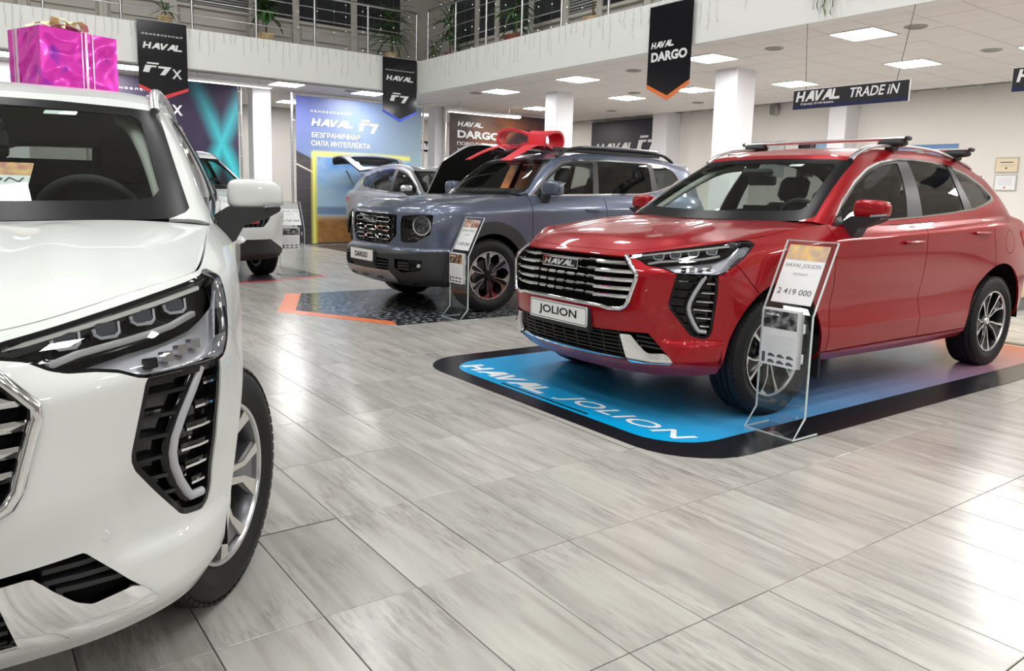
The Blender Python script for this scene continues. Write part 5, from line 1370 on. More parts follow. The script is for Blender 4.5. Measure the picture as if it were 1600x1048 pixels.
    S = dict(ws=[(-.1,1.15),(.6,1.17),(.735,1.235),(.765,1.25),(.628,1.598),(.60,1.606),(-.1,1.612)], ws_in=[(-.1,1.235),(.62,1.245),(.715,1.275),(.590,1.560),(.55,1.578),(-.1,1.585)], wsc=wsc,
             rw=[(-.1,1.22),(.50,1.24),(.60,1.28),(.50,1.58),(-.1,1.60)], rwx=-1.93,
             dlo=[(.838,1.192),(.736,1.270),(.529,1.445),(.31,1.580),(.12,1.620),(-.389,1.634),(-1.15,1.634),(-1.36,1.610),(-1.50,1.535),(-1.56,1.44),(-1.40,1.36),(-1.10,1.285),(-.827,1.245),(-.13,1.226),(.5,1.205)],
             din=[(.795,1.207),(.720,1.262),(.520,1.428),(.305,1.562),(.115,1.602),(-.389,1.616),(-1.15,1.616),(-1.35,1.594),(-1.483,1.525),(-1.535,1.446),(-1.385,1.376),(-1.10,1.302),(-.827,1.262),(-.13,1.243),(.5,1.222)],
             wins=[('front_side_window', [(.70,1.18),(.69,1.27),(.515,1.405),(.30,1.545),(.12,1.582),(-.145,1.59),(-.05,1.18)], GLASS_C),
                   ('rear_side_window', [(-.235,1.7),(-1.02,1.7),(-1.035,1.5),(-1.00,1.18),(-.14,1.18)], GLASS_T),
                   ('quarter_window', [(-1.10,1.7),(-1.115,1.5),(-1.13,1.2),(-1.7,1.2),(-1.7,1.7)], GLASS_T)])
    build_greenhouse(root, green, body, S)
    build_roof(root, D_GREEN, [9,9,4], body, [(.2,0,1.685),(-.2,0,1.725),(-.8,0,1.738),(-1.4,0,1.72)], 0)
    # roof rails: black feet, silver top
    rp = resample([(.30,.60,1.640),(.20,.605,1.705),(.06,.61,1.745),(-.5,.61,1.760),(-1.3,.605,1.752),(-1.50,.60,1.705),(-1.58,.60,1.660)], 24)
    s = MB(); s.tube(rp, [(.026, .018)]*24, 8, up=(0, 0, 1)); rl = pair('roof_rail', s, BLACK_SATIN, root, 60)
    s = MB(); s.tube(resample([(-.06,.614,1.768),(-.6,.616,1.783),(-1.28,.610,1.774)], 8), (.030, .014), 8, up=(0, 0, 1)); pair('rail_top', s, SILVER, rl, 60)
    s = MB(); s.box((-.5, .60, 1.725), (1.7, .03, .05), None, .01); pair('rail_base', s, BLACK_SATIN, rl)
    # mirrors, wipers
    vs, fs = blob((.67, 1.00, 1.285), (.14, .25, .155), 4.0, 24, 14); s = MB(); s.add([(x-.10*(y-.88), y, z) for x, y, z in vs], fs); mh = pair('mirror_housing', s, body, root, 70)
    s = MB(); s.prism([(.84,1.18),(.86,1.12),(.90,1.12),(.95,1.205),(1.0,1.225),(.92,1.24)], -.045, .045, Matrix(((0, 0, 1, .68), (1, 0, 0, 0), (0, 1, 0, 0), (0, 0, 0, 1)))); pair('mirror_arm', s, BLACK_SATIN, mh)
    s = MB(); s.sweep([(1.0-.14*(abs(y)/.75)**2, y, 1.20+.012*(abs(y)/.75)**2) for y in np.linspace(-.74, .74, 15)], [(-.06, -.01), (.03, -.01), (.03, .008), (-.06, .008)]); s.build('cowl', BLACK_SATIN, root)
    for y0, y1 in ((.10, .64), (-.58, -.02)):
        s = MB(); s.tube([(.955-.13*(abs(y)/.75)**2, y, 1.228+.012*(abs(y)/.75)**2) for y in np.linspace(y0, y1, 7)], .009, 6); s.build('wiper', BLACK_SATIN, root)
    wheel_tubs(root, CX, .46, .42, .90, R)
    s = MB(); s.box((0, 0, .30), (4.1, 1.0, .03)); s.box((0, 0, .31), (1.75, 1.68, .03)); s.box((2.0, 0, .31), (.25, 1.4, .03)); s.build('underbody', BLACK_MATT, root)
    cabin(root, 1.0, .80, .62, 2.9)
    wh = build_wheel(root, 'dargo', .378, .247, .235, 'front_wheel'); place_wheel(wh, CX[0], .805, R, .02, .1)
    for x, y, n, sp_ in ((CX[0], -.805, 'front_wheel', .3), (CX[1], .805, 'rear_wheel', .5), (CX[1], -.805, 'rear_wheel', .7)):
        w = copy_tree(wh, root); w.name = n; place_wheel(w, x, y, R, 0, sp_)
BLUE_PAINT = paint('grey_blue_car_paint', (.125, .145, .205), .55, .32)
dargo = empty('off_road_car', (5.86, 7.43, 0), PI)
tag(dargo, 'grey-blue boxy off-road car with black bumper and red bow on roof', 'car', 'cars on show')
build_dargo(dargo, BLUE_PAINT)
# ------------------------------------------------------------------ the two mid-size crossovers at the back (one with bonnet and tailgate raised)
def scaled(T, s): return [[(x*s[0], y*s[1], z*s[2]) for x, y, z in r] for r in T]
F_S = (1.033, 1.0, 1.085)
def build_midsize(root, body, opened, style):
    T = scaled(J_HULL, F_S); GT = scaled(J_GREEN, F_S); sx, sz = F_S[0], F_S[2]
    hull = grid_surface(T, [10,10,8,8,8,8,10,12,14,14,12,12,12,8,8,8], [3,5,6,6,6,4,5]); green = grid_surface(GT, J_GCU, J_GCV)
    H = Shell(hull); F = H.F; cast = Caster([hull, green]); front = lambda V: V[:, 0] > 1.2; al = lambda V: V[:, 1] > .5
    CX = (1.40, -1.39); R = .362
    def FP(y, z, d=0.): p = cast.front(abs(y), z); return np.array([p[0]-d, y, z])
    clad = []
    for cx in CX: _, F = cut_circle(H, F, cx, R, .435)
    for cx in CX: c, F = cut_circle(H, F, cx, R, .50, .6); clad.append(c)
    lin = Shell(hull[::2, ::3]); LF = lin.F
    for cx in CX: _, LF = cut_circle(lin, LF, cx, R, .465)
    both_mesh(lin, LF, 'inner_shell', BLACK_MATT, root, -.045)
    # grille: wide mesh with a small red badge
    g, F = H.cut(F, 'F', [(-.1,.985),(.40,.975),(.56,.93),(.50,.80),(.40,.71),(-.1,.70)], front)
    gb = both_mesh(H, g, 'grille_back', BLACK_GLOSS, root, -.03)
    m = MB()
    for k in range(-9, 10):
        for sg in (-1, 1):
            pts = [FP(y, z, .012) for y, z in ((k*.062-sg*.07+sg*.14*u, .70+.28*u) for u in (0, .5, 1)) if abs(y) < .52]
            if len(pts) > 1: m.sweep(pts, [(-.004, -.004), (.004, -.004), (.004, .004), (-.004, .004)], up=(1, 0, 0))
    m.build('grille_mesh', mat('grille_dark_chrome', (.12, .12, .13), .25, .9), gb)
    o = FP(.27, .785, -.004); Mx = frame_matrix(o, (-.15, 1, 0), (-.1, 0, 1))
    b = MB(); b.prism(round_rect(.10, .055, .008), -.03, .004, Mx); b.build('red_badge', mat('badge_red', (.55, .03, .02), .3), gb)
    haval_text('badge_lettering', CHROME, gb, frame_matrix(FP(0, .90, -.004), (0, 1, 0), (-.1, 0, 1)), .30, .04, .004)
    h, F = H.cut(F, 'C', [(-1.16*sx,.90*sz),(-.68*sx,.975*sz),(-.55,.985*sz),(-.58,.93*sz),(-.80*sx,.875*sz),(-1.05*sx,.86*sz)], lambda V: (V[:, 0] > 1.3) & (V[:, 1] > .3))
    sided(H, h, 'headlight_housing', BLACK_GLOSS, root, -.03, -.028); sided(H, h, 'headlight_lens', LENS, root, 0)
    v, F = H.cut(F, 'C', [(-.90,.82),(-.80,.85),(-.72,.80),(-.70,.58),(-.74,.56),(-.86,.70)], lambda V: (V[:, 0] > 1.3) & (V[:, 1] > .3))
    vp = sided(H, v, 'vent_back', BLACK_GLOSS, root, -.03, -.028)
    for z in (.62, .69, .76):
        pts = [cast.corner(c, z)-np.array([R2, R2, 0])*.012 for c in (-.80+.2*(.70-z)*0, -.745, -.715)]
        s = MB(); s.sweep(pts, [(-.006, -.006), (.006, -.006), (.006, .006), (-.006, .006)]); pair('vent_fin', s, LAMP_G, vp)
    li, F = H.cut(F, 'F', [(-.1,.55),(.52,.55),(.72,.44),(.80,.39),(.80,0),(-.1,0)], lambda V: V[:, 0] > 1.75)
    both_mesh(H, li, 'lower_bumper', BLACK_SATIN, root, -.008, .02)
    sill, F = H.cut(F, 'S', [(1.2,0),(-1.2,0),(-1.2,.42),(1.2,.42)], lambda V: np.abs(V[:, 0]) < 1.2)
    sided(H, sill, 'sill', BLACK_SATIN, root, 0, .02)
    rb, F = H.cut(F, 'S', [(-1.2,0),(-3,0),(-3,.62),(-1.2,.62)], lambda V: V[:, 0] < -1.2); both_mesh(H, rb, 'rear_bumper', BLACK_SATIN, root, 0, .02)
    for c in clad: sided(H, c, 'arch_trim', BLACK_SATIN, root, .006, .02)
    tl, F = H.cut(F, 'S', [(-1.80,1.07),(-2.4,1.10),(-2.4,.98),(-1.90,.985)], lambda V: (V[:, 0] < -1.6) & (V[:, 1] > .35)); sided(H, tl, 'tail_light', RED_LENS, root, .004, .02)
    if opened: _t, F = H.cut(F, 'F', [(-.1,.80),(.60,.80),(.60,1.4),(-.1,1.4)], lambda V: V[:, 0] < -1.7)
    F = H.groove(F, 'S', [(.90,1.4),(.905,1.0),(.88,.42)], .004, al); F = H.groove(F, 'S', [(-.235,1.4),(-.20,1.05),(-.21,.42)], .004, al); F = H.groove(F, 'S', [(-1.17,1.4),(-1.2,1.08),(-1.25,.85)], .004, al)
    names = {}
    for isl in H.islands(F):
        if len(isl) < 8: continue
        x = np.mean([np.mean([H.V[q][0] for q in f]) for f in isl])
        n = 'front_body' if x > .9 else 'front_door' if x > -.2 else 'rear_door' if x > -1.1 else 'rear_body'
        if n.endswith('body'): both_mesh(H, isl, n, body, root, 0, .014)
        else: names[n] = sided(H, isl, n, body, root, 0, .014)
    for x0, x1, z, dn in ((.12, -.135, 1.05, 'front_door'), (-.87, -1.12, 1.10, 'rear_door')):
        s = MB(); s.tube([cast.side(x0+(x1-x0)*u, z)+np.array([0, .02*math.sin(PI*u)**.5+.003, 0]) for u in np.linspace(.04, .96, 9)], [(.014*min(1, .5+math.sin(PI*u)), .009) for u in np.linspace(.05, .95, 9)], 8); pair('door_handle', s, CHROME, names.get(dn, (root, root)), 60)
    HS = hood_shell(T, [3,5,6,6,6,4,5], [(2.10*sx,0,.965*sz),(1.8*sx,0,1.017*sz),(1.5*sx,0,1.052*sz),(1.1*sx,0,1.083*sz)], [(1.1*sx,0,1.083*sz),(1.075*sx,.3,1.088*sz),(1.01*sx,.58,1.092*sz)], 6, 8)
    if not opened: both_mesh(HS, HS.F, 'hood', body, root, 0, .02)
    else:
        hinge = Vector((1.02*sx, 0, 1.09*sz)); Ry = Matrix.Translation(hinge) @ Matrix.Rotation(-1.02, 4, 'Y') @ Matrix.Translation(-hinge)
        a = both_mesh(HS, HS.F, 'open_hood', body, root, 0, .03); a.matrix_basis = Ry
        l2 = Shell(); l2.V = HS.V; l2.N = [(-x, -y, -z) for x, y, z in HS.N]
        b = both_mesh(l2, [f[::-1] for f in HS.F], 'hood_insulation', BLACK_MATT, a, .03)
        s = MB(); s.box((1.55, 0, .95), (.85, 1.3, .12), None, .03); s.box((1.5, .2, 1.0), (.4, .45, .12), None, .03); s.build('engine_cover', BLACK_SATIN, root)
    def sc_(p): return [(x*sx, z*sz) for x, z in p]
    def fc_(p): return [(y, z*sz) for y, z in p]
    S = dict(ws=fc_([(-.1,1.04),(.58,1.06),(.70,1.105),(.735,1.122),(.60,1.478),(.585,1.4835),(.26,1.489),(-.1,1.490)]), ws_in=fc_([(-.1,1.12),(.60,1.14),(.66,1.18),(.555,1.45),(.26,1.465),(-.1,1.468)]), wsc=lambda V: (V[:, 0] > .25) & (V[:, 1] < .76),
             rw=fc_([(-.1,1.10),(.45,1.12),(.56,1.16),(.48,1.42),(-.1,1.45)]), rwx=-1.74, open_back=opened,
             dlo=sc_([(.835,1.068),(.654,1.221),(.443,1.348),(.235,1.439),(.03,1.493),(-.21,1.524),(-.445,1.531),(-.696,1.524),(-.961,1.500),(-1.213,1.451),(-1.405,1.377),(-1.50,1.300),(-1.50,1.275),(-1.47,1.258),(-1.298,1.205),(-1.066,1.165),(-.713,1.130),(-.265,1.108),(.243,1.09),(.655,1.075)]),
             din=sc_([(.795,1.085),(.640,1.208),(.434,1.331),(.23,1.421),(.03,1.475),(-.20,1.504),(-.40,1.511),(-.671,1.505),(-.93,1.480),(-1.17,1.433),(-1.345,1.366),(-1.442,1.293),(-1.435,1.275),(-1.267,1.220),(-1.064,1.182),(-.722,1.146),(-.271,1.123),(.238,1.104),(.655,1.09)]),
             wins=[('front_side_window', sc_([(.70,1.06),(.70,1.16),(.434,1.322),(.23,1.410),(.03,1.464),(-.17,1.49),(-.07,1.06)]), GLASS_C), ('rear_side_window', sc_([(-.30,1.6),(-.93,1.6),(-.93,1.40),(-.98,1.08),(-.24,1.08)]), GLASS_T), ('quarter_window', sc_([(-.985,1.6),(-.99,1.38),(-1.05,1.08),(-1.6,1.08),(-1.6,1.6)]), GLASS_T)])
    build_greenhouse(root, green, body, S)
    build_roof(root, GT, J_GCV, body, [(.2*sx,0,1.533*sz),(-.1,0,1.560*sz),(-.5,0,1.575*sz),(-1.0*sx,0,1.568*sz),(-1.4*sx,0,1.535*sz)], 0)
    rp = resample([(x*sx, y, z*sz) for x, y, z in [(.335,.585,1.483),(.27,.575,1.515),(.13,.562,1.553),(-.17,.548,1.585),(-.5,.545,1.595),(-.74,.545,1.590),(-1.05,.545,1.560),(-1.25,.55,1.520),(-1.40,.555,1.490)]], 20)
    s = MB(); s.tube(rp, (.018, .014), 8, up=(0, 0, 1)); pair('roof_rail', s, SILVER, root, 60)
    vs, fs = blob((.66*sx, .955, 1.18*sz), (.13, .21, .13), 3.0, 20, 12); s = MB(); s.add([(x-.10*(y-.85), y, z-.05*(y-.85)) for x, y, z in vs], fs); mh = pair('mirror_housing', s, SILVER if opened else body, root, 70)
    s = MB(); s.prism([(.80,1.19),(.84,1.08),(.90,1.14),(1.0,1.20),(1.02,1.23),(.85,1.23)], -.05, .05, Matrix(((0, 0, 1, .66*sx), (1, 0, 0, 0), (0, 1, 0, 0), (0, 0, 0, 1)))); pair('mirror_arm', s, BLACK_SATIN, mh)
    if opened:   # raised tailgate hinged at the roof end
        e = empty('tailgate', parent=root); hp = Vector((-1.80*sx, 0, 1.515*sz))
        e.matrix_basis = Matrix.Translation(hp) @ Matrix.Rotation(1.38, 4, 'Y')
        n = 14; out = []; prof = [(0, 0), (-.17, -.17), (-.34, -.36), (-.42, -.55), (-.44, -.80), (-.40, -1.0), (-.34, -1.05)]
        pr = resample([(a, 0, b) for a, b in prof], 22); W_ = lambda u: .56+.18*math.sin(min(1, u*1.5)*PI/2)-.10*max(0, u-.8)/.2
        Gd = np.array([[(p[0]-.05*(1-q*q), q*W_(i/21), p[2]) for q in np.linspace(-1, 1, n)] for i, p in enumerate(pr)])
        sh = Shell(Gd); N0 = np.array(sh.N)
        if N0[:, 0].mean() > 0: sh = Shell(Gd, flipn=True)
        V = sh.A(); win, sk = sh.cut(sh.F, 'F', [(-.46,-.06),(.46,-.06),(.60,-.36),(-.60,-.36)])
        both_mesh(sh, sk, 'tailgate_skin', body, e, 0, .03, both=False); both_mesh(sh, win, 'tailgate_window', GLASS_T, e, 0, both=False)
        l2 = Shell(); l2.V = sh.V; l2.N = [(-a, -b, -c) for a, b, c in sh.N]
        both_mesh(l2, [f[::-1] for f in sk], 'tailgate_lining', mat('tailgate_lining_dark', (.05, .05, .055), .6), e, .05, both=False)
        b = MB(); b.box((-.24, 0, -.74), (.03, .8, .22), Matrix.Rotation(.2, 4, 'Y'), .01); b.build('tailgate_pull_trim', mat('lining_light', (.55, .55, .54), .6), e)
        for sg in (-1, 1):
            s = MB(); s.tube([(-1.95*sx, sg*.62, 1.22*sz), (-2.28*sx, sg*.62, 1.50*sz)], .010, 8); s.tube([(-2.1*sx, sg*.62, 1.35*sz), (-2.28*sx, sg*.62, 1.50*sz)], .014, 8); s.build('gas_strut', BLACK_SATIN, root)
        s = MB(); s.box((-1.75, 0, .80), (.9, 1.3, .05), None, .01); s.build('boot_floor', INTER_D, root)
        s = MB(); s.box((-1.86*sx, 0, 1.44*sz), (.03, 1.0, .05), None, .01); s.build('roof_end_trim', INTER_L, root)
    else:
        s = MB(); s.box((-1.93, 0, 1.55), (.28, 1.1, .03), None, .012); s.build('spoiler', body, root)
    wheel_tubs(root, CX, .46, .42, .845, R)
    s = MB(); s.box((0, 0, .29), (4.1, 1.0, .03)); s.box((0, 0, .31), (1.75, 1.6, .03)); s.build('underbody', BLACK_MATT, root)
    cabin(root, .96, .75, .80, 2.9)
    wh = build_wheel(root, style, .362, .240, .225, 'front_wheel'); place_wheel(wh, CX[0], .75, R, .0, .1)
    for x, y, n, sp_ in ((CX[0], -.75, 'front_wheel', .3), (CX[1], .75, 'rear_wheel', .5), (CX[1], -.75, 'rear_wheel', .7)):
        w = copy_tree(wh, root); w.name = n; place_wheel(w, x, y, R, 0, sp_)
SILVER_PAINT = paint('silver_car_paint', (.36, .36, .385), .6, .3)
silver_car = empty('crossover_car', (7.78, 13.45, 0), -1.52)
tag(silver_car, 'silver crossover car with open tailgate and raised bonnet behind the grey-blue car', 'car', 'cars on show')
build_midsize(silver_car, SILVER_PAINT, True, 'plain')
white_back = empty('crossover_car', (2.69, 12.23, 0), -1.47)
tag(white_back, 'white crossover car at the back, mostly hidden behind the large white mirror', 'car', 'cars on show')
build_midsize(white_back, WHITE_PAINT, False, 'plain')
# ------------------------------------------------------------------ printed materials
def ramp_mat(name, axis, stops, rough=.35, coord='Position', coat=0.):
    m = bpy.data.materials.new(name); m.use_nodes = True; n, l = nodes(m); b = n['Principled BSDF']
    g = n.new('ShaderNodeNewGeometry'); sx = n.new('ShaderNodeSeparateXYZ'); l.new(g.outputs['Position'], sx.inputs[0])
    mr = n.new('ShaderNodeMapRange'); mr.inputs[1].default_value = stops[0][0]; mr.inputs[2].default_value = stops[-1][0]; l.new(sx.outputs[axis], mr.inputs[0])
    r = n.new('ShaderNodeValToRGB'); e = r.color_ramp.elements; a0, a1 = stops[0][0], stops[-1][0]
    for k, (p, c) in enumerate(stops):
        q = (p-a0)/(a1-a0)
        el = e[0] if k == 0 else e[1] if k == len(stops)-1 else r.color_ramp.elements.new(q)
        el.position = q; el.color = (*c, 1)
    l.new(mr.outputs[0], r.inputs[0]); l.new(r.outputs[0], b.inputs['Base Color']); b.inputs['Roughness'].default_value = rough; b.inputs['Coat Weight'].default_value = coat
    return m
def noise_mat(name, scale, stops, rough=.5, detail=3, vec=(1, 1, 1), spec=.5):
    m = bpy.data.materials.new(name); m.use_nodes = True; n, l = nodes(m); b = n['Principled BSDF']
    g = n.new('ShaderNodeNewGeometry'); mp = n.new('ShaderNodeMapping'); mp.inputs['Scale'].default_value = vec; l.new(g.outputs['Position'], mp.inputs[0])
    t = n.new('ShaderNodeTexNoise'); t.inputs['Scale'].default_value = scale; t.inputs['Detail'].default_value = detail; l.new(mp.outputs[0], t.inputs[0])
    r = n.new('ShaderNodeValToRGB'); e = r.color_ramp.elements
    for k, (p, c) in enumerate(stops):
        el = e[0] if k == 0 else e[1] if k == len(stops)-1 else r.color_ramp.elements.new(p)
        el.position = p; el.color = (*c, 1)
    l.new(t.outputs['Fac'], r.inputs[0]); l.new(r.outputs[0], b.inputs['Base Color']); b.inputs['Roughness'].default_value = rough; b.inputs['Specular IOR Level'].default_value = spec
    return m
WHITE_INK = mat('print_white', (.88, .88, .88), .5)
MAT_BLACK = mat('mat_black_vinyl', (.014, .014, .018), .22)
def plate_poly(name, poly, z0, z1, m, parent=None):
    s = MB(); s.prism(poly, z0, z1); return s.build(name, m, parent, angle=30)
# ------------------------------------------------------------------ floor graphics
t = empty('floor_mat', (5.2, 3.5, 0)); tag(t, 'glossy blue to orange floor sticker with black border under the red car', 'floor mat')
def rr(x0, y0, x1, y1, r, n=7): return round_rect(x1-x0, y1-y0, r, n, (x0+x1)/2-5.2, (y0+y1)/2-3.5)
plate_poly('black_border', rr(2.66, 2.195, 7.75, 4.83, .40), .0004, .0022, MAT_BLACK, t)
plate_poly('printed_field', rr(2.795, 2.43, 7.60, 4.62, .30), .0022, .0034, ramp_mat('mat_print_blue_orange', 'X', [(2.8, (.0, .42, .85)), (4.0, (.0, .39, .82)), (4.35, (.16, .54, .76)), (4.70, (.62, .68, .58)), (5.1, (.74, .58, .38)), (5.6, (.80, .36, .19)), (6.3, (.72, .17, .08)), (7.6, (.5, .10, .05))], .2), t)
Mx = Matrix(((0, 1, 0, 0), (-1, 0, 0, 0), (0, 0, 1, 0), (0, 0, 0, 1)))
haval_text('mat_lettering', WHITE_INK, t, Matrix.Translation((2.945-5.2, 4.055-3.5, .0036)) @ Mx, .90, .150, .0006)
fit_text('mat_lettering', 'JOLION', 1.00, .165, WHITE_INK, t, Matrix.Translation((2.955-5.2, 3.0-3.5, .0042)) @ Mx, .30, .012, .0004, 1.05)
plate_poly('print_bar', [(2.822-5.2, 3.95-3.5), (2.842-5.2, 3.95-3.5), (2.842-5.2, 3.12-3.5), (2.822-5.2, 3.12-3.5)], .0034, .0040, MAT_BLACK, t)
t = empty('floor_mat', (5.5, 7.45, 0)); tag(t, 'dark speckled floor sticker with pointed orange front corner under grey-blue car', 'floor mat')
loc = lambda P: [(x-5.5, y-7.45) for x, y in P]
plate_poly('orange_edge', loc([(2.592,7.461),(3.27,6.225),(3.33,6.43),(2.78,7.467),(3.297,8.655),(3.166,8.79)]), .0004, .0024, mat('mat_orange', (.80, .19, .055), .3), t)
plate_poly('asphalt_field', loc([(2.78,7.467),(3.33,6.43),(3.27,6.215),(8.6,6.205),(8.6,8.70),(3.297,8.67)]), .0006, .0028, noise_mat('mat_asphalt_specks', 30, [(.5, (.018, .020, .025)), (.63, (.035, .040, .048)), (.67, (.36, .37, .39))], .16, 1.5, (.6, 1, 1)), t)
t = empty('floor_mat', (2.7, 12.2, 0)); tag(t, 'dark floor sticker edged with red under the back white car', 'floor mat')
loc = lambda P: [(x-2.7, y-12.2) for x, y in P]
GREYMAT = mat('mat_dark_grey', (.075, .07, .07), .25)
plate_poly('red_edge', loc([(.9,9.75),(3.45,10.02),(4.33,10.32),(4.30,10.42),(3.43,10.13),(.9,9.87)]), .0004, .0024, mat('mat_red', (.62, .05, .06), .3), t)
plate_poly('dark_field', loc([(.9,9.87),(3.43,10.13),(4.30,10.42),(4.1,14.8),(.9,14.8)]), .0005, .0022, GREYMAT, t)
t = empty('floor_mat', (7.9, 13.3, 0)); tag(t, 'plain dark grey floor sticker under the silver car', 'floor mat')
plate_poly('dark_field', [(-1.5, -2.6), (1.5, -2.6), (1.5, 3.0), (-1.5, 3.0)], .0005, .0025, GREYMAT, t)
# ------------------------------------------------------------------ hanging pennants on the balcony
def pennant(o, ex, w, h, tip, edge, label, rows, tag_edge='coloured_edge'):
    """o = middle of the top edge; ex = reading direction; hangs straight down"""
    e = empty('pennant_banner', o); tag(e, label, 'banner', 'pennants on the balcony')
    ex = Vector(ex); Mx = frame_matrix((0, 0, 0), ex, (0, 0, 1))
    def outline(a): return [(-w/2, 0), (w/2, 0), (w/2, -h-a), (0, -tip-a*1.15), (-w/2, -h-a)]
    s = MB(); s.prism(outline(0), -.004, .004, Mx); s.build('cloth', mat('banner_black_gloss', (.012, .012, .015), .14), e)
    s = MB(); s.prism([(-w/2, -h), (0, -tip), (w/2, -h), (w/2, -h-.055), (0, -tip-.065), (-w/2, -h-.055)], -.0035, .0045, Mx); s.build(tag_edge, edge, e)
    s = MB(); s.tube([Mx @ Vector((-w/2-.01, 0, 0)), Mx @ Vector((w/2+.01, 0, 0))], .008, 8); s.build('top_rod', STEEL, e)
    for u in (-w/2+.05, w/2-.05): s = MB(); s.box(Mx @ Vector((u, 0, -.035)), (.012, .09, .012) if abs(ex.x) > .5 else (.09, .012, .012)); s.build('hook', STEEL, e)
    for kind, y, tw, th, x in rows:
        M2 = Mx @ Matrix.Translation((x, y, .0042))
        if kind == 'HAVAL': haval_text('lettering', WHITE_INK, e, M2, tw, th)
        elif kind == 'F7': f7_text('lettering', WHITE_INK, e, M2, tw, th)
        elif kind == 'DARGO': fit_text('lettering', 'DARGO', tw, th, WHITE_INK, e, M2, 0, .045, .001)
        else: fit_text('lettering', kind, tw, th, WHITE_INK, e, M2, 0, .02, .001, 1.5 if len(kind) > 3 else 1.)
    return e
pennant((3.225, 14.83, 4.0), (1, 0, 0), .80, 1.08, 1.24, mat('edge_red', (.80, .06, .06), .4), 'black pennant with a red pointed edge above the large white car', [('ОБНОВЛЕННЫЙ', -.23, .66, .035, 0), ('HAVAL', -.42, .64, .105, .0), ('F7', -.80, .44, .17, -.09), ('X', -.86, .16, .16, .22)], 'red_edge')
pennant((7.82, 14.83, 3.945), (1, 0, 0), .79, 1.05, 1.23, mat('edge_blue', (.05, .10, .70), .4), 'black pennant with a blue pointed edge at the balcony corner', [('ОБНОВЛЕННЫЙ', -.25, .66, .03, 0), ('HAVAL', -.41, .63, .10, 0), ('F7', -.80, .42, .17, 0)], 'blue_edge')
pennant((8.20, 7.69, 3.86), (0, -1, 0), .79, 1.05, 1.23, mat('edge_orange', (.90, .22, .06), .4), 'black pennant with an orange pointed edge near the lit ceiling panels', [('HAVAL', -.53, .42, .085, -.13), ('DARGO', -.69, .66, .13, 0)], 'orange_edge')
# ------------------------------------------------------------------ big wall banners on pipe frames
def wall_banner(name, x0, x1, y, z1, m, label, frame=True, axis='x', z0=.02):
    e = empty(name, ((x0+x1)/2, y, 0) if axis == 'x' else (y, (x0+x1)/2, 0)); tag(e, label, 'wall banner'); w = abs(x1-x0)
    Mx = frame_matrix((0, 0, 0), (1, 0, 0), (0, 0, 1)) if axis == 'x' else frame_matrix((0, 0, 0), (0, -1, 0), (0, 0, 1))
    # gently rippled cloth
    nx, nz = 40, 24; vs = []; fs = []
    for i in range(nx+1):
        for k in range(nz+1):
            u = -w/2+w*i/nx; v = z0+(z1-z0)*k/nz
            vs.append(Mx @ Vector((u, v, .006*math.sin(3.1*u+.8*v)*math.sin(2.2*v+1))))
    for i in range(nx):
        for k in range(nz):
            a = i*(nz+1)+k; fs.append((a, a+nz+1, a+nz+2, a+1))
    link('cloth', raw_mesh('cloth', vs, fs, m, smooth=True), e)
    if frame:
        for u in (-w/2-.07, w/2+.07):
            s = MB(); s.tube([Mx @ Vector((u, 0, -.05)), Mx @ Vector((u, z1+.06, -.05))], .028, 8); s.build('frame_pipe', STEEL, e)
        for v in (z0, z1+.05):
            s = MB(); s.tube([Mx @ Vector((-w/2-.07, v, -.05)), Mx @ Vector((w/2+.07, v, -.05))], .02, 8); s.build('frame_pipe', STEEL, e)
        for k in range(8):
            for u in (-w/2, w/2):
                s = MB(); v = z0+.1+(z1-z0-.2)*k/7; s.box(Mx @ Vector((u+math.copysign(.035, u), v, -.02)), (.08, .012, .012) if axis == 'x' else (.012, .08, .012)); s.build('tie', WHITE_INK, e)
        for k in range(9):
            s = MB(); u = -w/2+.15+(w-.3)*k/8; s.box(Mx @ Vector((u, z1+.025, -.02)), (.012, .012, .07)); s.build('tie', WHITE_INK, e)
    return e, Mx
def img_nodes(name, rough=.45):
    m = bpy.data.materials.new(name); m.use_nodes = True; n, l = nodes(m); b = n['Principled BSDF']; b.inputs['Roughness'].default_value = rough
    g = n.new('ShaderNodeNewGeometry'); sp = n.new('ShaderNodeSeparateXYZ'); l.new(g.outputs['Position'], sp.inputs[0])
    return m, n, l, b, g, sp
def mth(n, l, op, a, b=None, c=None, clamp=False):
    k = n.new('ShaderNodeMath'); k.operation = op; k.use_clamp = clamp
    for i, v in enumerate((a, b, c)):
        if v is None: continue
        if isinstance(v, (int, float)): k.inputs[i].default_value = v
        else: l.new(v, k.inputs[i])
    return k.outputs[0]
def mixc(n, l, f, a, b):
    k = n.new('ShaderNodeMix'); k.data_type = 'RGBA'
    for s, v in (('Factor', f), ('A', a), ('B', b)):
        if isinstance(v, (int, float)): k.inputs[s].default_value = v
        elif isinstance(v, tuple): k.inputs[s].default_value = (*v, 1)
        else: l.new(v, k.inputs[s])
    return k.outputs['Result']
def band(n, l, v, a, b, soft):   # 1 between a and b
    return mth(n, l, 'MULTIPLY', mth(n, l, 'MULTIPLY_ADD', v, 1/soft, -a/soft+.5, True), mth(n, l, 'MULTIPLY_ADD', v, -1/soft, b/soft+.5, True))
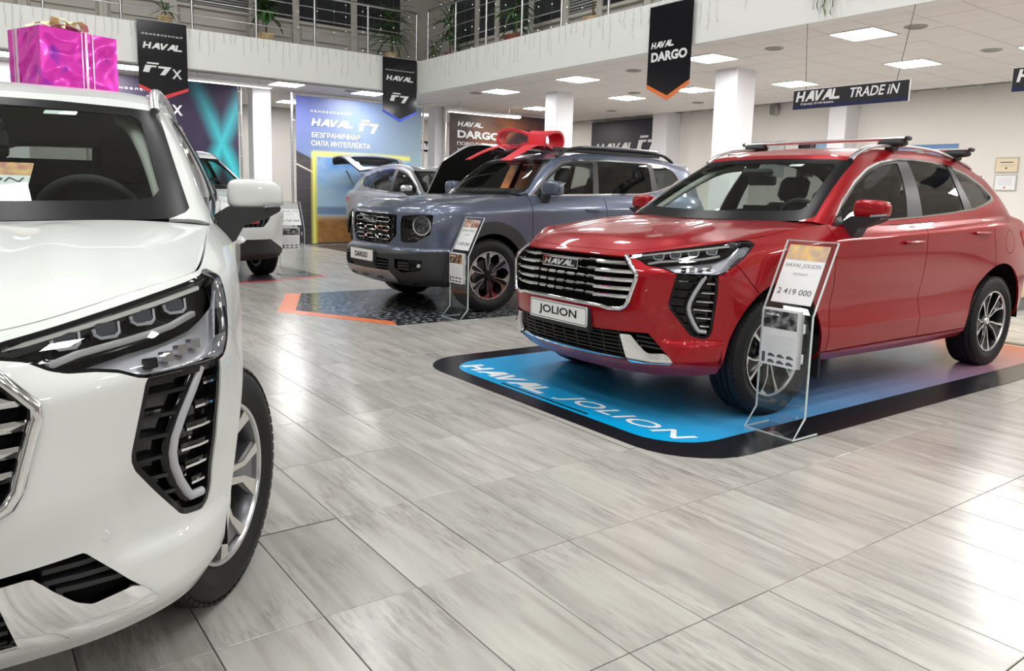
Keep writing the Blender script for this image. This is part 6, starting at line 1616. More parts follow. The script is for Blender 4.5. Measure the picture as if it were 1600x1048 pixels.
# purple banner with a glowing cyan X
m, n, l, b, g, sp = img_nodes('banner_print_x'); X, Z = sp.outputs[0], sp.outputs[2]
ns = n.new('ShaderNodeTexNoise'); ns.inputs['Scale'].default_value = 1.6; l.new(g.outputs['Position'], ns.inputs[0])
base = mixc(n, l, ns.outputs['Fac'], (.018, .016, .045), (.055, .035, .085))
def ray_(cx, cz, slope, w):
    d = mth(n, l, 'ABSOLUTE', mth(n, l, 'ADD', mth(n, l, 'ADD', X, -cx), mth(n, l, 'MULTIPLY', mth(n, l, 'ADD', Z, -cz), slope)))
    k = mth(n, l, 'MULTIPLY_ADD', d, -1/w, 1., True); return mth(n, l, 'POWER', k, 1.3)
fz = mth(n, l, 'MULTIPLY_ADD', Z, -.55, 2.0, True); fz = mth(n, l, 'MULTIPLY_ADD', fz, .9, .12)
a1 = mth(n, l, 'MULTIPLY', mth(n, l, 'MAXIMUM', ray_(4.66, 2.1, .42, .26), ray_(4.66, 2.1, -.42, .26)), fz, None, True)
l.new(mixc(n, l, a1, base, (.05, .58, .66)), b.inputs['Base Color'])
e, Mx = wall_banner('wall_banner', 2.30, 5.0, 16.53, 3.26, m, 'dark purple wall banner with a glowing cyan cross, behind the pink gift')
fit_text('lettering', 'ОБНОВЛЕННЫЙ', .95, .05, WHITE_INK, e, Mx @ Matrix.Translation((-.55, 3.02, .012)), 0, .02, .001, 1.5)
haval_text('lettering', WHITE_INK, e, Mx @ Matrix.Translation((-.72, 2.80, .012)), .75, .13)
f7_text('lettering', WHITE_INK, e, Mx @ Matrix.Translation((-.20, 2.58, .012)), .55, .26); fit_text('lettering', 'X', .20, .20, WHITE_INK, e, Mx @ Matrix.Translation((.17, 2.68, .012)), 0, .03, .001)
# blue banner: sky, road at left, glowing yellow frame with a wheat field
m, n, l, b, g, sp = img_nodes('banner_print_blue'); X, Z = sp.outputs[0], sp.outputs[2]
def vramp(stops, v, a0, a1):
    mr = n.new('ShaderNodeMapRange'); mr.inputs[1].default_value = a0; mr.inputs[2].default_value = a1; l.new(v, mr.inputs[0]); r = n.new('ShaderNodeValToRGB'); el = r.color_ramp.elements
    for k, (p, c) in enumerate(stops):
        q = el[0] if k == 0 else el[1] if k == len(stops)-1 else r.color_ramp.elements.new(p)
        q.position = p; q.color = (*c, 1)
    l.new(mr.outputs[0], r.inputs[0]); return r.outputs[0]
dg = mth(n, l, 'ADD', mth(n, l, 'MULTIPLY', X, .55), mth(n, l, 'MULTIPLY', Z, -.55))
sky = vramp([(0, (.10, .12, .38)), (.35, (.13, .24, .62)), (.7, (.22, .42, .66)), (1, (.36, .52, .52))], dg, 1.7, 4.8)
rs = mth(n, l, 'ADD', mth(n, l, 'ADD', Z, -2.05), mth(n, l, 'MULTIPLY', mth(n, l, 'ADD', X, -6.2), .45)); road = mth(n, l, 'MULTIPLY_ADD', rs, -40, .5, True)
wv = n.new('ShaderNodeTexNoise'); wv.inputs['Scale'].default_value = 2.; mp = n.new('ShaderNodeMapping'); mp.inputs['Scale'].default_value = (.6, 1, 7); l.new(g.outputs['Position'], mp.inputs[0]); l.new(mp.outputs[0], wv.inputs[0])
col = mixc(n, l, road, sky, mixc(n, l, wv.outputs['Fac'], (.022, .022, .03), (.10, .085, .095)))
ln = mth(n, l, 'MULTIPLY', band(n, l, rs, -.30, -.27, .02), band(n, l, X, 6.2, 6.6, .02)); col = mixc(n, l, ln, col, (.8, .75, .6))
ins = mth(n, l, 'MULTIPLY', band(n, l, X, 6.66, 9.0, .02), band(n, l, Z, .05, 1.96, .02))
cl = n.new('ShaderNodeTexNoise'); cl.inputs['Scale'].default_value = 1.4; cl.inputs['Detail'].default_value = 5; mp = n.new('ShaderNodeMapping'); mp.inputs['Scale'].default_value = (1, 1, 2.4); l.new(g.outputs['Position'], mp.inputs[0]); l.new(mp.outputs[0], cl.inputs[0])
isky = mixc(n, l, vramp([(.4, (0, 0, 0)), (.65, (1, 1, 1))], cl.outputs['Fac'], 0, 1), vramp([(0, (.42, .60, .72)), (1, (.08, .24, .62))], Z, .7, 1.9), (.36, .52, .66))
hl = mth(n, l, 'MULTIPLY', band(n, l, Z, .66, .84, .06), 1.); isky = mixc(n, l, hl, isky, (.16, .24, .40))
wf = n.new('ShaderNodeTexNoise'); wf.inputs['Scale'].default_value = 14; wf.inputs['Detail'].default_value = 4; mp = n.new('ShaderNodeMapping'); mp.inputs['Scale'].default_value = (.5, 1, 1.3); mp.inputs['Rotation'].default_value = (0, .5, 0); l.new(g.outputs['Position'], mp.inputs[0]); l.new(mp.outputs[0], wf.inputs[0])
fld = mth(n, l, 'MULTIPLY_ADD', Z, -30, .64*30+.5, True); wheat = mixc(n, l, wf.outputs['Fac'], (.13, .05, .014), (.52, .27, .09)); wheat = mixc(n, l, mth(n, l, 'MULTIPLY_ADD', Z, 8, -4.1, True), wheat, (.55, .42, .27))
col = mixc(n, l, ins, col, mixc(n, l, fld, isky, wheat))
dx = mth(n, l, 'ABSOLUTE', mth(n, l, 'ADD', X, -6.62)); dz = mth(n, l, 'ABSOLUTE', mth(n, l, 'ADD', Z, -1.99))
fx = mth(n, l, 'MULTIPLY', mth(n, l, 'MULTIPLY_ADD', dx, -13, 1.15, True), band(n, l, Z, -.1, 2.03, .06)); fz = mth(n, l, 'MULTIPLY', mth(n, l, 'MULTIPLY_ADD', dz, -13, 1.15, True), band(n, l, X, 6.58, 9.0, .06))
col = mixc(n, l, mth(n, l, 'MAXIMUM', fx, fz), col, (.80, .78, .16)); l.new(col, b.inputs['Base Color'])
e, Mx = wall_banner('wall_banner', 6.22, 9.30, 16.53, 3.20, m, 'blue wall banner with yellow framed wheat field picture behind the silver car')
P_ = lambda x, z: Mx @ Matrix.Translation((x-7.76, z, .012))
fit_text('lettering', 'ОБНОВЛЕННЫЙ', .95, .06, WHITE_INK, e, P_(7.02, 2.905), 0, .02, .001, 1.5)
haval_text('lettering', WHITE_INK, e, P_(7.05, 2.665), .98, .155); f7_text('lettering', WHITE_INK, e, P_(7.93, 2.655), .48, .25)
fit_text('lettering', 'БЕЗГРАНИЧНАЯ', 1.14, .115, WHITE_INK, e, P_(7.14, 2.395), 0, .012, .001); fit_text('lettering', 'СИЛА ИНТЕЛЛЕКТА', 1.40, .115, WHITE_INK, e, P_(7.26, 2.22), 0, .012, .001)
# brown dusk banner
m, n, l, b, g, sp = img_nodes('banner_print_dusk'); X, Z = sp.outputs[0], sp.outputs[2]
cl = n.new('ShaderNodeTexNoise'); cl.inputs['Scale'].default_value = 1.1; cl.inputs['Detail'].default_value = 6; cl.inputs['Distortion'].default_value = .5; mp = n.new('ShaderNodeMapping'); mp.inputs['Scale'].default_value = (1, 1, 1.6); mp.inputs['Rotation'].default_value = (0, .5, 0); l.new(g.outputs['Position'], mp.inputs[0]); l.new(mp.outputs[0], cl.inputs[0])
gl = mth(n, l, 'MULTIPLY', mth(n, l, 'MULTIPLY_ADD', mth(n, l, 'ABSOLUTE', mth(n, l, 'ADD', X, -11.9)), -.75, 1.05, True), mth(n, l, 'MULTIPLY_ADD', Z, -.75, 2.75, True))
gl = mth(n, l, 'MULTIPLY', gl, mth(n, l, 'MULTIPLY_ADD', cl.outputs['Fac'], 3.2, -1.15, True))
l.new(mixc(n, l, gl, mixc(n, l, mth(n, l, 'MULTIPLY_ADD', X, .5, -5.8, True), (.045, .022, .020), (.028, .020, .045)), (.62, .21, .06)), b.inputs['Base Color'])
e, Mx = wall_banner('wall_banner', 10.08, 13.10, 16.53, 3.24, m, 'brown and orange dusk wall banner behind the grey-blue car')
P_ = lambda x, z: Mx @ Matrix.Translation((x-11.59, z, .012))
haval_text('lettering', WHITE_INK, e, P_(10.68, 2.91), .76, .12); fit_text('lettering', 'DARGO', 1.28, .19, WHITE_INK, e, P_(10.94, 2.665), 0, .045, .001)
fit_text('lettering', 'ПОВОД ПРОЯВИТЬ', 1.66, .105, WHITE_INK, e, P_(11.13, 2.43), 0, .012, .001); fit_text('lettering', 'ХАРАКТЕР', 1.08, .105, WHITE_INK, e, P_(10.84, 2.265), 0, .012, .001)
# dark banner on the right wall
e, Mx = wall_banner('wall_banner', 16.6, 13.95, 14.76, 3.26, noise_mat('banner_print_navy', 1.2, [(.3, (.010, .010, .018)), (.8, (.026, .024, .045))], .4), 'black wall banner with white lettering beside the red bow', frame=False, axis='y')
P_ = lambda y, z: Mx @ Matrix.Translation(((16.6+13.95)/2-y, z, .012))
haval_text('lettering', WHITE_INK, e, P_(15.62, 2.56), 1.52, .22); f7_text('lettering', WHITE_INK, e, P_(14.42, 2.62), .68, .36)
# black name sign on the far wall seen in the gap, hanging direction signs
e = empty('name_sign', (11.2, 20.484, 2.57)); tag(e, 'small black name sign on the far wall between two wall banners', 'sign')
s = MB(); s.box((0, 0, 0), (1.7, .03, .30), None, .004); s.build('board', BLACK_GLOSS, e); haval_text('lettering', WHITE_INK, e, frame_matrix((0, -.016, 0), (1, 0, 0), (0, 0, 1)), 1.5, .19)
def hang_sign(y0, y1, label, words):
    e = empty('hanging_sign', (8.22, (y0+y1)/2, 2.40)); tag(e, label, 'sign', 'hanging direction signs'); w = abs(y0-y1)
    Mx = frame_matrix((-.012, 0, 0), (0, -1, 0), (0, 0, 1))
    s = MB(); s.box((0, 0, 0), (.02, w, .225), None, .003); s.build('board', mat('sign_edge_white', (.75, .75, .75), .5), e)
    s = MB(); s.box((-.0105, 0, .0), (.003, w-.008, .215)); s.build('dark_face', mat('sign_charcoal', (.030, .030, .034), .35), e)
    s = MB(); s.box((-.0125, 0, -.086), (.002, w-.008, .040)); s.build('navy_stripe', mat('sign_navy', (.022, .028, .085), .35), e)
    x = -w/2+.04
    haval_text('lettering', WHITE_INK, e, Mx @ Matrix.Translation((x+.28, .035, .003)), .56, .115)
    fit_text('small_lettering', 'Веди игру. Меняй правила.', .42, .034, WHITE_INK, e, Mx @ Matrix.Translation((x+.28, -.052, .003)), 0, .015, .001)
    if words: fit_text('lettering', words, .56, .105, WHITE_INK, e, Mx @ Matrix.Translation((x+.96, .03, .003)), .22, .018, .001)
    for yy, dy in ((w/2-.15, .08), (-w/2+.15, -.10)):
        s = MB(); s.tube([(0, yy, .11), (.05, yy+dy, .89)], .004, 6); s.build('chain', mat('chain_dark', (.12, .11, .10), .5, .6), e)
hang_sign(5.68, 4.30, 'long charcoal hanging sign reading TRADE iN', 'TRADE iN'); hang_sign(3.33, 1.95, 'charcoal hanging sign cut by the picture edge', None)
# ------------------------------------------------------------------ things on the right wall
def wall_frame(y0, y1, z0, z1, label, paper, fr):
    e = empty('certificate', (14.835, (y0+y1)/2, (z0+z1)/2)); tag(e, label, 'certificate', 'framed certificates'); w, h = y1-y0, z1-z0
    s = MB()
    for c, d in (((0, 0, h/2-.012), (.02, w, .024)), ((0, 0, -h/2+.012), (.02, w, .024)), ((0, w/2-.012, 0), (.02, .024, h-.05)), ((0, -w/2+.012, 0), (.02, .024, h-.05))): s.box(c, d, None, .004)
    s.build('certificate_frame', fr, e); s = MB(); s.box((-.001, 0, 0), (.010, w-.04, h-.04)); s.build('paper', paper, e)
    Mx = frame_matrix((-.007, 0, 0), (0, -1, 0), (0, 0, 1))
    return e, Mx
e, Mx = wall_frame(5.76, 6.13, 1.82, 2.08, 'upper framed certificate with cream paper on the white wall', mat('paper_cream', (.72, .62, .44), .6), mat('frame_pale_wood', (.55, .48, .38), .5))
s = MB(); s.box((-.007, 0, .045), (.001, .20, .014)); s.build('print_line', INK, e); s = MB(); s.lathe([(0, .001), (.016, .001)], 16, Mx @ Matrix.Translation((0, -.055, 0))); s.build('print_seal', INK, e)
s = MB(); s.box((-.007, 0, .0), (.001, .24, .004)); s.box((-.007, 0, -.016), (.001, .22, .004)); s.build('print_line', mat('print_grey', (.35, .33, .3), .6), e)
e, Mx = wall_frame(5.76, 6.12, 1.51, 1.79, 'lower framed certificate with white paper and red emblem', mat('paper_white', (.80, .79, .80), .6), mat('frame_grey', (.5, .49, .48), .5))
s = MB()
for k in range(6): s.box((-.007, 0, .075-.022*k), (.001, .24-.03*(k % 2), .005))
s.build('print_line', mat('print_blue_grey', (.45, .47, .55), .6), e); s = MB(); s.lathe([(0, .001), (.018, .001)], 6, Mx @ Matrix.Translation((0, -.085, 0))); s.build('red_emblem', mat('print_red', (.6, .06, .05), .6), e)
def car_poster(y0, y1, z0, z1, label, sky, dark):
    e = empty('wall_picture', (14.83, (y0+y1)/2, (z0+z1)/2)); tag(e, label, 'picture', 'wall pictures behind the red car roof'); w, h = abs(y1-y0), z1-z0
    s = MB(); s.box((0, 0, 0), (.02, w, h), None, .003); s.build('panel', sky, e)
    if dark:
        s = MB(); s.box((-.011, w/2-.22, 0), (.003, .40, h-.02)); s.build('print_dark_part', dark, e)
        for k in range(4): s = MB(); s.box((-.013, w/2-.40+.05*k, .04), (.002, .012, h*.6), Matrix.Rotation(.3, 4, 'X')); s.build('print_stripe', LAMP_G, e)
    return e
car_poster(11.46, 10.38, 1.75, 2.53, 'pale picture on the right wall at the end of the red car roof', noise_mat('print_pale', 3., [(.35, (.30, .40, .45)), (.65, (.62, .62, .58))], .5), None)
car_poster(10.05, 8.96, 1.75, 2.48, 'blue and black picture on the right wall beneath the front roof bar', ramp_mat('print_sky_blue', 'Z', [(1.75, (.55, .62, .66)), (2.48, (.17, .42, .62))], .5), BLACK_GLOSS)
car_poster(8.0, 6.78, 1.7, 2.34, 'sky blue picture on the right wall beneath the rear roof bar', ramp_mat('print_sky_blue2', 'Z', [(1.7, (.45, .62, .75)), (2.34, (.10, .20, .42))], .5), None)
e = empty('wall_speaker', (14.76, 10.66, 3.2)); tag(e, 'small grey speaker box high on the right wall', 'speaker'); s = MB(); s.add(*blob((0, 0, 0), (.14, .19, .26), 3.5)); s.build('housing', mat('speaker_grey', (.40, .38, .35), .6), e, angle=60); s = MB(); s.box((-.07, 0, 0), (.012, .14, .2), None, .004); s.build('speaker_grille', mat('speaker_grille_grey', (.25, .24, .23), .8), e)
e = empty('reception_desk', (11.6, 4.2, 0)); tag(e, 'pale wooden desk with grey plinth behind the rear of red car', 'desk')
s = MB(); s.box((0, 0, .08), (2.9, .72, .16), None, .004); s.build('plinth', mat('plinth_grey', (.20, .20, .205), .5), e); s = MB(); s.box((0, 0, .45), (3.0, .80, .58), None, .006); s.build('front_panel', mat('desk_wood', (.62, .50, .30), .5), e); s = MB(); s.box((0, 0, .755), (3.04, .84, .03), None, .006); s.build('desk_top', mat('desk_top_white', (.75, .73, .7), .4), e)
# ------------------------------------------------------------------ acrylic price stands
ACRYL = thin_glass('clear_acrylic', (.90, .92, .92), 1.49); EDGE = mat('acrylic_edge', (.72, .78, .78), .15, spec=.8)
def price_stand(o, rz, w, hs, label, price, name, head, body_print):
    e = empty('price_stand', o, rz); tag(e, label, 'stand', 'clear price stands')   # local: faces -x, width along y
    prof = [(.21, .004), (.0, .004), (.09, .105*hs), (.088, .63*hs), (.105, .665*hs), (.262, 1.0*hs)]
    pts = [Vector((x, 0, z)) for x, z in prof]
    vs = []; fs = []
    for p in pts: vs += [(p.x, -w/2, p.z), (p.x, w/2, p.z)]
    for i in range(len(pts)-1): fs.append((2*i, 2*i+1, 2*i+3, 2*i+2))
    bm = bmesh.new(); me = bpy.data.meshes.new('clear_sheet'); me.from_pydata(vs, [], fs); bm.from_mesh(me); bmesh.ops.solidify(bm, geom=bm.faces[:], thickness=.006); bm.to_mesh(me); bm.free(); me.materials.append(ACRYL); link('clear_sheet', me, e)
    for sg in (-1, 1):
        s = MB(); s.sweep([(p.x, sg*(w/2+.0005), p.z) for p in pts], [(-.004, -.0035), (.004, -.0035), (.004, .0035), (-.004, .0035)], up=(0, 1, 0)); s.build('bright_edge', EDGE, e)
    s = MB(); s.box((.0, 0, .004), (.006, w, .008)); s.box((.262, 0, 1.0*hs), (.008, w, .006)); s.build('bright_edge', EDGE, e)
    # tilted card in a pocket
    a, b = Vector((.112, 0, .678*hs)), Vector((.250, 0, .975*hs)); L = (b-a).length
    Mc = frame_matrix((a+b)/2+Vector((-.007, 0, .003)), (0, -1, 0), b-a)
    cw = w*.80
    s = MB(); s.prism([(-cw/2, -L/2), (cw/2, -L/2), (cw/2, L/2), (-cw/2, L/2)], 0, .002, Mc); c = s.build('price_card', mat('card_white', (.82, .82, .83), .4), e)
    s = MB(); s.prism([(-cw/2, L*.24), (cw/2, L*.24), (cw/2, L/2), (-cw/2, L/2)], .002, .0026, Mc); s.build('card_picture', head, c)
    fit_text('card_lettering', name, cw*.88, L*.085, mat('ink_grey', (.16, .16, .18), .5), c, Mc @ Matrix.Translation((0, L*.14, .0026)), .2, .0, .0002)
    fit_text('card_lettering', 'PREMIUM', cw*.36, L*.04, mat('ink_light', (.35, .35, .37), .5), c, Mc @ Matrix.Translation((0, L*.0, .0026)), .1, .0, .0002)
    fit_text('card_lettering', price, cw*.84, L*.10, mat('ink_grey', (.16, .16, .18), .5), c, Mc @ Matrix.Translation((0, -L*.30, .0026)), 0, .012, .0002)
    # brochure stack on the upright
    bw, bh = w*.72, .30*hs; zc = .50*hs
    Mb = frame_matrix((.066, .025*w/.3, zc), (0, -1, 0), (0, 0, 1))
    s = MB()
    for k in range(4): s.prism([(-bw/2+.004*k, -bh/2), (bw/2+.004*k, -bh/2), (bw/2+.004*k, bh/2), (-bw/2+.004*k, bh/2)], -.018+.005*(3-k)-.012, -.018+.005*(3-k)-.008, Mb)
    br = s.build('brochure_stack', mat('paper_white2', (.78, .78, .79), .5), e)
    s = MB(); s.prism([(-bw/2, -bh/2), (bw/2, -bh/2), (bw/2, bh/2), (-bw/2, bh/2)], -.008, .0, Mb); s.build('brochure', mat('brochure_white', (.80, .80, .81), .35), br)
    s = MB(); s.prism([(-bw/2+.006, bh*.16), (bw/2-.006, bh*.16), (bw/2-.006, bh/2-.010), (-bw/2+.006, bh/2-.010)], .0, .0006, Mb); s.build('brochure_picture', body_print, br)
    haval_text('brochure_lettering', WHITE_INK, br, Mb @ Matrix.Translation((-bw*.2, bh*.40, .0006)), bw*.42, .012, .0003)
    s = MB()
    for y_, h_, x_ in ((.115, .010, bw*.9), (.075, .004, bw*.9)): s.prism([(-x_/2, bh*y_/.30), (x_/2, bh*y_/.30), (x_/2, bh*y_/.30+h_), (-x_/2, bh*y_/.30+h_)], 0, .0005, Mb)
    s.build('brochure_rule', INK, br)
    s = MB()
    for k in range(9): s.prism([(-bw*.40, bh*(.02-.035*k)), (bw*(.42-.05*(k % 3)), bh*(.02-.035*k)), (bw*(.42-.05*(k % 3)), bh*(.02-.035*k)+.0016), (-bw*.40, bh*(.02-.035*k)+.0016)], 0, .0005, Mb)
    s.build('brochure_text', mat('print_light_grey', (.55, .55, .56), .6), br)
    s = MB(); s.prism([(-bw*.45, -bh*.46), (-bw*.36, -bh*.46), (-bw*.36, -bh*.28), (-bw*.45, -bh*.28)], 0, .0006, Mb)
    for i in range(3):
        for j in range(2):
            cx_, cy2 = -bw*.18+bw*.26*i, -bh*.32-bh*.11*j
            s.prism([(cx_-bw*.10, cy2-.007), (cx_+bw*.10, cy2-.007), (cx_+bw*.10, cy2), (cx_+bw*.06, cy2+.003), (cx_+bw*.02, cy2+.010), (cx_-bw*.05, cy2+.010), (cx_-bw*.10, cy2+.004)], 0, .0006, Mb)
    s.build('brochure_thumbnails', mat('print_dark_grey', (.09, .09, .10), .5), br)
    s = MB()
    for z in (-.30, .22): s.box((.075, -w*.38, zc+bh*z), (.012, .012, .05), None, .003)
    s.build('stand_clip', EDGE, e)
DARKPIC = noise_mat('print_dark_photo', 26, [(.42, (.012, .012, .014)), (.58, (.05, .05, .055)), (.72, (.35, .35, .36))], .4)
price_stand((3.405, 2.352, .0036), 0, .295, 1.0, 'clear acrylic price stand before the red car front wheel', '2 419 000', 'HAVAL JOLION', noise_mat('print_bokeh', 20, [(.35, (.50, .35, .30)), (.5, (.60, .60, .62)), (.62, (.15, .40, .75)), (.72, (.85, .55, .15))], .4, 2), DARKPIC)
price_stand((3.895, 6.315, .003), 0, .325, .975, 'clear acrylic price stand before the grey-blue car front wheel', '2 429 000', 'HAVAL DARGO', noise_mat('print_warm', 24, [(.35, (.25, .08, .04)), (.55, (.55, .25, .12)), (.7, (.75, .6, .5))], .4), noise_mat('print_warm_dark', 30, [(.4, (.03, .012, .01)), (.6, (.30, .10, .04)), (.75, (.75, .45, .25))], .4))
price_stand((3.97, 10.66, .003), PI/2, .36, 1.02, 'clear acrylic price stand by the back white car', '3 729 000', 'HAVAL F7X', mat('print_grey_band', (.45, .45, .46), .5), DARKPIC)
# ------------------------------------------------------------------ paper behind the white car's windshield
e = empty('price_sheet', (.218, 3.805, 0), -1.864); tag(e, 'white price sheet behind the windshield of the large white car', 'price sheet')
a, b = Vector((.955, .10, 1.115)), Vector((.735, .10, 1.262)); Mp = frame_matrix((a+b)/2+Vector((-.025, 0, 0)), (-.03, 1, 0), b-a); L = (b-a).length
s = MB(); s.prism([(-.15, -L/2), (.15, -L/2), (.15, L/2), (-.15, L/2)], 0, .0015, Mp); s.build('sheet', mat('sheet_white', (.82, .82, .83), .5), e)
s = MB(); s.prism([(-.15, L*.22), (.15, L*.22), (.15, L/2), (-.15, L/2)], .0015, .002, Mp); s.build('print_band', noise_mat('print_sunset', 22, [(.4, (.55, .20, .15)), (.6, (.70, .40, .30)), (.72, (.9, .6, .2))], .5), e)
fit_text('lettering', 'JOLION', .26, .035, INK, e, Mp @ Matrix.Translation((.005, L*.10, .002)), .2, 0, .0003)
# ------------------------------------------------------------------ wrapped gift on the white roof
def foil_material():
    m = bpy.data.materials.new('pink_foil'); m.use_nodes = True; n, l = nodes(m); b = n['Principled BSDF']
    g = n.new('ShaderNodeTexCoord'); t = n.new('ShaderNodeTexNoise'); t.inputs['Scale'].default_value = 5; t.inputs['Detail'].default_value = 2; t.inputs['Distortion'].default_value = 1.2; l.new(g.outputs['Object'], t.inputs[0])
    r = n.new('ShaderNodeValToRGB'); e = r.color_ramp.elements; e[0].position = .30; e[0].color = (.25, .05, .62, 1); e[1].position = .42; e[1].color = (.92, .05, .60, 1); l.new(t.outputs['Fac'], r.inputs[0]); l.new(r.outputs[0], b.inputs['Base Color'])
    b.inputs['Roughness'].default_value = .16; b.inputs['Metallic'].default_value = .4; b.inputs['Coat Weight'].default_value = .6
    return m
ca, sa = math.cos(-1.864), math.sin(-1.864)
g0 = Vector((.435, 4.63, 1.575))   # near lower corner of the parcel, on the roof
ux = Vector((.8065*.2+.5912*.32, -.5912*.2+.8065*.32, 0)).normalized(); uy = Vector((-ux.y, ux.x, 0))
W1, W2, HG = .40, .31, .40
gift = empty('gift_box', g0+ux*W1/2+uy*W2/2, math.atan2(ux.y, ux.x)); tag(gift, 'shiny pink foil gift box with yellow bow on the white roof', 'gift')
FOIL = foil_material(); RIB = mat('clear_ribbon', (.85, .62, .80), .15, .3, coat=.5)
def crinkle(nu, nv, w, h, amp, seed):
    rnd = np.random.RandomState(seed); vs = []; fs = []
    ph = rnd.rand(9, 4)*[6.28, 1, 24, 24]
    for j in range(nv+1):
        for i in range(nu+1):
            u, v = i/nu, j/nv; d = sum(math.sin(p[2]*u+p[3]*v*(1 if k % 2 else -1)+p[0]) for k, p in enumerate(ph))/9
            edge = min(u, 1-u, v, 1-v); d = d*min(1, edge*8)*amp
            vs.append(((u-.5)*w, -d, (v-.5)*h))
    for j in range(nv):
        for i in range(nu): a = j*(nu+1)+i; fs.append((a, a+1, a+nu+2, a+nu+1))
    return vs, fs
s = MB()
for k, (w, off, rz) in enumerate(((W1, -W2/2, 0), (W2, -W1/2, -PI/2), (W1, -W2/2, PI), (W2, -W1/2, PI/2))):
    vs, fs = crinkle(26, 22, w, HG, .013, 11+k); s.add(vs, fs, Matrix.Rotation(rz, 4, 'Z') @ Matrix.Translation((0, off, HG/2)))
vs, fs = crinkle(18, 16, W1, W2, .008, 3); s.add(vs, fs, Matrix.Translation((0, 0, HG)) @ Matrix.Rotation(-PI/2, 4, 'X'))
s.box((0, 0, .003), (W1-.01, W2-.01, .006)); s.build('foil_wrap', FOIL, gift, angle=35)
s = MB()
for y, x0 in ((-W2/2-.006, .03),): s.box((x0, y, HG/2), (.012, .004, HG)); s.box((x0+.035, y, HG/2), (.006, .004, HG)); s.box((x0-.022, y, HG/2), (.005, .004, HG))
s.box((-W1/2-.006, .06, HG/2), (.004, .020, HG)); s.box((-W1/2-.007, .085, HG/2), (.004, .006, HG)); s.box((.03, 0, HG+.004), (.035, W2, .004)); s.build('ribbon', RIB, gift)
s = MB()
rnd = random.Random(5)
for k in range(11):
    a = rnd.uniform(0, 6.28); r_ = rnd.uniform(.07, .15); h = rnd.uniform(.03, .085)
    P = [Vector((0, 0, .0)), Vector((math.cos(a)*r_*.6, math.sin(a)*r_*.6, h)), Vector((math.cos(a+.5)*r_*1.1, math.sin(a+.5)*r_*1.1, h*.6)), Vector((math.cos(a+.9)*r_*.7, math.sin(a+.9)*r_*.7, .006))]
    s.sweep([p+Vector((.0, .02, HG)) for p in resample([p[:] for p in P], 8) if True] if False else [Vector(p)+Vector((.0, .02, HG)) for p in resample([p[:] for p in P], 8)], [(-.022, -.001), (.022, -.001), (.022, .001), (-.022, .001)])
s.build('bow', mat('bow_yellow', (.82, .74, .45), .35), gift, angle=60)
# ------------------------------------------------------------------ red ribbon bow on the grey-blue roof
bow = empty('ribbon_bow', (5.80, 7.50, 1.752), -.633); tag(bow, 'large red ribbon bow on the roof of the grey-blue car', 'bow')   # local x towards the right of the photograph
BOW = mat('bow_red_satin', (.72, .035, .055), .42)
def band_loop(pts, wid, th=.030):
    """closed ribbon loop in the local xz plane, width along y"""
    P = [Vector(p) for p in pts]; n = len(P); vs = []; fs = []
    for i in range(n):
        t = (P[(i+1) % n]-P[i-1]).normalized(); nn = Vector((t.z, 0, -t.x))
        for sg, w in ((1, -wid/2), (1, wid/2), (-1, wid/2), (-1, -wid/2)): vs.append(P[i]+nn*(th/2*sg)+Vector((0, w*(.75+.25*abs(P[i].x)/.4), 0)))
    for i in range(n):
        for k in range(4): fs.append((i*4+k, ((i+1) % n)*4+k, ((i+1) % n)*4+(k+1) % 4, i*4+(k+1) % 4))
    return vs, fs
for sg, nm in ((-1, 'loop'), (1, 'loop')):
    c = resample([(0, 0, .13), (sg*.16, 0, .20), (sg*.33, 0, .235), (sg*.45, 0, .20), (sg*.48, 0, .115), (sg*.42, 0, .035), (sg*.28, 0, .02), (sg*.12, 0, .06), (0, 0, .09)], 30)
    s = MB(); s.add(*band_loop([tuple(p) for p in c], .20)); s.build(nm, BOW, bow, None, (0, 0, 1.0 if sg > 0 else -.45), angle=50)
s = MB(); s.add(*blob((0.0, -.02, .11), (.22, .24, .21), 5, 24, 14)); s.build('knot', BOW, bow, angle=50)
for k, pts in enumerate(([(-.02, -.05, .05), (-.16, -.22, .03), (-.36, -.46, .015), (-.58, -.64, -.06), (-.78, -.74, -.17)], [(.02, -.08, .05), (-.02, -.34, .03), (-.10, -.62, .0), (-.24, -.86, -.10), (-.36, -1.0, -.18)])):
    c = resample(pts, 14); s = MB(); s.sweep([tuple(p) for p in c], [(-.075, -.004), (.075, -.004), (.075, .004), (-.075, .004)]); s.build('tail', BOW, bow, angle=50)
# ------------------------------------------------------------------ potted plants behind the railing
LEAF_G = noise_mat('leaf_green', 9, [(.3, (.02, .07, .02)), (.7, (.08, .20, .05))], .4); LEAF_Y = noise_mat('leaf_yellow_green', 9, [(.3, (.05, .10, .02)), (.7, (.20, .28, .07))], .45)
POT_C = noise_mat('pot_cream_ceramic', 12, [(.35, (.42, .28, .14)), (.6, (.68, .52, .32))], .5); POT_T = mat('pot_terracotta', (.22, .065, .04), .6); STEM = mat('plant_stem', (.16, .10, .05), .8)
def leaf_mesh(name, L, w, droop, m, seg=6):
    vs = []; fs = []
    for i in range(seg+1):
        t = i/seg; x = L*t*(1-.12*droop*t); z = .25*L*t-droop*L*t*t*.8; ww = w*math.sin(PI*min(1, .12+.88*t))**.7*(1-.15*t)
        vs += [(x, -ww/2, z+.1*ww), (x, 0, z), (x, ww/2, z+.1*ww)]
    for i in range(seg):
        a = 3*i; fs += [(a, a+3, a+4, a+1), (a+1, a+4, a+5, a+2)]
    return raw_mesh(name, vs, fs, m, smooth=True)
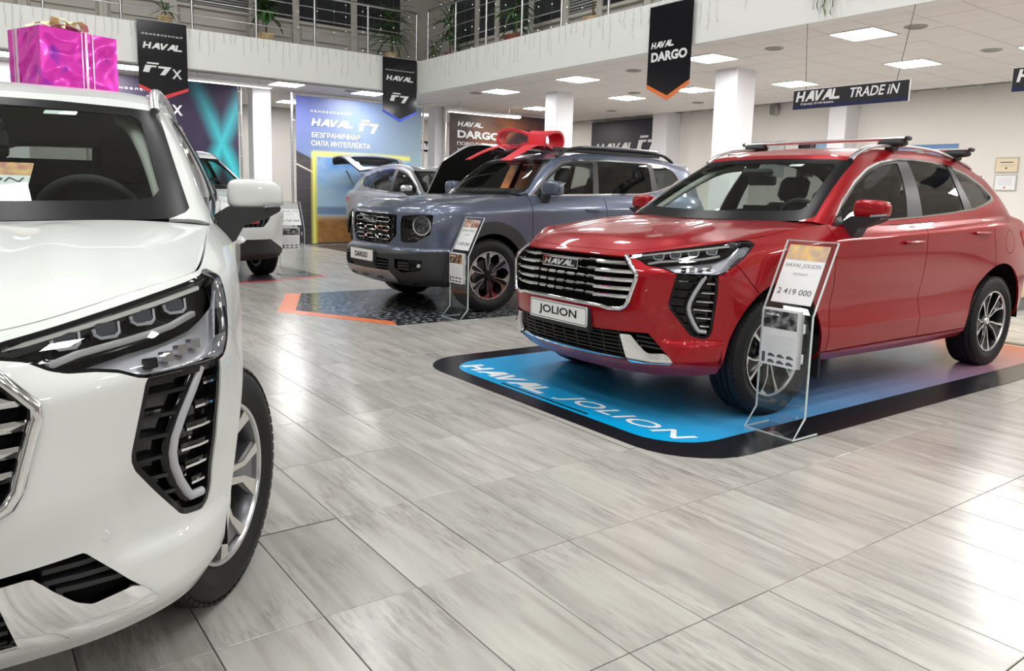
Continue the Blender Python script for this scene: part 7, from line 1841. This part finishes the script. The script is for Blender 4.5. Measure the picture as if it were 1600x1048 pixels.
LM = {k: leaf_mesh('leaf', *v) for k, v in dict(long=(.60, .035, .75, LEAF_G), broad=(.30, .13, .7, LEAF_G), mid=(.42, .07, .8, LEAF_G), yel=(.20, .05, .9, LEAF_Y), short=(.34, .022, .6, LEAF_G), fern=(.22, .035, .9, LEAF_G)).items()}
def plant(x, y, z, pot, ph, pr, kinds, n, stem_h, label, name='potted_plant', seed=1, sq=1.):
    e = empty(name, (x, y, z)); tag(e, label, 'plant', 'balcony plants'); rnd = random.Random(seed)
    s = MB(); s.lathe([(0, 0), (pr*.72, 0), (pr*.80, .01), (pr, ph*.88), (pr*1.05, ph*.9), (pr*1.05, ph), (pr*.92, ph), (pr*.88, ph*.9), (0, ph*.88)], 20); s.build('pot', pot, e)
    s = MB(); s.tube([(0, 0, ph*.6), (.01, .01, ph+stem_h*.5), (0, .02, ph+stem_h)], .018, 7); s.build('stem', STEM, e)
    for k in range(n):
        kd = kinds[k % len(kinds)]; u = k/n; zz = ph+stem_h*(.25+.8*u if stem_h > .3 else 1.); a = k*2.4+rnd.uniform(-.3, .3); el = rnd.uniform(-1.0, .1) if u > .5 else rnd.uniform(-.5, .5)
        o = link('leaf', LM[kd], e, (.015*math.cos(a), .015*math.sin(a), zz), (0, 0, 0)); o.rotation_euler = Euler((rnd.uniform(-.3, .3), el, a)); q = rnd.uniform(.8, 1.15)*sq; o.scale = (q, q, q)
    return e
plant(3.43, 15.5, 3.96, POT_C, .26, .13, ('short',), 26, .10, 'small spiky plant in a cream pot above the red edged pennant', seed=2)
plant(5.28, 15.55, 3.96, POT_C, .22, .16, ('broad', 'broad', 'mid'), 90, 1.1, 'bushy broad-leaved plant in a cream pot above the left lamp', seed=3, sq=1.1)
plant(7.95, 15.45, 3.96, POT_C, .18, .14, ('long',), 90, .8, 'tall palm-like plant with long drooping leaves above the blue edged pennant', 'potted_palm', 4, 1.1)
plant(8.72, 14.32, 3.93, POT_T, .16, .12, ('mid', 'long'), 64, .75, 'leafy plant in a terracotta pot just beside the balcony corner', seed=5, sq=.95)
plant(8.66, 14.92, 3.93, POT_T, .10, .09, ('fern', 'yel'), 30, .35, 'small trailing plant right in the balcony corner', seed=8)
plant(8.72, 12.0, 3.93, POT_T, .17, .24, ('long', 'mid'), 80, .9, 'large dark plant in a wide terracotta pot behind the right railing', seed=6, sq=1.05)
plant(8.75, 9.92, 3.93, POT_C, .17, .17, ('short',), 10, .30, 'nearly bare plant in a cream pot left of the orange edged pennant', seed=7)
e = empty('ivy_plant', (8.50, 5.15, 3.93)); tag(e, 'yellow-green trailing plant hanging over the balcony edge above the trade sign', 'plant', 'balcony plants')
s = MB(); s.lathe([(0, 0), (.09, 0), (.12, .14), (.11, .14), (0, .12)], 16); s.build('pot', POT_T, e)
rnd = random.Random(9)
for st in range(6):
    y0 = rnd.uniform(-.35, .35); P = resample([(0, y0*.3, .14), (-.12, y0*.7, .16), (-.29, y0, .02), (-.31, y0*1.1, -.16-.1*(st % 3)), (-.30, y0*1.15, -.30-.12*(st % 3))], 9)
    s = MB(); s.tube([tuple(p) for p in P], .005, 5); s.build('stem', STEM, e)
    for p in P[2:]:
        o = link('leaf', LM['yel'], e, tuple(p)); o.rotation_euler = Euler((rnd.uniform(-1, 1), rnd.uniform(.2, 1.2), PI+rnd.uniform(-1.2, 1.2))); q = rnd.uniform(.5, .8); o.scale = (q, q, q)
# ------------------------------------------------------------------ light strings: fine cords with tiny lamps, too many to pick apart
def icicles(pos, n, seed, label, zt, name='icicle_lights'):
    rnd = random.Random(seed); s = MB(); s2 = MB()
    for k in range(n):
        p, q = pos((k+rnd.uniform(-.3, .3))/n); L = rnd.choice((.16, .26, .34, .42, .50))
        pts = [Vector((p[0], p[1], zt))]
        for i in range(1, 6): pts.append(Vector((p[0]+q[0]*rnd.uniform(-.016, .016)-0*p[0], p[1]+q[1]*rnd.uniform(-.016, .016), zt-L*i/5)))
        s.tube(pts, .0034, 4)
        for i in range(1, 6): s2.box(pts[i], (.011, .011, .016))
    o = s.build(name, mat('cord_pale', (.66, .66, .63), .6)); tag(o, label, 'light string', None, 'stuff'); s2.build('tiny_bulbs', mat('bulb_pale', (.8, .8, .8), .3), o)
    return o
icicles(lambda t: ((-1.5+9.7*t, 14.885), (1, 0)), 76, 1, 'pale icicle light cords along the back balcony edge', 3.97)
icicles(lambda t: ((8.236, 4.6+10.2*t), (0, 1)), 66, 2, 'pale icicle light cords along the right balcony edge', 3.94)
def sparkle(fix, a0, a1, axis, seed, label):
    rnd = random.Random(seed); s = MB(); s2 = MB()
    a = a0
    while a < a1:
        z = 3.98+rnd.uniform(0, .1); x = lambda q: (q, fix) if axis == 'x' else (fix, q)
        s2.tube([(*x(a), 3.98), (*x(a), 5.6)], .0018, 4)
        while z < 5.6: s.box((*x(a), z), (.012, .012, .012)); z += rnd.uniform(.22, .42)
        a += rnd.uniform(.24, .42)
    o = s2.build('curtain_lights', mat('cord_grey', (.2, .2, .2), .6)); tag(o, label, 'light string', None, 'stuff'); s.build('tiny_lamps', mat('lamp_blue_white', (.8, .85, 1), .4, emit=(.82, .88, 1), estr=1.6), o)
sparkle(15.22, 5.8, 8.5, 'x', 3, 'curtain of tiny lit lamps behind the back railing'); sparkle(8.58, 10.0, 15.0, 'y', 4, 'curtain of tiny lit lamps behind the right railing')
